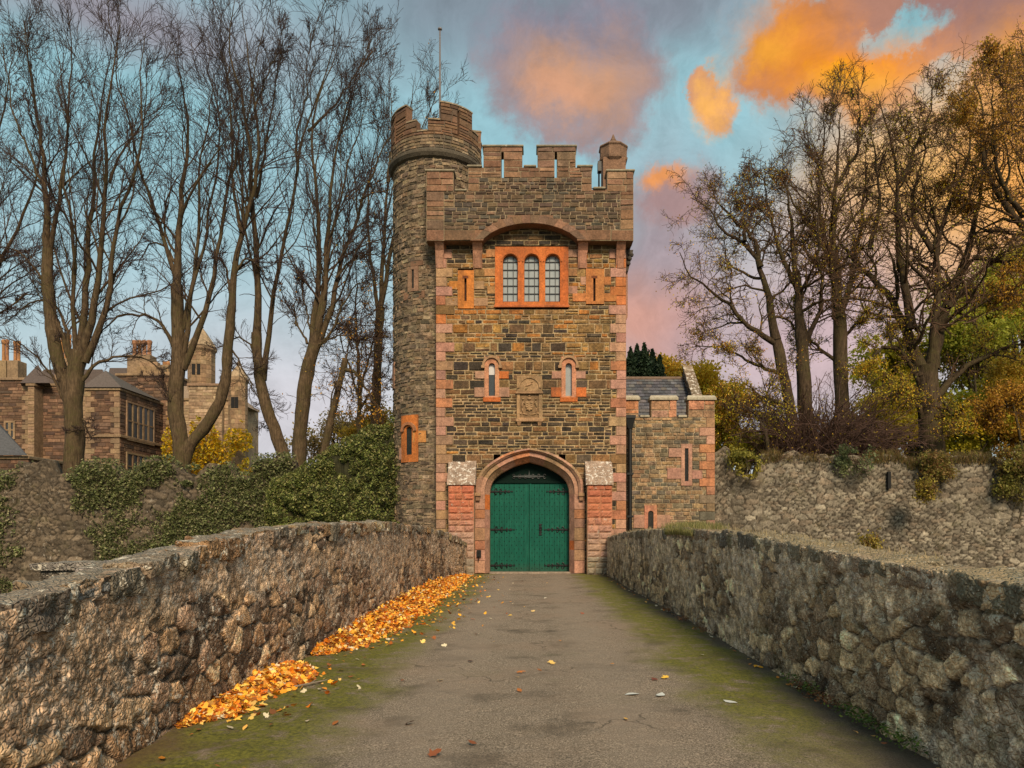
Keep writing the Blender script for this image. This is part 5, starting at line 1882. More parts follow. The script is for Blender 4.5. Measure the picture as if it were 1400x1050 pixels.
singles = [(710, 921, 'orange-brown', (.62, .20, .04), .075, 'lying alone near the middle of the road'), (754, 905.5, 'yellow', (.80, .50, .14), .07, 'just right of centre on the road'),
           (1034, 908, 'bright yellow-orange', (.9, .42, .02), .085, 'on green moss near the right parapet'), (911, 929.5, 'small yellow', (.85, .50, .06), .06, 'beside the pale leaves right of centre'),
           (728, 838, 'pale yellow', (.75, .5, .2), .06, 'far along the middle of the road'), (697, 843, 'yellow', (.8, .5, .1), .06, 'left of another far leaf on the road'),
           (1087, 892, 'tan', (.55, .40, .22), .05, 'at the foot of the right parapet'), (961, 893, 'cream', (.7, .62, .5), .05, 'beside the moss on the right'),
           (557, 990, 'dark brown', (.10, .035, .02), .06, 'lying in the left half of the near road'), (591, 1034, 'red-brown', (.26, .08, .03), .07, 'at the bottom edge left of centre'),
           (893, 932, 'dark red-brown', (.16, .05, .03), .05, 'next to the small yellow leaf'), (466, 916, 'orange', (.75, .3, .03), .06, 'off the edge of the near leaf heap'),
           (642, 905, 'dark', (.08, .04, .03), .05, 'left of centre in mid road'), (653, 868, 'pinkish cream', (.6, .45, .36), .05, 'left of centre further up the road'),
           (647, 848, 'reddish', (.4, .12, .05), .06, 'close to the long leaf heap'), (580, 865, 'orange', (.8, .34, .04), .06, 'just off the long leaf heap'),
           (795, 840, 'brown-red', (.35, .10, .05), .055, 'right of centre far up the road'), (746, 818, 'cream', (.7, .62, .5), .05, 'far up the middle of the road near the gate')]
GRPL = 'single leaves fallen on the road'
for i, (px, py, cn, c_, sz, where) in enumerate(singles):
    p = ground_pt(px, py)
    o = leaf_mesh('fallen_leaf', np.array([[0, 0, .022]]), np.array([sz]), .18, np.array([c_]), M_FALL, None, 'maple', curl=.3, rng=np.random.default_rng(i + 5))
    o.location = p
    tag(o, f'{cn} fallen leaf {where}', 'leaf', GRPL)
for i, (px, py, w) in enumerate(((864, 951, 'left of a matching pair'), (903, 952.5, 'right of a matching pair'), (998, 959.5, 'lying alone to the right of the pair'))):
    p = ground_pt(px, py)
    o = leaf_mesh('fallen_leaf', np.array([[0, 0, .015]]), np.array([.085]), .05, np.array([(.62, .62, .58)]), M_FALL, None, 'oval', curl=.15, rng=np.random.default_rng(i + 50))
    o.location = p
    tag(o, f'pale silvery upturned leaf on asphalt, {w}', 'leaf', GRPL)
# loose scatter of small leaves around
n = 260
yy = 4.5 + 24 * RNG.uniform(0, 1, n) ** 1.2
side = RNG.uniform(0, 1, n)
xx = np.where(side < .55, lx(yy) + .1 + np.abs(RNG.normal(0, .5, n)), np.where(side < .85, rxf(yy) - .06 - np.abs(RNG.normal(0, .08, n)), RNG.uniform(-2, 2, n)))
c_ = pick(np.array([(.7, .26, .03), (.35, .12, .03), (.75, .42, .10), (.25, .08, .03), (.6, .5, .35)]), n)
o = leaf_mesh('leaf_litter', np.stack([xx, yy, np.maximum(road_z(xx, yy), -.04) + .02], -1), RNG.uniform(.02, .05, n), .2, c_, M_FALL, None, 'oval')
tag(o, 'small crumbs of dead leaf scattered thinly over the road', 'leaf litter', kind='stuff')
m = MB()
a, b = ground_pt(402, 941), ground_pt(447, 934)
mid_ = tuple((a[q_] + b[q_]) / 2 for q_ in (0, 1))
m.tube([(a[0], a[1], a[2] + .02), (mid_[0], mid_[1] - .02, a[2] + .03), (b[0], b[1], b[2] + .035)], [.012, .01, .006], 6, (.2, .16, .12))
m.tube([(mid_[0], mid_[1] - .02, a[2] + .03), (mid_[0] + .03, mid_[1] + .1, a[2] + .05)], [.007, .004], 5, (.2, .16, .12))
tag(m.build('fallen_twig', M_TWIG), 'thin dry twig lying on moss beside the near leaf heap', 'twig')

# ---- grass, weeds and ivy cards
def blades(name, pos, hgt, wid, lean, cols, mat, parent=None):
    n = len(pos)
    a = RNG.uniform(0, 2 * PI, n)
    d = np.stack([np.cos(a), np.sin(a), np.zeros(n)], -1)
    s = np.stack([-np.sin(a), np.cos(a), np.zeros(n)], -1) * (wid / 2)[:, None]
    ln = (RNG.uniform(.2, 1, n) * lean)[:, None] * d
    up = np.array([0, 0, 1.0])
    h = hgt[:, None]
    v = np.stack([pos - s, pos + s, pos + s * .7 + ln * h * .4 + up * h * .6, pos - s * .7 + ln * h * .4 + up * h * .6,
                  pos + ln * h * 1.1 + up * h * .95 + s * .1, pos + ln * h * 1.1 + up * h * .95 - s * .1], 1).reshape(-1, 3)
    b = np.arange(n)[:, None] * 6
    f = np.concatenate([b + np.array([0, 1, 2, 3]), b + np.array([3, 2, 4, 5])], 0)
    return mesh_np(name, v, f, mat, parent, fcols=np.concatenate([cols, cols]))


# tufts on the right parapet
def tuft_line(n, yr, zoff, h, pal, sx=.5):
    yy = RNG.uniform(*yr, n)
    xx = rxf(yy) + .02 + RNG.uniform(0, sx, n)
    zz = np.interp(yy, [p[0] for p in RTOP], [p[1] for p in RTOP]) + zoff
    return np.stack([xx, yy, zz], -1), RNG.uniform(.4, 1, n) * h, pick(np.array(pal), n)


GP = [(.30, .26, .10), (.22, .22, .07), (.38, .31, .14), (.16, .17, .05)]
p_, h_, c_ = tuft_line(1500, (12.5, 16.5), .02, .16, GP, .45)
pb, hb, cb = tuft_line(900, (13.2, 15.8), -.12, .2, GP, .02); pb[:, 0] -= .06
pc2, hc2, cc2 = tuft_line(900, (6, 28), .02, .09, [(.36, .28, .15), (.28, .22, .12)], .5)
o = blades('grass_tuft', np.concatenate([p_, pb, pc2]), np.concatenate([h_, hb, hc2]), np.full(len(p_) + len(pb) + len(pc2), .008), .8, np.concatenate([c_, cb, cc2]), M_LEAF)
tag(o, 'dry yellow-green grass growing on top of the right parapet', 'grass', kind='stuff')


def weeds(name, spots, label, pal, size=.035, kind='stuff', cat='weeds'):
    P_, S_ = [], []
    for (x, y, z, r, n, hh) in spots:
        P_.append(np.stack([x + RNG.normal(0, r * .5, n), y + RNG.normal(0, r, n), z + RNG.uniform(0, hh, n)], -1)); S_.append(RNG.uniform(.5, 1, n) * size)
    P_ = np.concatenate(P_); S_ = np.concatenate(S_)
    o_ = leaf_mesh(name, P_, S_, .6, pick(np.array(pal), len(P_)), M_LEAF, None, 'oval')
    tag(o_, label, cat, kind=kind)


weeds('weeds', [(2.80, y_, 0.0, .12, int(90 + 60 * random.random()), .09) for y_ in (5.5, 5.8, 6.15, 6.5, 7.4, 7.9)], 'low green weeds growing along the foot of the right parapet',
      [(.10, .16, .03), (.16, .22, .04), (.07, .11, .03)], .022)
weeds('dead_weeds', [(2.78, y_, 0.0, .10, 90, .07) for y_ in (6.9, 7.2, 7.6, 12, 13.5, 15)], 'brown dead weeds and litter along the foot of the right parapet',
      [(.25, .10, .04), (.18, .09, .05), (.30, .16, .07)], .022)


def ivy(name, n, fn, size, pal, label=None, cat='ivy', parent=None, nj=.9, kind=None, group=None):
    pos = fn(n)
    o_ = leaf_mesh(name, pos, RNG.uniform(.35, 1.3, len(pos)) * size, nj, pick(np.array(pal), len(pos), .35), M_LEAF, parent, 'quad')
    if label: tag(o_, label, cat, group, kind)
    return o_


IVY = [(.14, .165, .06), (.19, .215, .08), (.26, .28, .12), (.32, .30, .16), (.09, .105, .045)]


def ivy_wall(n, xr, yfun, top, dens, seed, zb=-3, bulge=.18):
    out = []
    tot = 0
    while tot < n:
        x = RNG.uniform(*xr, n * 3)
        tz = np.interp(x, [p[0] for p in top], [p[1] for p in top])
        z = zb + (tz + .25 - zb) * RNG.uniform(0, 1, n * 3) ** .75
        d = fbm(x * .45, z * .6, None, 4, seed) + dens(x, z, tz)
        k_ = RNG.uniform(0, 1, n * 3) < sstep(0, .5, d)
        x, z, d = x[k_], z[k_], np.clip(d[k_], 0, 1)
        y = yfun(x) - .06 - RNG.uniform(0, 1, len(x)) * bulge * (.3 + d) * (1 + .6 * fbm(x * 2.2, z * 2.2, None, 2, seed + 4))
        y = np.where(z > np.interp(x, [p[0] for p in top], [p[1] for p in top]) - .02, y + RNG.uniform(0, .9, len(x)), y)
        out.append(np.stack([x, y, z], -1)); tot += len(x)
    return np.concatenate(out)[:n]


ivy('ivy', 60000, lambda n: ivy_wall(n, (-26, -7.5), YCL, LT, lambda x, z, tz: .1 + .45 * sstep(tz - 2.2, tz - .4, z) - .25 * sstep(-15, -20, x) * (1 - sstep(-22, -25, x)) + .15 * (z < 1), 5), .062, IVY,
    'patchy dark ivy creeping over the left curtain wall')
# small shrubs of ivy on the wall top
def mound(cx, cy, cz, rx_, ry_, rz_, lumps=14):
    L_ = [(cx + RNG.normal(0, rx_ * .5), cy + RNG.normal(0, ry_ * .5), cz + abs(RNG.normal(0, rz_ * .5)), RNG.uniform(.25, .5)) for _ in range(lumps)]

    def fn(n):
        k_ = RNG.integers(0, lumps, n)
        c3 = np.array(L_)[k_]
        d = RNG.normal(0, 1, (n, 3)); d /= np.linalg.norm(d, axis=1)[:, None]
        r = c3[:, 3] * RNG.uniform(.6, 1, n)
        return c3[:, :3] + d * r[:, None] * np.array([rx_, ry_, rz_]) * .9
    return fn


for (px, py, w, h, n, lab) in ((138, 645, 1.1, .45, 1500, 'round ivy mound on the wall top below the big left tree'), (207, 643, 1.1, .5, 1500, 'ivy mound on the wall top between two left trees'),
                               (290, 645, 1.0, .5, 1500, 'ivy mound on the wall top in front of the yellow foliage')):
    p = P(px, py + 8, 31.3)
    ivy('ivy_mound', n, mound(p[0], p[1], p[2] - .3, w, .6, h), .075, IVY + [(.09, .12, .04)], lab, 'ivy')


# the big ivy bank between wall and turret
def bank(n):
    x = RNG.uniform(X(362, 30.5), X(563, 30.2), n * 2)
    topz = np.interp(x, [X(a, 30.5) for a in (362, 372, 400, 432, 455, 480, 510, 540, 552, 560, 566)], [Z(a, 30.5) for a in (672, 655, 640, 625, 605, 596, 582, 568, 590, 650, 690)]) + .12 * fbm(x * 3, x * 0, None, 3, 8)
    z = -3 + (topz + 3) * RNG.uniform(0, 1, n * 2) ** .6
    dep = 1.15 * (1 - ((z + 3) / (topz + 3)) ** 4) + .35
    y = 30.75 - dep * (.55 + .25 * fbm(x * 1.1, z * 1.1, None, 3, 12) + .25 * fbm(x * 3, z * 3, None, 2, 13)) * RNG.uniform(.72, 1, n * 2)
    y = np.where(RNG.uniform(0, 1, n * 2) < .15, y + RNG.uniform(0, .8, n * 2), y)
    keep = z < topz
    return np.stack([x, y, z], -1)[keep][:n]


ivy('ivy_bank', 34000, bank, .062, [(.16, .20, .055), (.22, .26, .07), (.30, .31, .10), (.37, .34, .14), (.09, .11, .045)], 'dense green ivy bank climbing against the round turret', 'ivy')
mb = MB()
# woody core of the bank keeps light from passing through
pts = [(X(372, 31), -3), (X(560, 31), -3), (X(555, 31), Z(640, 31)), (X(545, 31), Z(590, 31)), (X(510, 31), Z(595, 31)), (X(455, 31), Z(618, 31)), (X(400, 31), Z(655, 31)), (X(372, 31), Z(668, 31))]
mb.prism(pts, 30.55, 31.4, .2, (.03, .03, .015))
o = mb.build('stem_mass', M_BARK)
o.parent = [q_ for q_ in bpy.data.objects if q_.name.startswith('ivy_bank')][0]

xx = RNG.uniform(X(1045, 30.3), X(1420, 29.6), 5200)
zz = np.interp(xx, [p[0] for p in RT], [p[1] for p in RT]) - RNG.uniform(0, 1, 5200) ** 2 * .35
n_ = 5200
wv = sstep(-.3, .4, fbm(xx * .9, xx * 0, None, 3, 66))
pp_ = np.stack([xx, YCR(xx) - .1 + RNG.uniform(0, .8, n_) * (zz > np.interp(xx, [p[0] for p in RT], [p[1] for p in RT]) - .1), zz], -1)
o = blades('wall_top_growth', pp_, (.08 + .32 * wv) * RNG.uniform(.4, 1, n_), np.full(n_, .02), 1.3, pick(np.array([(.26, .17, .07), (.20, .19, .06), (.34, .24, .10), (.15, .10, .05)]), n_), M_LEAF)
tag(o, 'brown and olive dead growth fringing the top of the right curtain wall', 'grass', kind='stuff')

# ================================================================ TREES
def tubes(polys, rads, sides):
    """polys (N,n,3), rads (N,n) -> verts, quads"""
    N_, n, _ = polys.shape
    t = np.gradient(polys, axis=1)
    t /= np.maximum(np.linalg.norm(t, axis=2, keepdims=True), 1e-9)
    ref = np.tile(np.array([.31, .83, .12]), (N_, n, 1))
    u = np.cross(t, ref); u /= np.maximum(np.linalg.norm(u, axis=2, keepdims=True), 1e-9)
    v = np.cross(t, u)
    a = 2 * PI * np.arange(sides) / sides
    ring = polys[:, :, None] + rads[:, :, None, None] * (u[:, :, None] * np.cos(a)[None, None, :, None] + v[:, :, None] * np.sin(a)[None, None, :, None])
    V = ring.reshape(-1, 3)
    idx = np.arange(N_ * n * sides).reshape(N_, n, sides)
    nx_ = np.roll(idx, -1, axis=2)
    f = np.stack([idx[:, :-1], nx_[:, :-1], nx_[:, 1:], idx[:, 1:]], -1).reshape(-1, 4)
    return V, f


def children(par, prad, K_, t0, t1, Lf, ang, up, n, wig, rmin, rfac=.55, rng=RNG, taper=.25, lshrink=.55):
    """K_ children for each parent polyline"""
    N_, m_, _ = par.shape
    t = (np.arange(K_)[None] + rng.uniform(0, 1, (N_, K_))) / K_ * (t1 - t0) + t0
    f = t * (m_ - 1); i = np.clip(f.astype(int), 0, m_ - 2); fr = (f - i)[..., None]
    r_ = np.arange(N_)[:, None]
    p = par[r_, i] * (1 - fr) + par[r_, i + 1] * fr
    tg = par[r_, i + 1] - par[r_, i]; tg /= np.maximum(np.linalg.norm(tg, axis=2, keepdims=True), 1e-9)
    rr = prad[r_, i] * (1 - fr[..., 0]) + prad[r_, i + 1] * fr[..., 0]
    plen = np.linalg.norm(np.diff(par, axis=1), axis=2).sum(1)[:, None]
    rnd = rng.normal(0, 1, (N_, K_, 3))
    perp = rnd - (rnd * tg).sum(2, keepdims=True) * tg
    perp /= np.maximum(np.linalg.norm(perp, axis=2, keepdims=True), 1e-9)
    th = rng.uniform(ang[0], ang[1], (N_, K_, 1))
    d = tg * np.cos(th) + perp * np.sin(th)
    d[..., 2] += up * .5
    d /= np.linalg.norm(d, axis=2, keepdims=True)
    L = Lf * plen * (1 - lshrink * (t - t0) / max(1e-6, t1 - t0)) * rng.uniform(.6, 1.25, (N_, K_))
    M_ = N_ * K_
    p, d, L, rr = p.reshape(M_, 3), d.reshape(M_, 3), L.reshape(M_), rr.reshape(M_)
    pts = [p]
    step = (L / (n - 1))[:, None]
    dr = rng.normal(0, 1, (M_, 3)) * wig
    for k_ in range(n - 1):
        d = d + rng.normal(0, 1, (M_, 3)) * wig + dr * .25
        d[:, 2] += up * .12
        d /= np.linalg.norm(d, axis=1, keepdims=True)
        pts.append(pts[-1] + d * step)
    out = np.stack(pts, 1)
    r0 = np.maximum(rr * rfac, rmin)
    rad = np.maximum(r0[:, None] * np.linspace(1, taper, n)[None], rmin * .7)
    return out, rad


def spline(pts, n):
    p = np.array(pts, float)
    d = np.r_[0, np.cumsum(np.linalg.norm(np.diff(p, axis=0), axis=1))]
    t = np.linspace(0, d[-1], n)
    # smooth catmull-like through cubic hermite
    m_ = np.gradient(p, d, axis=0)
    i = np.clip(np.searchsorted(d, t, 'right') - 1, 0, len(d) - 2)
    h = (d[i + 1] - d[i])[:, None]; s = ((t - d[i]) / (d[i + 1] - d[i]))[:, None]
    return (2 * s**3 - 3 * s**2 + 1) * p[i] + (s**3 - 2 * s**2 + s) * h * m_[i] + (-2 * s**3 + 3 * s**2) * p[i + 1] + (s**3 - s**2) * h * m_[i + 1]


def bare_tree(label, Y, trunks, limbs, habit, leaf=None, group=None, seed=0, bark=(.10, .068, .04), twigc=(.045, .026, .022), spread=1.6, K3=(8, 8, 6), name='bare_tree', lf=(.36, .42, .5), K0=1, tw=.8, lw=.82):
    """trunks, limbs: (pixel points, r0, r1) measured at the tree's own distance; limbs also fan out in depth"""
    rng = np.random.default_rng(seed)
    n = 18

    def conv(pp, r0, r1, fan):
        pts = []
        dy = rng.uniform(-1, 1) * fan
        L = len(pp)
        for i, (a, b) in enumerate(pp):
            fr = i / (L - 1)
            y = Y + dy * fr ** 1.2
            # real offset from the trunk axis, placed in 3-D (depth fans out like the width does)
            x0, _, z0 = P(a, b, Y)
            pts.append((x0, y, z0))
        s = spline(pts, n)
        s[1:-1] += rng.normal(0, .035, (n - 2, 3)) * (1 if fan else .3)
        r = r0 + (r1 * (.45 if fan else 1) - r0) * np.linspace(0, 1, n) ** (.62 if fan else .9)
        return s, r
    T = [conv(t_[0], t_[1] * (.88 if lw < 1 else 1), t_[2] * (.88 if lw < 1 else 1), 0) for t_ in trunks]
    Lm = [conv(l_[0], l_[1] * lw, l_[2] * lw, spread) for l_ in limbs]
    b0 = T[0][0][0]
    root_ = empty(name, (float(b0[0]), float(b0[1]), float(b0[2])), label, 'tree', group)
    tp = np.stack([t_[0] for t_ in T]); tr = np.stack([t_[1] for t_ in T])
    # root flare
    V, f = tubes(tp, tr, 14)
    V = V + .05 * np.stack([fbm(V[:, 0] * 3, V[:, 1] * 3, V[:, 2] * 1.2, 3, seed), fbm(V[:, 1] * 3, V[:, 0] * 3, V[:, 2] * 1.2, 3, seed + 1), 0 * V[:, 0]], -1)
    mesh_np('trunk', V, f, M_BARK, root_, cols=np.tile(np.array(bark), (len(V), 1)), smooth=True)
    lp = np.stack([t_[0] for t_ in Lm]); lr = np.stack([t_[1] for t_ in Lm])
    up, wig, ang = habit
    l0, r0_ = children(lp, lr, K0, .2, .92, .42, (ang[0] * .9, ang[1]), up, n, wig * .5, .02, .6, rng, .12, .5)
    lp_all, lr_all = np.concatenate([lp, l0]), np.concatenate([lr, r0_])
    l1, r1 = children(lp, lr, K3[0] + 3, .1, .98, lf[0], ang, up, 9, wig, .017 * tw, .42, rng, .3, .4)
    l1b, r1b = children(l0, r0_, max(3, K3[0] - 3), .15, .98, lf[0] * 1.55, ang, up, 9, wig, .015 * tw, .5, rng, .3, .3)
    l1, r1 = np.concatenate([l1, l1b]), np.concatenate([r1, r1b])
    l2, r2 = children(np.concatenate([l1, lp[:, ::2][:, :7] if False else l1[:0]]), r1, K3[1], .15, 1.0, lf[1], ang, up, 6, wig * 1.1, .0125 * tw, .6, rng, .5, .35)
    l3, r3 = children(l2, r2, K3[2], .1, 1.0, lf[2], (ang[0], ang[1] * 1.1), up, 4, wig * 1.2, .0095 * tw, .6, rng, .8, .3)
    # extra short shoots straight off the limbs
    l4, r4 = children(lp, lr, 26, .1, 1.0, lf[0] * .28, (ang[0] + .2, ang[1] + .3), up, 5, wig * 1.3, .009, .2, rng, .4)
    V1, f1 = tubes(lp_all, lr_all, 8); V2, f2 = tubes(l1, r1, 5)
    V = np.concatenate([V1, V2]); f = np.concatenate([f1, f2 + len(V1)])
    c0 = np.array(bark) * .85; c1 = np.array(bark) * .5 + np.array(twigc) * .5
    cc = np.concatenate([np.tile(c0, (len(V1), 1)), np.tile(c1, (len(V2), 1))])
    mesh_np('limbs', V, f, M_BARK, root_, cols=cc, smooth=True)
    Va, fa = tubes(l2, r2, 4); Vb, fb = tubes(l3, r3, 3); Vc, fc = tubes(l4, r4, 3)
    V = np.concatenate([Va, Vb, Vc]); f = np.concatenate([fa, fb + len(Va), fc + len(Va) + len(Vb)])
    mesh_np('twigs', V, f, M_TWIG, root_, cols=np.tile(np.array(twigc), (len(V), 1)))
    if leaf:
        nl, sz, pal, lowbias = leaf
        src = np.concatenate([l3.reshape(-1, 3), l2.reshape(-1, 3)])
        z0, z1 = src[:, 2].min(), src[:, 2].max()
        pr_ = (1 - (src[:, 2] - z0) / (z1 - z0)) ** lowbias
        cl_ = sstep(-.1, .8, fbm(src[:, 0] * .35, src[:, 1] * .35, src[:, 2] * .35, 3, seed + 3)) * .7 + .3
        pr_ = pr_ * cl_; pr_ /= pr_.sum()
        q_ = src[rng.choice(len(src), nl, p=pr_)] + rng.normal(0, .12, (nl, 3))
        leaf_mesh('leaves', q_, rng.uniform(.6, 1, nl) * sz, 1.5, pick(np.array(pal), nl, .3), M_LEAF, root_, 'quad', rng=rng)
    return root_


UPR = (.32, .13, (.35, .85))     # lime-like, rising stems
SPR = (.10, .24, (.55, 1.25))     # spreading and crooked
GL = 'tall bare trees behind the left curtain wall'
GR = 'autumn trees behind the right curtain wall'
ORL = [(.62, .30, .03), (.74, .40, .05), (.50, .21, .03), (.66, .46, .09), (.40, .20, .04)]
YGL = [(.44, .38, .04), (.58, .46, .04), (.32, .32, .04), (.70, .50, .04), (.48, .30, .03)]

bare_tree('bare tree at the left edge of the photo whose boughs reach in from outside', 35.5,
          [([(-62, 720), (-60, 640), (-58, 560), (-56, 500)], .45, .38)],
          [([(-56, 510), (-50, 430), (-40, 350), (-25, 270), (-12, 190), (0, 120), (8, 60)], .26, .04),
           ([(-56, 500), (-35, 430), (-10, 370), (15, 310), (35, 260), (45, 200), (40, 130)], .22, .04),
           ([(-56, 510), (-80, 430), (-90, 300), (-80, 150), (-60, 60)], .26, .04),
           ([(-50, 480), (-20, 440), (10, 420), (40, 400), (60, 410)], .14, .04),
           ([(-50, 460), (-20, 400), (0, 350), (30, 345), (62, 365)], .14, .03)], UPR, seed=1, group=GL, K3=(9, 9, 8), lf=(.34, .5, .6))
bare_tree('many-stemmed bare tree in front of the grey-roofed mansion bay, nearest the left edge', 34.0,
          [([(100, 720), (100, 660), (102, 600), (101, 550), (104, 505), (110, 480)], .52, .40),
           ([(98, 570), (92, 530), (82, 500), (72, 455), (66, 400), (66, 340)], .36, .25)],
          [([(66, 345), (63, 300), (62, 250), (58, 200), (50, 140), (42, 90), (38, 35)], .24, .03),
           ([(66, 350), (76, 310), (88, 260), (98, 205), (104, 150), (110, 90), (108, 30)], .16, .03),
           ([(106, 500), (112, 440), (116, 380), (113, 320), (118, 270), (116, 210), (122, 140), (130, 80), (132, 35)], .26, .03),
           ([(112, 495), (126, 440), (138, 375), (145, 310), (151, 250), (148, 190), (160, 125), (170, 70), (172, 20)], .26, .03),
           ([(116, 495), (140, 440), (152, 380), (158, 330), (172, 280), (192, 225), (200, 165), (196, 100), (205, 50)], .22, .03),
           ([(104, 500), (100, 430), (104, 360), (100, 300), (92, 240), (98, 170), (88, 100), (80, 45)], .16, .03),
           ([(100, 505), (78, 440), (52, 375), (25, 345), (-10, 335), (-40, 340)], .17, .04),
           ([(98, 500), (85, 440), (60, 408), (28, 405), (0, 416), (-30, 430)], .14, .04),
           ([(95, 560), (70, 510), (45, 480), (20, 465), (0, 470)], .11, .03),
           ([(112, 520), (130, 495), (155, 484), (185, 485), (208, 498), (226, 478)], .13, .03),
           ([(62, 260), (40, 210), (20, 160), (10, 110), (5, 60)], .10, .03),
           ([(150, 250), (165, 200), (180, 170), (186, 110), (180, 50)], .09, .02),
           ([(102, 560), (118, 585), (110, 600), (95, 590)], .07, .02)], UPR, seed=2, group=GL, lf=(.33, .5, .6), K3=(8, 8, 6))
bare_tree('big bare tree with a heavy leaning lower limb in front of the yellow foliage', 35.0,
          [([(250, 720), (249, 650), (247, 610), (240, 560), (243, 500), (243, 440), (241, 390)], .50, .30),
           ([(247, 650), (258, 612), (285, 578), (304, 540), (311, 480), (317, 420)], .33, .24)],
          [([(317, 425), (320, 370), (330, 318), (341, 278), (352, 220), (348, 150), (338, 80), (330, 5)], .23, .03),
           ([(241, 395), (244, 330), (248, 260), (256, 190), (248, 120), (236, 60)], .26, .03),
           ([(247, 500), (257, 430), (262, 370), (268, 300), (265, 230), (276, 150), (280, 80)], .20, .03),
           ([(250, 505), (274, 440), (289, 380), (298, 320), (306, 255), (313, 195), (308, 125), (298, 55)], .22, .03),
           ([(244, 470), (266, 380), (275, 330), (280, 270), (290, 210), (286, 140), (270, 70), (265, 20)], .14, .03),
           ([(241, 380), (226, 330), (212, 280), (200, 235), (190, 180), (176, 125), (185, 60)], .15, .03),
           ([(238, 475), (225, 448), (200, 433), (175, 434), (155, 450), (144, 478)], .14, .05),
           ([(241, 360), (222, 335), (200, 330), (186, 345), (176, 356), (160, 352)], .10, .03),
           ([(317, 380), (338, 352), (352, 362), (362, 385)], .10, .03),
           ([(317, 420), (296, 350), (275, 352), (268, 372)], .10, .03),
           ([(250, 590), (232, 545), (215, 520), (200, 530)], .06, .02),
           ([(313, 470), (330, 505), (345, 545), (360, 575)], .07, .02),
           ([(330, 318), (318, 250), (325, 180), (310, 100), (320, 40)], .12, .02),
           ([(348, 150), (362, 100), (372, 60), (378, 20)], .07, .02)], UPR, seed=3, group=GL, lf=(.33, .5, .6), K3=(8, 8, 6))
bare_tree('slender forked bare tree leaning left, its foot just left of the ivy bank', 36.0,
          [([(398, 700), (390, 630), (374, 585), (361, 545), (353, 495), (351, 455)], .38, .27)],
          [([(351, 460), (355, 400), (352, 335), (350, 270), (349, 200), (338, 140), (328, 80), (340, 15)], .26, .03),
           ([(360, 520), (368, 450), (376, 400), (386, 350), (397, 300), (406, 240), (421, 180), (441, 130), (456, 80), (466, 18)], .20, .03),
           ([(352, 330), (338, 270), (322, 210), (308, 150), (296, 90)], .10, .02),
           ([(406, 240), (405, 180), (415, 120), (425, 60), (420, 20)], .10, .02),
           ([(421, 180), (450, 150), (480, 110), (500, 70), (508, 30)], .10, .02),
           ([(354, 500), (340, 470), (322, 462), (314, 470), (325, 500), (345, 530)], .08, .04),
           ([(350, 270), (362, 200), (372, 130), (380, 60), (388, 15)], .11, .02)], UPR, seed=4, group=GL, lf=(.33, .5, .6), K3=(8, 8, 6))
bare_tree('bare tree dividing into a sheaf of upright stems just left of the turret', 34.2,
          [([(408, 700), (408, 640), (411, 590), (416, 540), (422, 500), (430, 470)], .40, .33)],
          [([(424, 490), (429, 430), (433, 370), (432, 310), (426, 240), (421, 170), (430, 110), (448, 60), (458, 15)], .22, .03),
           ([(429, 480), (439, 430), (445, 370), (450, 300), (456, 240), (466, 180), (482, 130), (498, 85)], .24, .03),
           ([(431, 478), (447, 440), (459, 380), (475, 320), (491, 270), (506, 220), (530, 170), (556, 130)], .22, .03),
           ([(431, 478), (441, 400), (452, 340), (466, 285), (480, 230), (498, 180), (510, 130)], .16, .03),
           ([(430, 480), (450, 462), (468, 430), (485, 402), (503, 395), (520, 400), (532, 396)], .12, .03),
           ([(424, 450), (415, 400), (408, 370), (398, 362)], .07, .02),
           ([(459, 380), (480, 355), (505, 345), (528, 352), (540, 365)], .09, .03),
           ([(475, 320), (500, 305), (520, 308), (536, 318)], .08, .03),
           ([(491, 275), (512, 262), (530, 262)], .07, .03),
           ([(420, 470), (405, 440), (400, 400), (408, 360)], .08, .02),
           ([(432, 475), (470, 462), (500, 475), (530, 500)], .07, .02)], UPR, seed=5, group=GL, leaf=(250, .06, ORL, 3), lf=(.34, .5, .6), K3=(8, 8, 6))
bare_tree('bare tree rising behind the round turret, its fine crown showing beside the flagpole', 40.0,
          [([(512, 700), (512, 600), (516, 500), (520, 420)], .34, .25)],
          [([(520, 425), (524, 330), (530, 250), (545, 190), (560, 140), (566, 90)], .2, .02),
           ([(520, 420), (540, 330), (560, 240), (580, 180), (600, 140), (612, 115)], .2, .02),
           ([(518, 430), (505, 340), (500, 260), (510, 190), (520, 130), (515, 100)], .16, .02),
           ([(530, 250), (535, 190), (535, 140), (528, 95)], .1, .02)], UPR, seed=6, group=GL, leaf=(350, .06, ORL, 2), lf=(.34, .5, .6), K3=(8, 8, 6))
bare_tree('short broken dark trunk with one crooked bough, behind the ivy bank', 33.5,
          [([(438, 700), (440, 640), (449, 590), (458, 550), (466, 515), (472, 490)], .24, .14)],
          [([(470, 505), (488, 512), (500, 528), (514, 552), (530, 570)], .13, .04),
           ([(456, 560), (466, 530), (486, 545), (478, 515)], .07, .03),
           ([(450, 585), (455, 540), (462, 500), (458, 470)], .07, .03),
           ([(472, 492), (478, 470), (474, 440)], .06, .02)], SPR, seed=7, group=GL, leaf=(500, .07, ORL, .5), K3=(5, 5, 5), lf=(.5, .5, .5), name='broken_tree')
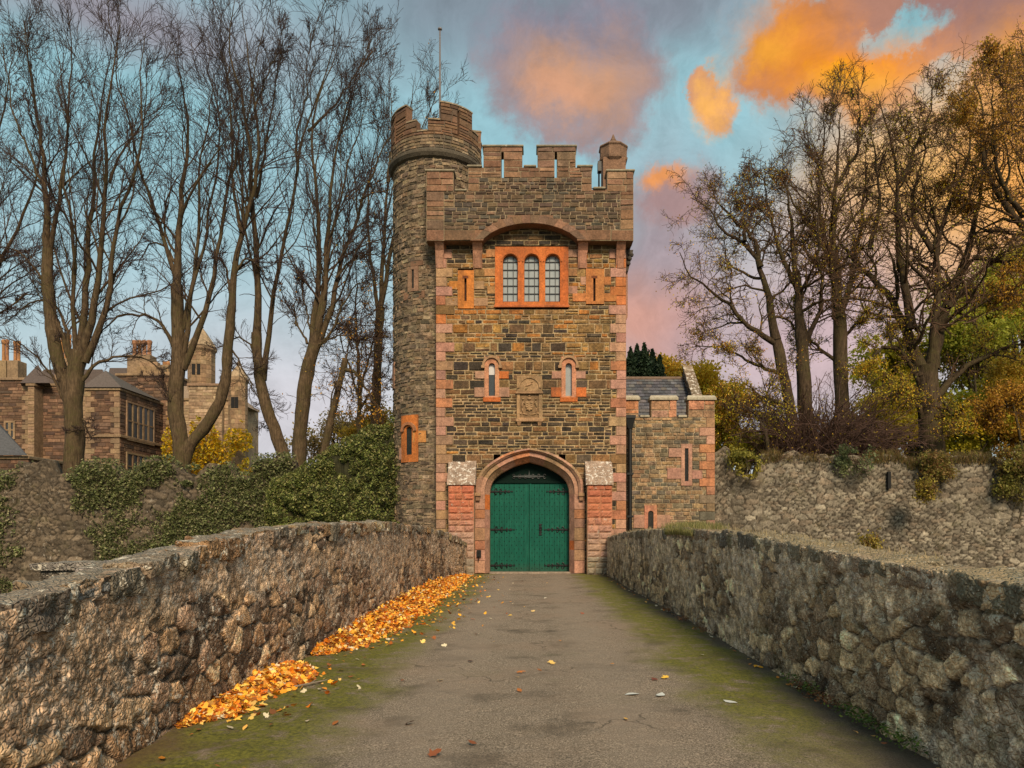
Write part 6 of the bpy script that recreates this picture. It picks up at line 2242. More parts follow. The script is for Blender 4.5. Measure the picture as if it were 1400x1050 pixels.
bare_tree('thin sapling with a few orange leaves between the sheaf of stems and the turret', 37.0,
          [([(492, 700), (492, 620), (491, 560), (492, 520)], .14, .11)],
          [([(492, 520), (489, 470), (488, 420), (490, 370), (486, 330)], .09, .02),
           ([(492, 540), (505, 490), (520, 440), (532, 400)], .07, .02),
           ([(492, 545), (475, 500), (460, 450), (452, 410)], .06, .02),
           ([(492, 560), (515, 530), (535, 510), (545, 500)], .06, .02)], SPR, seed=8, group=GL, leaf=(900, .065, ORL, .8), K0=3, tw=.85, lw=1.25, twigc=(.085, .045, .024), K3=(8, 8, 6), lf=(.45, .5, .5), name='sapling')

# right side
bare_tree('large spreading tree with thick forked trunk and thinning yellow leaves, right of the thicket', 33.5,
          [([(1277, 720), (1276, 640), (1273, 590), (1270, 540), (1267, 500)], .58, .46)],
          [([(1262, 515), (1250, 470), (1240, 432), (1230, 400), (1212, 370), (1190, 338), (1172, 305), (1160, 265)], .28, .04),
           ([(1246, 450), (1240, 400), (1232, 350), (1228, 300), (1232, 250), (1226, 200), (1216, 150), (1208, 118)], .20, .03),
           ([(1274, 505), (1286, 450), (1296, 420), (1312, 388), (1330, 350), (1345, 300), (1358, 250), (1366, 200), (1362, 150)], .28, .04),
           ([(1272, 500), (1275, 450), (1280, 400), (1277, 345), (1290, 290), (1308, 245), (1318, 195), (1300, 150)], .2, .03),
           ([(1282, 540), (1318, 502), (1358, 482), (1400, 470), (1440, 455)], .16, .05),
           ([(1258, 525), (1240, 492), (1220, 476), (1200, 480), (1186, 500), (1180, 522)], .13, .05),
           ([(1262, 572), (1240, 548), (1210, 540), (1182, 552)], .12, .04),
           ([(1296, 420), (1340, 372), (1380, 342), (1420, 330)], .13, .04),
           ([(1330, 352), (1360, 366), (1390, 392), (1425, 405)], .10, .03),
           ([(1232, 250), (1250, 200), (1262, 160), (1258, 125)], .10, .02),
           ([(1190, 340), (1200, 280), (1190, 220), (1180, 170)], .10, .02),
           ([(1280, 540), (1290, 560), (1285, 580), (1270, 590)], .10, .04),
           ([(1277, 345), (1255, 300), (1262, 240), (1280, 190), (1282, 140)], .12, .02)], SPR, seed=11, group=GR, leaf=(16000, .055, YGL + [(.7, .38, .04)], .9), bark=(.075, .052, .032), spread=2.4, K0=3, tw=.85, lw=1.25, twigc=(.085, .045, .024), K3=(8, 8, 6), lf=(.38, .5, .6), name='spreading_tree')
bare_tree('tall tree with a straight trunk and fine upswept crown, standing in the thicket', 34.5,
          [([(1156, 700), (1154, 620), (1151, 550), (1149, 490), (1147, 430)], .40, .28)],
          [([(1147, 435), (1143, 370), (1139, 310), (1144, 250), (1150, 195), (1152, 150)], .25, .03),
           ([(1147, 430), (1130, 350), (1110, 312), (1090, 288), (1075, 262), (1062, 235)], .16, .03),
           ([(1148, 440), (1166, 380), (1184, 310), (1198, 240), (1204, 180)], .16, .03),
           ([(1143, 370), (1120, 300), (1116, 240), (1122, 180), (1118, 145)], .13, .02),
           ([(1148, 470), (1175, 440), (1205, 435), (1225, 445)], .09, .03),
           ([(1150, 500), (1120, 470), (1098, 430), (1086, 400)], .09, .03),
           ([(1144, 250), (1170, 210), (1176, 160), (1172, 128)], .09, .02)], (.2, .18, (.4, 1.0)), seed=12, group=GR, leaf=(7000, .05, YGL + [(.6, .34, .04)], 1.4), bark=(.075, .052, .032), spread=2.0, K0=3, tw=.85, lw=1.25, twigc=(.085, .045, .024), K3=(8, 8, 6), lf=(.40, .52, .6), name='tall_tree')
bare_tree('crooked tree with several leaning stems and rusty leaves, nearest the small lodge', 34.0,
          [([(1108, 700), (1106, 620), (1102, 560), (1098, 500), (1095, 455)], .40, .28),
           ([(1100, 640), (1084, 575), (1070, 505), (1061, 462)], .28, .2)],
          [([(1095, 460), (1092, 400), (1086, 345), (1080, 285), (1070, 232)], .22, .03),
           ([(1061, 465), (1050, 402), (1036, 352), (1018, 330), (998, 318), (980, 292), (964, 270), (948, 262)], .19, .03),
           ([(1040, 365), (1034, 322), (1012, 290), (992, 255), (986, 224)], .12, .02),
           ([(1062, 470), (1022, 448), (990, 420), (960, 400), (936, 388), (920, 362)], .13, .03),
           ([(1088, 592), (1050, 572), (1012, 560), (988, 578), (960, 592), (942, 602)], .12, .05),
           ([(1080, 560), (1040, 545), (1010, 555), (992, 572)], .12, .05),
           ([(1070, 510), (1040, 500), (1005, 480), (980, 470), (950, 470)], .09, .03),
           ([(1092, 400), (1070, 350), (1056, 300), (1046, 250), (1050, 215)], .12, .02),
           ([(1098, 480), (1118, 420), (1110, 360), (1104, 300), (1106, 250)], .12, .02),
           ([(1018, 330), (1020, 290), (1036, 250), (1030, 215)], .08, .02)], SPR, seed=13, group=GR, leaf=(13000, .055, ORL + YGL, .9), bark=(.07, .048, .03), spread=2.2, K0=3, tw=.85, lw=1.25, twigc=(.085, .045, .024), K3=(8, 8, 6), lf=(.40, .52, .6), name='crooked_tree')
bare_tree('tree at the right edge of the photo with arching boughs and golden-brown leaves', 32.0,
          [([(1470, 720), (1466, 600), (1458, 480), (1448, 400)], .5, .35)],
          [([(1448, 405), (1425, 330), (1398, 290), (1378, 245), (1368, 190), (1374, 120), (1366, 60)], .22, .03),
           ([(1400, 295), (1370, 270), (1345, 230), (1332, 180), (1322, 135)], .12, .02),
           ([(1450, 400), (1440, 300), (1420, 200), (1410, 120), (1400, 50)], .2, .03),
           ([(1378, 250), (1350, 255), (1320, 240), (1300, 250)], .08, .02),
           ([(1455, 450), (1420, 420), (1390, 400), (1360, 420)], .12, .03),
           ([(1460, 560), (1420, 540), (1380, 550), (1350, 580)], .12, .03),
           ([(1374, 125), (1350, 100), (1338, 80)], .06, .02)], SPR, seed=14, group=GR, leaf=(24000, .065, [(.5, .26, .03), (.42, .2, .03), (.58, .36, .05), (.34, .17, .03)], .35), bark=(.07, .048, .03), spread=2.0, K0=3, tw=.85, lw=1.25, twigc=(.085, .045, .024), K3=(8, 8, 6), lf=(.42, .52, .6), name='golden_tree')
bare_tree('low crooked sapling leaning out above the right curtain wall next to its overgrown gap', 31.6,
          [([(1052, 660), (1050, 612), (1044, 585)], .11, .09)],
          [([(1044, 588), (1036, 565), (1022, 548), (1005, 540)], .08, .02), ([(1044, 590), (1046, 560), (1056, 540), (1052, 520)], .06, .02),
           ([(1046, 596), (1060, 575), (1075, 560)], .05, .02)], SPR, seed=15, group=GR, K3=(6, 6, 5), lf=(.5, .5, .5), leaf=(700, .06, YGL, .5), bark=(.08, .06, .04), name='sapling')


# ---- full foliage trees behind
def leafy(label, px, py, rx_, ry_, Y, n, pal, size=.10, lumps=26, group=None, seed=0, name='leafy_tree', flat=1.0, cat='tree'):
    if cat == 'shrub': n = n // 2
    rng = np.random.default_rng(seed)
    cx, cy, cz = P(px, py, Y)
    k_ = Y / F
    RX_, RZ_ = rx_ * k_, ry_ * k_
    RY_ = RX_ * .7
    base = (cx, cy, float(ground_z(cx, cy)) if cat == 'tree' else cz - RZ_ * 1.1)
    r = empty(name, base, label, cat, group)
    d = rng.normal(0, 1, (lumps, 3)); d /= np.linalg.norm(d, axis=1)[:, None]
    cen = np.array([cx, cy, cz]) + d * np.array([RX_, RY_, RZ_]) * rng.uniform(.25, .85, (lumps, 1))
    lr = rng.uniform(.22, .42, lumps) * min(RX_, RZ_) * 1.15
    w = lr ** 2; w /= w.sum()
    k2 = rng.choice(lumps, n, p=w)
    q_ = rng.normal(0, 1, (n, 3)); q_ /= np.linalg.norm(q_, axis=1)[:, None]
    n = n * 3
    k2 = rng.choice(lumps, n, p=w)
    q_ = rng.normal(0, 1, (n, 3)); q_ /= np.linalg.norm(q_, axis=1)[:, None]
    pos = cen[k2] + q_ * (lr[k2] * rng.uniform(.35, 1.08, n))[:, None] * np.array([1.15, 1, .8]) + rng.normal(0, .12, (n, 3))
    # thin out in blotches so that gaps open
    keep = fbm(pos[:, 0] * .9, pos[:, 1] * .9, pos[:, 2] * .9, 3, seed) > -.25
    pos = pos[keep]; k2 = k2[keep]
    lc = np.array(pal)[rng.choice(len(pal), lumps)]
    col = lc[k2] * rng.uniform(.65, 1.35, (len(pos), 1)) * .6 + pick(np.array(pal), len(pos), .3) * .4
    leaf_mesh('crown', pos, rng.uniform(.6, 1.1, len(pos)) * size, 1.2, np.clip(col, .003, .9), M_LEAF, r, 'quad', rng=rng)
    # trunk and limbs
    top = np.array([cx, cy, cz])
    T = np.stack([spline([base, (base[0] + .2, cy, (base[2] + cz) / 2), tuple(top)], 8)])
    ends = cen[rng.choice(lumps, min(14, lumps), replace=False)]
    st = np.array([base[0], cy, base[2] + max(.3, (cz - base[2]) * .5)])
    LB = np.stack([spline([tuple(st), tuple((st + e_) / 2 + rng.normal(0, .25, 3)), tuple(e_)], 8) for e_ in ends])
    allp = np.concatenate([T, LB])
    rad = np.concatenate([np.linspace(.28, .1, 8)[None], np.tile(np.linspace(.10, .02, 8), (len(LB), 1))]) * (min(1.2, RZ_ / 3 + .3) if cat == 'tree' else .12)
    V, f = tubes(allp, rad, 6)
    mesh_np('trunk', V, f, M_BARK, r, cols=np.tile(np.array((.09, .07, .045)), (len(V), 1)), smooth=True)
    return r


GOLD = [(.60, .38, .03), (.48, .33, .04), (.70, .42, .04), (.38, .28, .04)]
YEL = [(.76, .58, .04), (.85, .62, .04), (.62, .50, .04), (.50, .45, .04)]
GRN = [(.38, .40, .04), (.46, .45, .05), (.56, .50, .05), (.26, .29, .04)]
BRO = [(.48, .27, .04), (.38, .20, .04), (.55, .36, .05), (.30, .19, .04)]
GB = 'leafy trees in the background on the right'
leafy('olive-gold rounded tree showing above the lodge roof beside the conifers', 925, 520, 52, 42, 46, 6500, GOLD, .12, group=GB, seed=21)
leafy('golden tree between the lodge gable and the crooked tree', 975, 560, 60, 58, 44, 7000, GOLD + YEL, .12, group=GB, seed=22)
leafy('low yellow-green tree leaning over the gap in the right curtain wall', 1008, 608, 52, 42, 34.5, 6000, YEL + GRN, .085, group=GB, seed=23)
leafy('pale green tree seen between the tall tree and the large spreading tree', 1215, 500, 52, 75, 44, 7000, GRN + YEL, .12, group=GB, seed=24)
leafy('broad green tree behind and right of the large spreading trunk', 1345, 465, 85, 92, 42, 13000, GRN + [(.36, .32, .05)], .12, 36, group=GB, seed=25)
leafy('bright yellow bushy tree just right of the large spreading trunk', 1318, 585, 62, 55, 37, 7500, YEL + GRN, .10, group=GB, seed=26)
leafy('yellow tree behind the thicket, left of the large spreading trunk', 1205, 580, 58, 45, 38, 6500, YEL, .10, group=GB, seed=27)
leafy('orange-brown tree low at the right edge of the photo', 1402, 560, 62, 95, 36, 10000, BRO + GOLD, .10, 32, group=GB, seed=28)
leafy('small golden tree behind the ivy bank left of the turret', 520, 590, 50, 44, 42, 4200, GOLD + BRO, .10, seed=29, group='leafy trees in the background on the left')
leafy('pale straw-coloured low tree behind the forked leaning tree', 455, 600, 75, 45, 46, 3200, [(.42, .30, .14), (.34, .24, .12), (.48, .36, .10)], .10, seed=30, group='leafy trees in the background on the left')

leafy('olive and yellow tree filling the gap high between large spreading and edge trees', 1400, 400, 60, 70, 43, 7000, GRN + YEL, .12, group=GB, seed=33)
leafy('yellow-orange tree low behind the crooked tree and thicket', 1050, 600, 60, 26, 40, 3500, GOLD + YEL, .10, group=GB, seed=34)
leafy('rusty yellow tree behind the big edge tree, right of the yellow bush', 1250, 560, 70, 60, 47, 7000, YEL + GOLD, .12, group=GB, seed=35)
YEL = [(.36, .30, .05), (.42, .34, .05)]; GRN = [(.22, .22, .05), (.28, .26, .06)]; BRO = [(.26, .15, .05), (.20, .12, .05)]
GREY = [(.12, .15, .07), (.16, .2, .1), (.2, .22, .09)]
for i, (px, py, w_, h_, pal, n_, lab) in enumerate(((1020, 632, 20, 28, YEL + GRN, 2200, 'yellow-green shrub filling the gap in the right curtain wall'), (1172, 628, 26, 22, GREY, 2200, 'grey-green shrub trailing over the right curtain wall top'),
                                     (1282, 640, 26, 26, BRO + GRN, 2200, 'brown shrub on the wall top below the large spreading tree'), (1265, 668, 20, 14, BRO + YEL, 1000, 'straggly plant growing from the face of the right curtain wall'),
                                     (1392, 650, 26, 60, BRO + GRN, 4000, 'dark shrub at the far right end of the curtain wall'), (1190, 742, 12, 14, YEL + BRO, 600, 'small orange and green plant low on the right curtain wall'))):
    Yq = 30.3 - (px - 970) * .003
    leafy(lab, px, py, w_, h_, Yq if py < 660 else Yq - .9, n_, pal, .065, 14, seed=40 + i, name='shrub', cat='shrub')
# bramble thicket
rng = np.random.default_rng(99)
base = P(1125, 620, 32.6)
th = empty('thicket', base, 'dark brown leafless thicket of brambles on top of the right curtain wall', 'thicket')
N0 = 620
p0 = np.stack([X(1050, 32.6) + (X(1205, 32.6) - X(1050, 32.6)) * rng.uniform(0, 1, N0), 32.6 + rng.normal(0, .5, N0), np.full(N0, 4.5)], -1)
d = np.stack([rng.normal(0, .55, N0), rng.normal(0, .4, N0), np.ones(N0)], -1); d /= np.linalg.norm(d, axis=1)[:, None]
ctr = 1 - np.abs((p0[:, 0] - X(1125, 32.6)) / (X(1205, 32.6) - X(1125, 32.6))) ** 2
L = rng.uniform(1.8, 4.2, N0) * (.45 + .7 * np.clip(ctr, 0, 1))
pts = [p0]
for k in range(9):
    d = d + rng.normal(0, .16, (N0, 3)); d[:, 2] -= .11; d /= np.linalg.norm(d, axis=1)[:, None]
    pts.append(pts[-1] + d * (L / 9)[:, None])
br_ = np.stack(pts, 1); brr = np.tile(np.linspace(.03, .01, 10), (N0, 1))
s1, sr1 = children(br_, brr, 7, .1, 1, .35, (.4, 1.2), 0, 5, .25, .009, .6, rng)
s2, sr2 = children(s1, sr1, 4, .1, 1, .45, (.4, 1.2), 0, 4, .25, .006, .6, rng)
Va, fa = tubes(br_, brr, 4); Vb, fb = tubes(s1, sr1, 3); Vc, fc = tubes(s2, sr2, 3)
mesh_np('stems', np.concatenate([Va, Vb, Vc]), np.concatenate([fa, fb + len(Va), fc + len(Va) + len(Vb)]), M_TWIG, th, cols=np.tile(np.array((.075, .04, .028)), (len(Va) + len(Vb) + len(Vc), 1)))
lp_ = s1.reshape(-1, 3)[rng.choice(s1.shape[0] * 5, 1500)] + rng.normal(0, .05, (1500, 3))
leaf_mesh('leaves', lp_, rng.uniform(.03, .06, 1500), 1.2, pick(np.array(YEL + GOLD), 1500), M_LEAF, th, 'quad', rng=rng)

# ---- dark conifers behind the lodge
def conifer(px, ptop, Y, w, lab, seed):
    rng = np.random.default_rng(seed)
    x, _, zt = P(px, ptop, Y)
    zb_ = float(ground_z(x, Y))
    r = empty('conifer', (x, Y, zb_), lab, 'conifer', 'dark conifers behind the lodge roof')
    n = 4200
    t = rng.uniform(0, 1, n) ** 1.3
    R_ = 1.7 * w * t ** .6 * (.75 + .25 * np.sin(t * 60 + rng.uniform(0, 6)))
    a = rng.uniform(0, 2 * PI, n); rr = R_ * np.sqrt(rng.uniform(.2, 1, n))
    z = zt - t * 4.5 + rng.normal(0, .08, n)
    leaf_mesh('crown', np.stack([x + np.cos(a) * rr, Y + np.sin(a) * rr, z], -1), rng.uniform(.06, .13, n), 1.5, pick(np.array([(.02, .04, .022), (.03, .055, .028), (.045, .075, .04)]), n), M_LEAF, r, 'quad', rng=rng)
    m = MB(); m.tube([(x, Y, zb_), (x, Y, zt - 1)], [.14, .04], 6, (.06, .04, .03)); m.build('trunk', M_BARK, r)


for i, (px, pt, w, pos_) in enumerate(((862, 480, .5, 'first from the gatehouse wall'), (871, 475, .55, 'second from the gatehouse wall'), (881, 474, .6, 'tallest, in the middle of the row'),
                                       (892, 482, .55, 'fourth from the gatehouse wall'), (902, 489, .5, 'last of the row beside the golden trees'))):
    conifer(px, pt, 40 + (i % 2) * .8, w, f'dark green conifer above the lodge roof, {pos_}', 60 + i)

# ================================================================ MANSION FAR LEFT
YM = 62.0
M_MPANE = mat_plain('dark mansion glass', (.04, .045, .05), .3)
Xm = lambda a, Y=YM: X(a, Y)
Zm = lambda a, Y=YM: Z(a, Y)
MS = [(.13, .075, .048), (.18, .105, .065), (.08, .052, .038), (.21, .125, .078), (.15, .093, .063)]
MT = (.26, .175, .105)
man = empty('mansion', (Xm(120), YM + 4, 2), 'old brown stone mansion with tall chimneys and a hipped bay, seen through the bare trees', 'mansion')


def mwall(px0, px1, py0, Y, depth, parent, palette=MS, name='wall', side=None, quoins=True, zb=0.0):
    mb = MB()
    x0, x1, z1 = X(px0, Y), X(px1, Y), Z(py0, Y)
    c_ = lambda u, z: jc(random.choice(palette), .2)
    masonry(mb, [(a, b, [(x0, x1)]) for a, b in courses(zb, z1, (.22, .34))], (.35, .9), .03, .03, .02, lambda u, z, d: (u, Y - d, z), c_, tuple(v * .8 for v in palette[0]))
    if side:
        xs_ = x1 if side > 0 else x0
        masonry(mb, [(a, b, [(Y, Y + depth)]) for a, b in courses(zb, z1, (.22, .34))], (.35, .9), .03, .03, .02, lambda u, z, d: (xs_ + side * d, u, z), c_, tuple(v * .8 for v in palette[0]))
    mb.box(x0 + .02, x1 - .02, Y + .02, Y + depth, zb, z1 - .01, palette[0])
    if quoins:
        z = zb; k_ = 0
        while z < z1 - .3:
            for (xx, s_) in ((x0, 1), (x1, -1)):
                w = .75 if k_ % 2 else .45
                a, b = sorted((xx, xx + s_ * w))
                mb.prism([(a, z + .01), (b, z + .01), (b, min(z + .42, z1) - .01), (a, min(z + .42, z1) - .01)], Y - .07, Y, .02, jc(MT, .15))
            z += .42; k_ += 1
    mb.box(x0 - .1, x1 + .1, Y - .14, Y + depth, z1, z1 + .22, jc(MT, .1), .03)
    return mb.build(name, M_MANS, parent)


def mroof(pts_lo, apex, parent, col=(.07, .055, .048)):
    mb = MB()
    n = len(pts_lo)
    if len(apex) == 1:
        for i in range(n): mb.add([pts_lo[i], pts_lo[(i + 1) % n], apex[0]], [(0, 1, 2)], jc(col, .1))
    else:
        a, b = apex
        mb.add([pts_lo[0], pts_lo[1], b, a], [(0, 1, 2, 3)], col); mb.add([pts_lo[1], pts_lo[2], b], [(0, 1, 2)], jc(col, .15))
        mb.add([pts_lo[2], pts_lo[3], a, b], [(0, 1, 2, 3)], col); mb.add([pts_lo[3], pts_lo[0], a], [(0, 1, 2)], jc(col, .15))
    mb.add(pts_lo, [tuple(range(n))], col)
    return mb.build('roof', M_SLATE, parent)


def rect_lo(px0, px1, py, Y, depth, e=.25):
    x0, x1, z = X(px0, Y) - e, X(px1, Y) + e, Z(py, Y) + .23
    return [(x0, Y - e, z), (x1, Y - e, z), (x1, Y + depth + e, z), (x0, Y + depth + e, z)]


def mwindow(px0, px1, py0, py1, Y, parent, n=3, tr=1, arch=False, axis=None):
    """mullioned stone window; axis=(x) puts it in a side wall facing +X at that x, px giving depth"""
    m = MB()
    if axis is None:
        x0, x1 = X(px0, Y), X(px1, Y); mp = lambda u, d, z: (u, Y - d, z)
    else:
        x0, x1 = px0, px1; mp = lambda u, d, z: (axis + d, u, z)
    z0, z1 = Z(py1, Y), Z(py0, Y)

    def bx(a, b, c_, d_, y0, y1, col=MT):
        vs = [mp(u, y, z) for z in (c_, d_) for (u, y) in ((a, y0), (b, y0), (b, y1), (a, y1))]
        m.add(vs, [(0, 1, 5, 4), (1, 2, 6, 5), (2, 3, 7, 6), (3, 0, 4, 7), (4, 5, 6, 7), (3, 2, 1, 0)], jc(col, .1))
    e = .16
    bx(x0 - e, x0, z0 - e, z1 + e, .12, -.1); bx(x1, x1 + e, z0 - e, z1 + e, .12, -.1)
    bx(x0, x1, z1, z1 + e, .12, -.1); bx(x0, x1, z0 - e, z0, .14, -.1)
    for i in range(1, n):
        u = x0 + (x1 - x0) * i / n
        bx(u - .12, u + .12, z0, z1, .10, -.05)
    for i in range(1, tr + 1):
        z = z0 + (z1 - z0) * i / (tr + 1)
        bx(x0, x1, z - .06, z + .06, .09, -.05)
    w = m.build('window', M_MANS, parent)
    g = MB()
    g.add([mp(x0, .045, z0), mp(x1, .045, z0), mp(x1, .045, z1), mp(x0, .045, z1)], [(0, 1, 2, 3)])
    g.build('pane', M_MPANE, w)


def chimney(px0, px1, ptop, pbot, Y, pots, parent, col=(.36, .18, .08)):
    m = MB()
    x0, x1, z0, z1 = X(px0, Y), X(px1, Y), Z(pbot, Y), Z(ptop, Y)
    m.box(x0 - .15, x1 + .15, Y, Y + 1.2, z0 - 1.5, z0 + .5, jc(MT, .1), .04)
    w = (x1 - x0) / pots
    for i in range(pots):
        cx = x0 + w * (i + .5)
        m.lathe(cx, Y + .6, [(w * .5, z0 + .5), (w * .42, z0 + .7), (w * .40, z1 - .45), (w * .52, z1 - .3), (w * .54, z1 - .1), (w * .42, z1)], 8, jc(col, .15), PI / 8)
    m.build('chimney', M_MANS, parent)


# far-left wing
w1 = mwall(-70, 42, 520, YM + 2, 8, man)
mwindow(9, 19, 578, 598, YM + 2, man, 2, 1)
chimney(-4, 6, 462, 500, YM + 5, 2, man); chimney(12, 22, 464, 500, YM + 5, 2, man)
w2 = mwall(38, 47, 528, YM + 1.2, 3, man, [MT, (.30, .2, .13)], quoins=False)
w3 = mwall(45, 120, 528, YM + 2.4, 9, man)
mroof([(Xm(36, 64), 63.2, Zm(526, 64)), (Xm(76, 64), 63.2, Zm(526, 64)), (Xm(76, 68), 68, Zm(526, 64)), (Xm(36, 68), 68, Zm(526, 64))], [(Xm(56, 66), 65.6, Zm(500, 66))], man, (.095, .075, .065))
chimney(77, 92, 455, 497, YM + 5, 3, man, (.42, .2, .07))
mroof([(Xm(40, 67), 67, Zm(528, 67)), (Xm(150, 67), 67, Zm(528, 67)), (Xm(150, 74), 74, Zm(528, 67)), (Xm(40, 74), 74, Zm(528, 67))], [(Xm(60, 70), 70, Zm(505, 70)), (Xm(140, 70), 70, Zm(505, 70))], man, (.085, .062, .052))
# projecting bay with hipped roof
w4 = mwall(117, 164, 534, YM - 2, 8, man, side=1)
lo = rect_lo(117, 164, 534, YM - 2, 6)
mroof(lo, [(X(135, YM), YM + 1, Z(503, YM))], man, (.095, .075, .065))
xs_b = X(164, YM - 2)
mwindow(YM - 1.0, YM + 3.2, 553, 601, YM, man, 5, 1, axis=xs_b)
mwindow(YM - 1.0, YM + 3.2, 622, 655, YM, man, 5, 1, axis=xs_b)
m = MB(); m.box(X(117, YM - 2) - .05, xs_b + .15, YM - 2.15, YM + 5, Z(598, YM - 2), Z(594, YM - 2), MT, .03); m.build('string_course', M_MANS, man)
# block behind, with stepped gable and stack
w5 = mwall(160, 238, 514, YM + 5, 8, man, side=None)
m = MB()
for i, (a, b, t) in enumerate(((180, 236, 508), (186, 222, 500), (190, 214, 494))):
    m.box(X(a, YM + 5), X(b, YM + 5), YM + 5.1 + i * .04, YM + 5.8 - i * .04, Z(516, YM + 5) + .24 + i * .05, Z(t, YM + 5), jc(MT, .2), .03)
m.build('stepped_gable', M_MANS, man)
chimney(176, 203, 463, 492, YM + 6, 4, man, (.30, .15, .08)); chimney(218, 228, 492, 506, YM + 6, 2, man)
mroof([(Xm(146, 69), 69, Zm(520, 69)), (Xm(180, 69), 69, Zm(520, 69)), (Xm(180, 73), 73, Zm(520, 69)), (Xm(146, 73), 73, Zm(520, 69))], [(Xm(150, 71), 71, Zm(503, 71)), (Xm(178, 71), 71, Zm(503, 71))], man, (.085, .062, .052))
m = MB(); m.tube([(X(203, YM + 4.8), YM + 4.85, 1), (X(203, YM + 4.8), YM + 4.85, Z(575, YM + 4.8))], .16, 6, (.03, .03, .035)); m.build('drainpipe', M_IRON, man)
# low outbuilding at the very left
ob = empty('outbuilding', (X(-20, 50), 50, 2), 'low stone outbuilding with a sloping slate roof at the far left edge', 'outbuilding')
mwall(-70, 40, 628, 50, 4, ob)
mb = MB()
mb.hull([(X(-70, 50), 49.6, Z(628, 50) + .25), (X(41, 50), 49.6, Z(628, 50) + .25), (X(41, 50), 49.75, Z(628, 50) + .25), (X(-70, 50), 49.75, Z(628, 50) + .25)],
        [(X(-70, 50), 53, Z(560, 53)), (X(-2, 53), 53, Z(580, 53)), (X(-2, 53), 53.2, Z(580, 53)), (X(-70, 50), 53.2, Z(560, 53))], (.08, .08, .085))
mb.build('roof', M_SLATE, ob)
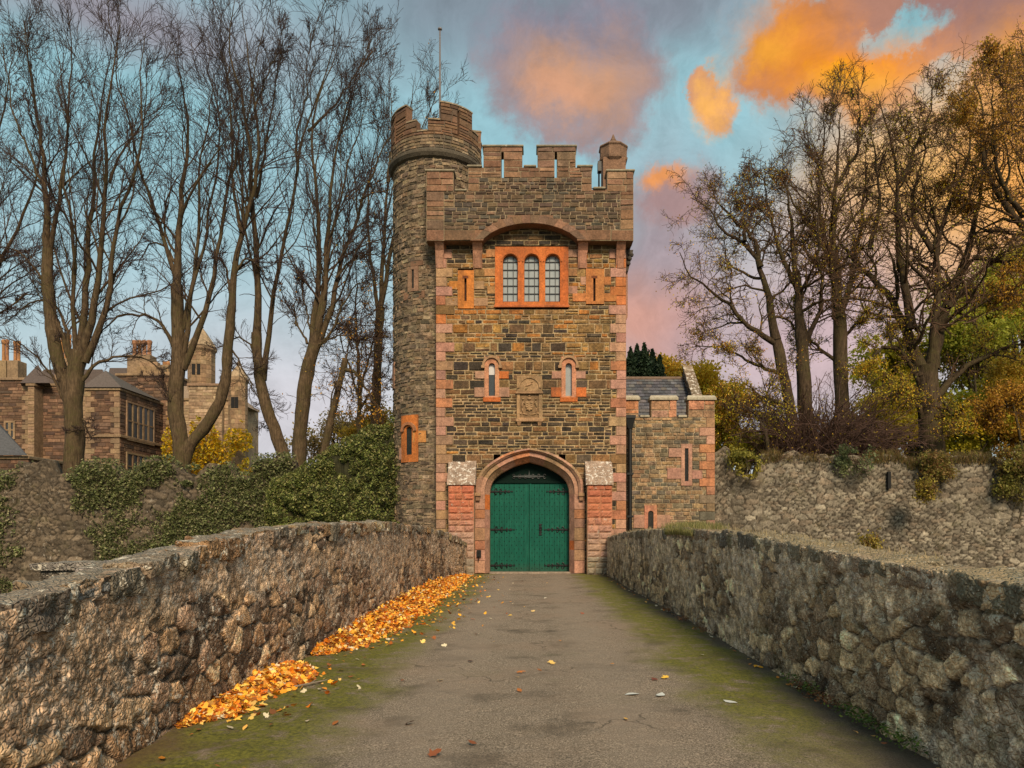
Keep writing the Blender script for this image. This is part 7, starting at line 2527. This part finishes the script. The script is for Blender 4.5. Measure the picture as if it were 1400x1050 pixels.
# towers
def otower(px0, px1, ptop, papex, Y, parent_label, lab, shaft_bottom_px=None, wide=None, ogee=False):
    t = empty('tower', (X((px0 + px1) / 2, Y), Y, 2), lab, 'tower')
    m = MB()
    cx = X((px0 + px1) / 2, Y); r = (X(px1, Y) - X(px0, Y)) / 2
    zt = Z(ptop, Y)
    z = 1.0
    prof = []
    pal = [(.29, .19, .11), (.24, .155, .09), (.33, .22, .13)]
    while z < zt - .01:
        z2 = min(z + .38, zt)
        for k_ in range(8):
            a0, a1 = 2 * PI * k_ / 8 + PI / 8, 2 * PI * (k_ + 1) / 8 + PI / 8
            for s_ in (0, .5):
                b0, b1 = s_, s_ + .5
                pa = (cx + math.sin(a0) * r, Y - math.cos(a0) * r); pb_ = (cx + math.sin(a1) * r, Y - math.cos(a1) * r)
                q0 = tuple(pa[i] + (pb_[i] - pa[i]) * b0 for i in (0, 1)); q1 = tuple(pa[i] + (pb_[i] - pa[i]) * b1 for i in (0, 1))
                o_ = random.uniform(.99, 1.01)
                m.add([(q0[0], q0[1], z), (q1[0], q1[1], z), (q1[0], q1[1], z2 - .02), (q0[0], q0[1], z2 - .02)], [(0, 1, 2, 3)], jc(random.choice(pal), .15))
        z = z2
    m.lathe(cx, Y, [(r * .97, 1), (r * .97, zt)], 8, (.15, .1, .07), PI / 8)
    m.lathe(cx, Y, [(r * 1.0, zt - .3), (r * 1.14, zt - .1), (r * 1.14, zt + .12), (r * .98, zt + .2)], 8, MT, PI / 8)
    m.build('wall', M_MANS, t)
    za = Z(papex, Y)
    m = MB()
    if ogee: pr_ = [(r * 1.02, zt + .2), (r * .98, zt + (za - zt) * .18), (r * .75, zt + (za - zt) * .38), (r * .42, zt + (za - zt) * .58), (r * .18, zt + (za - zt) * .74), (.1, zt + (za - zt) * .82), (.16, zt + (za - zt) * .87), (.03, za)]
    else: pr_ = [(r * 1.1, zt + .2), (r * .8, zt + (za - zt) * .35), (r * .35, zt + (za - zt) * .7), (.12, zt + (za - zt) * .86), (.2, zt + (za - zt) * .9), (.04, za)]
    m.lathe(cx, Y, pr_, 8, (.33, .24, .15), PI / 8)
    m.build('roof', M_MANS, t)
    for dz in (1.5, 5.0):
        for s_ in (-.2, .2):
            m = MB()
            m.box(cx + s_ * r - .14, cx + s_ * r + .14, Y - r * .97, Y - r * .9, zt - dz - .9, zt - dz, (.05, .04, .03))
            m.build('window', M_DARK, t)
    return t


otower(258, 293, 478, 444, YM + 3, None, 'octagonal pale stone tower with pointed cap, rising between the limbs of the leaning tree', ogee=False)
otower(313, 338, 520, 494, YM - 1, None, 'slimmer stone turret with onion-shaped cap and orange creeper, right end of the mansion', ogee=True)
m5 = empty('gabled_range', (X(285, YM + 1), YM + 1, 2), 'tan stone gabled range between the two octagonal towers', 'building')
mwall(240, 318, 548, YM + 1, 6, m5, [(.34, .24, .15), (.29, .2, .13), (.38, .28, .18)], quoins=False)
mwall(258, 304, 528, YM + .5, 4, m5, [(.34, .24, .15), (.29, .2, .13), (.38, .28, .18)], quoins=False)
mroof([(X(238, YM), YM + 1, Z(548, YM)), (X(320, YM), YM + 1, Z(548, YM)), (X(320, YM), YM + 6, Z(548, YM)), (X(238, YM), YM + 6, Z(548, YM))],
      [(X(245, YM + 3), YM + 3, Z(528, YM + 3)), (X(312, YM + 3), YM + 3, Z(528, YM + 3))], m5, (.24, .18, .13))
# yellow creeper
def creeper(n):
    px = RNG.uniform(222, 345, n); py = RNG.uniform(560, 662, n)
    top = np.interp(px, [222, 235, 250, 262, 275, 290, 305, 318, 325, 345], [600, 560, 640, 575, 575, 580, 600, 575, 560, 600])
    k_ = (py > top + 6 * fbm(px * .1, py * .1, None, 3, 4)) & (fbm(px * .05, py * .05, None, 3, 9) > -.45)
    px, py = px[k_], py[k_]
    Y = np.where(px > 312, YM - 2.6, YM - .3) + RNG.uniform(-1.2, .2, len(px))
    return np.stack([(px - CX) / F * Y, Y, EYE + (HY - py) / F * Y], -1)


ivy('creeper', 9000, creeper, .15, [(.62, .42, .02), (.72, .48, .02), (.50, .38, .03), (.55, .30, .02), (.40, .34, .04)], 'bright yellow autumn creeper covering the foot of the mansion towers', 'creeper')
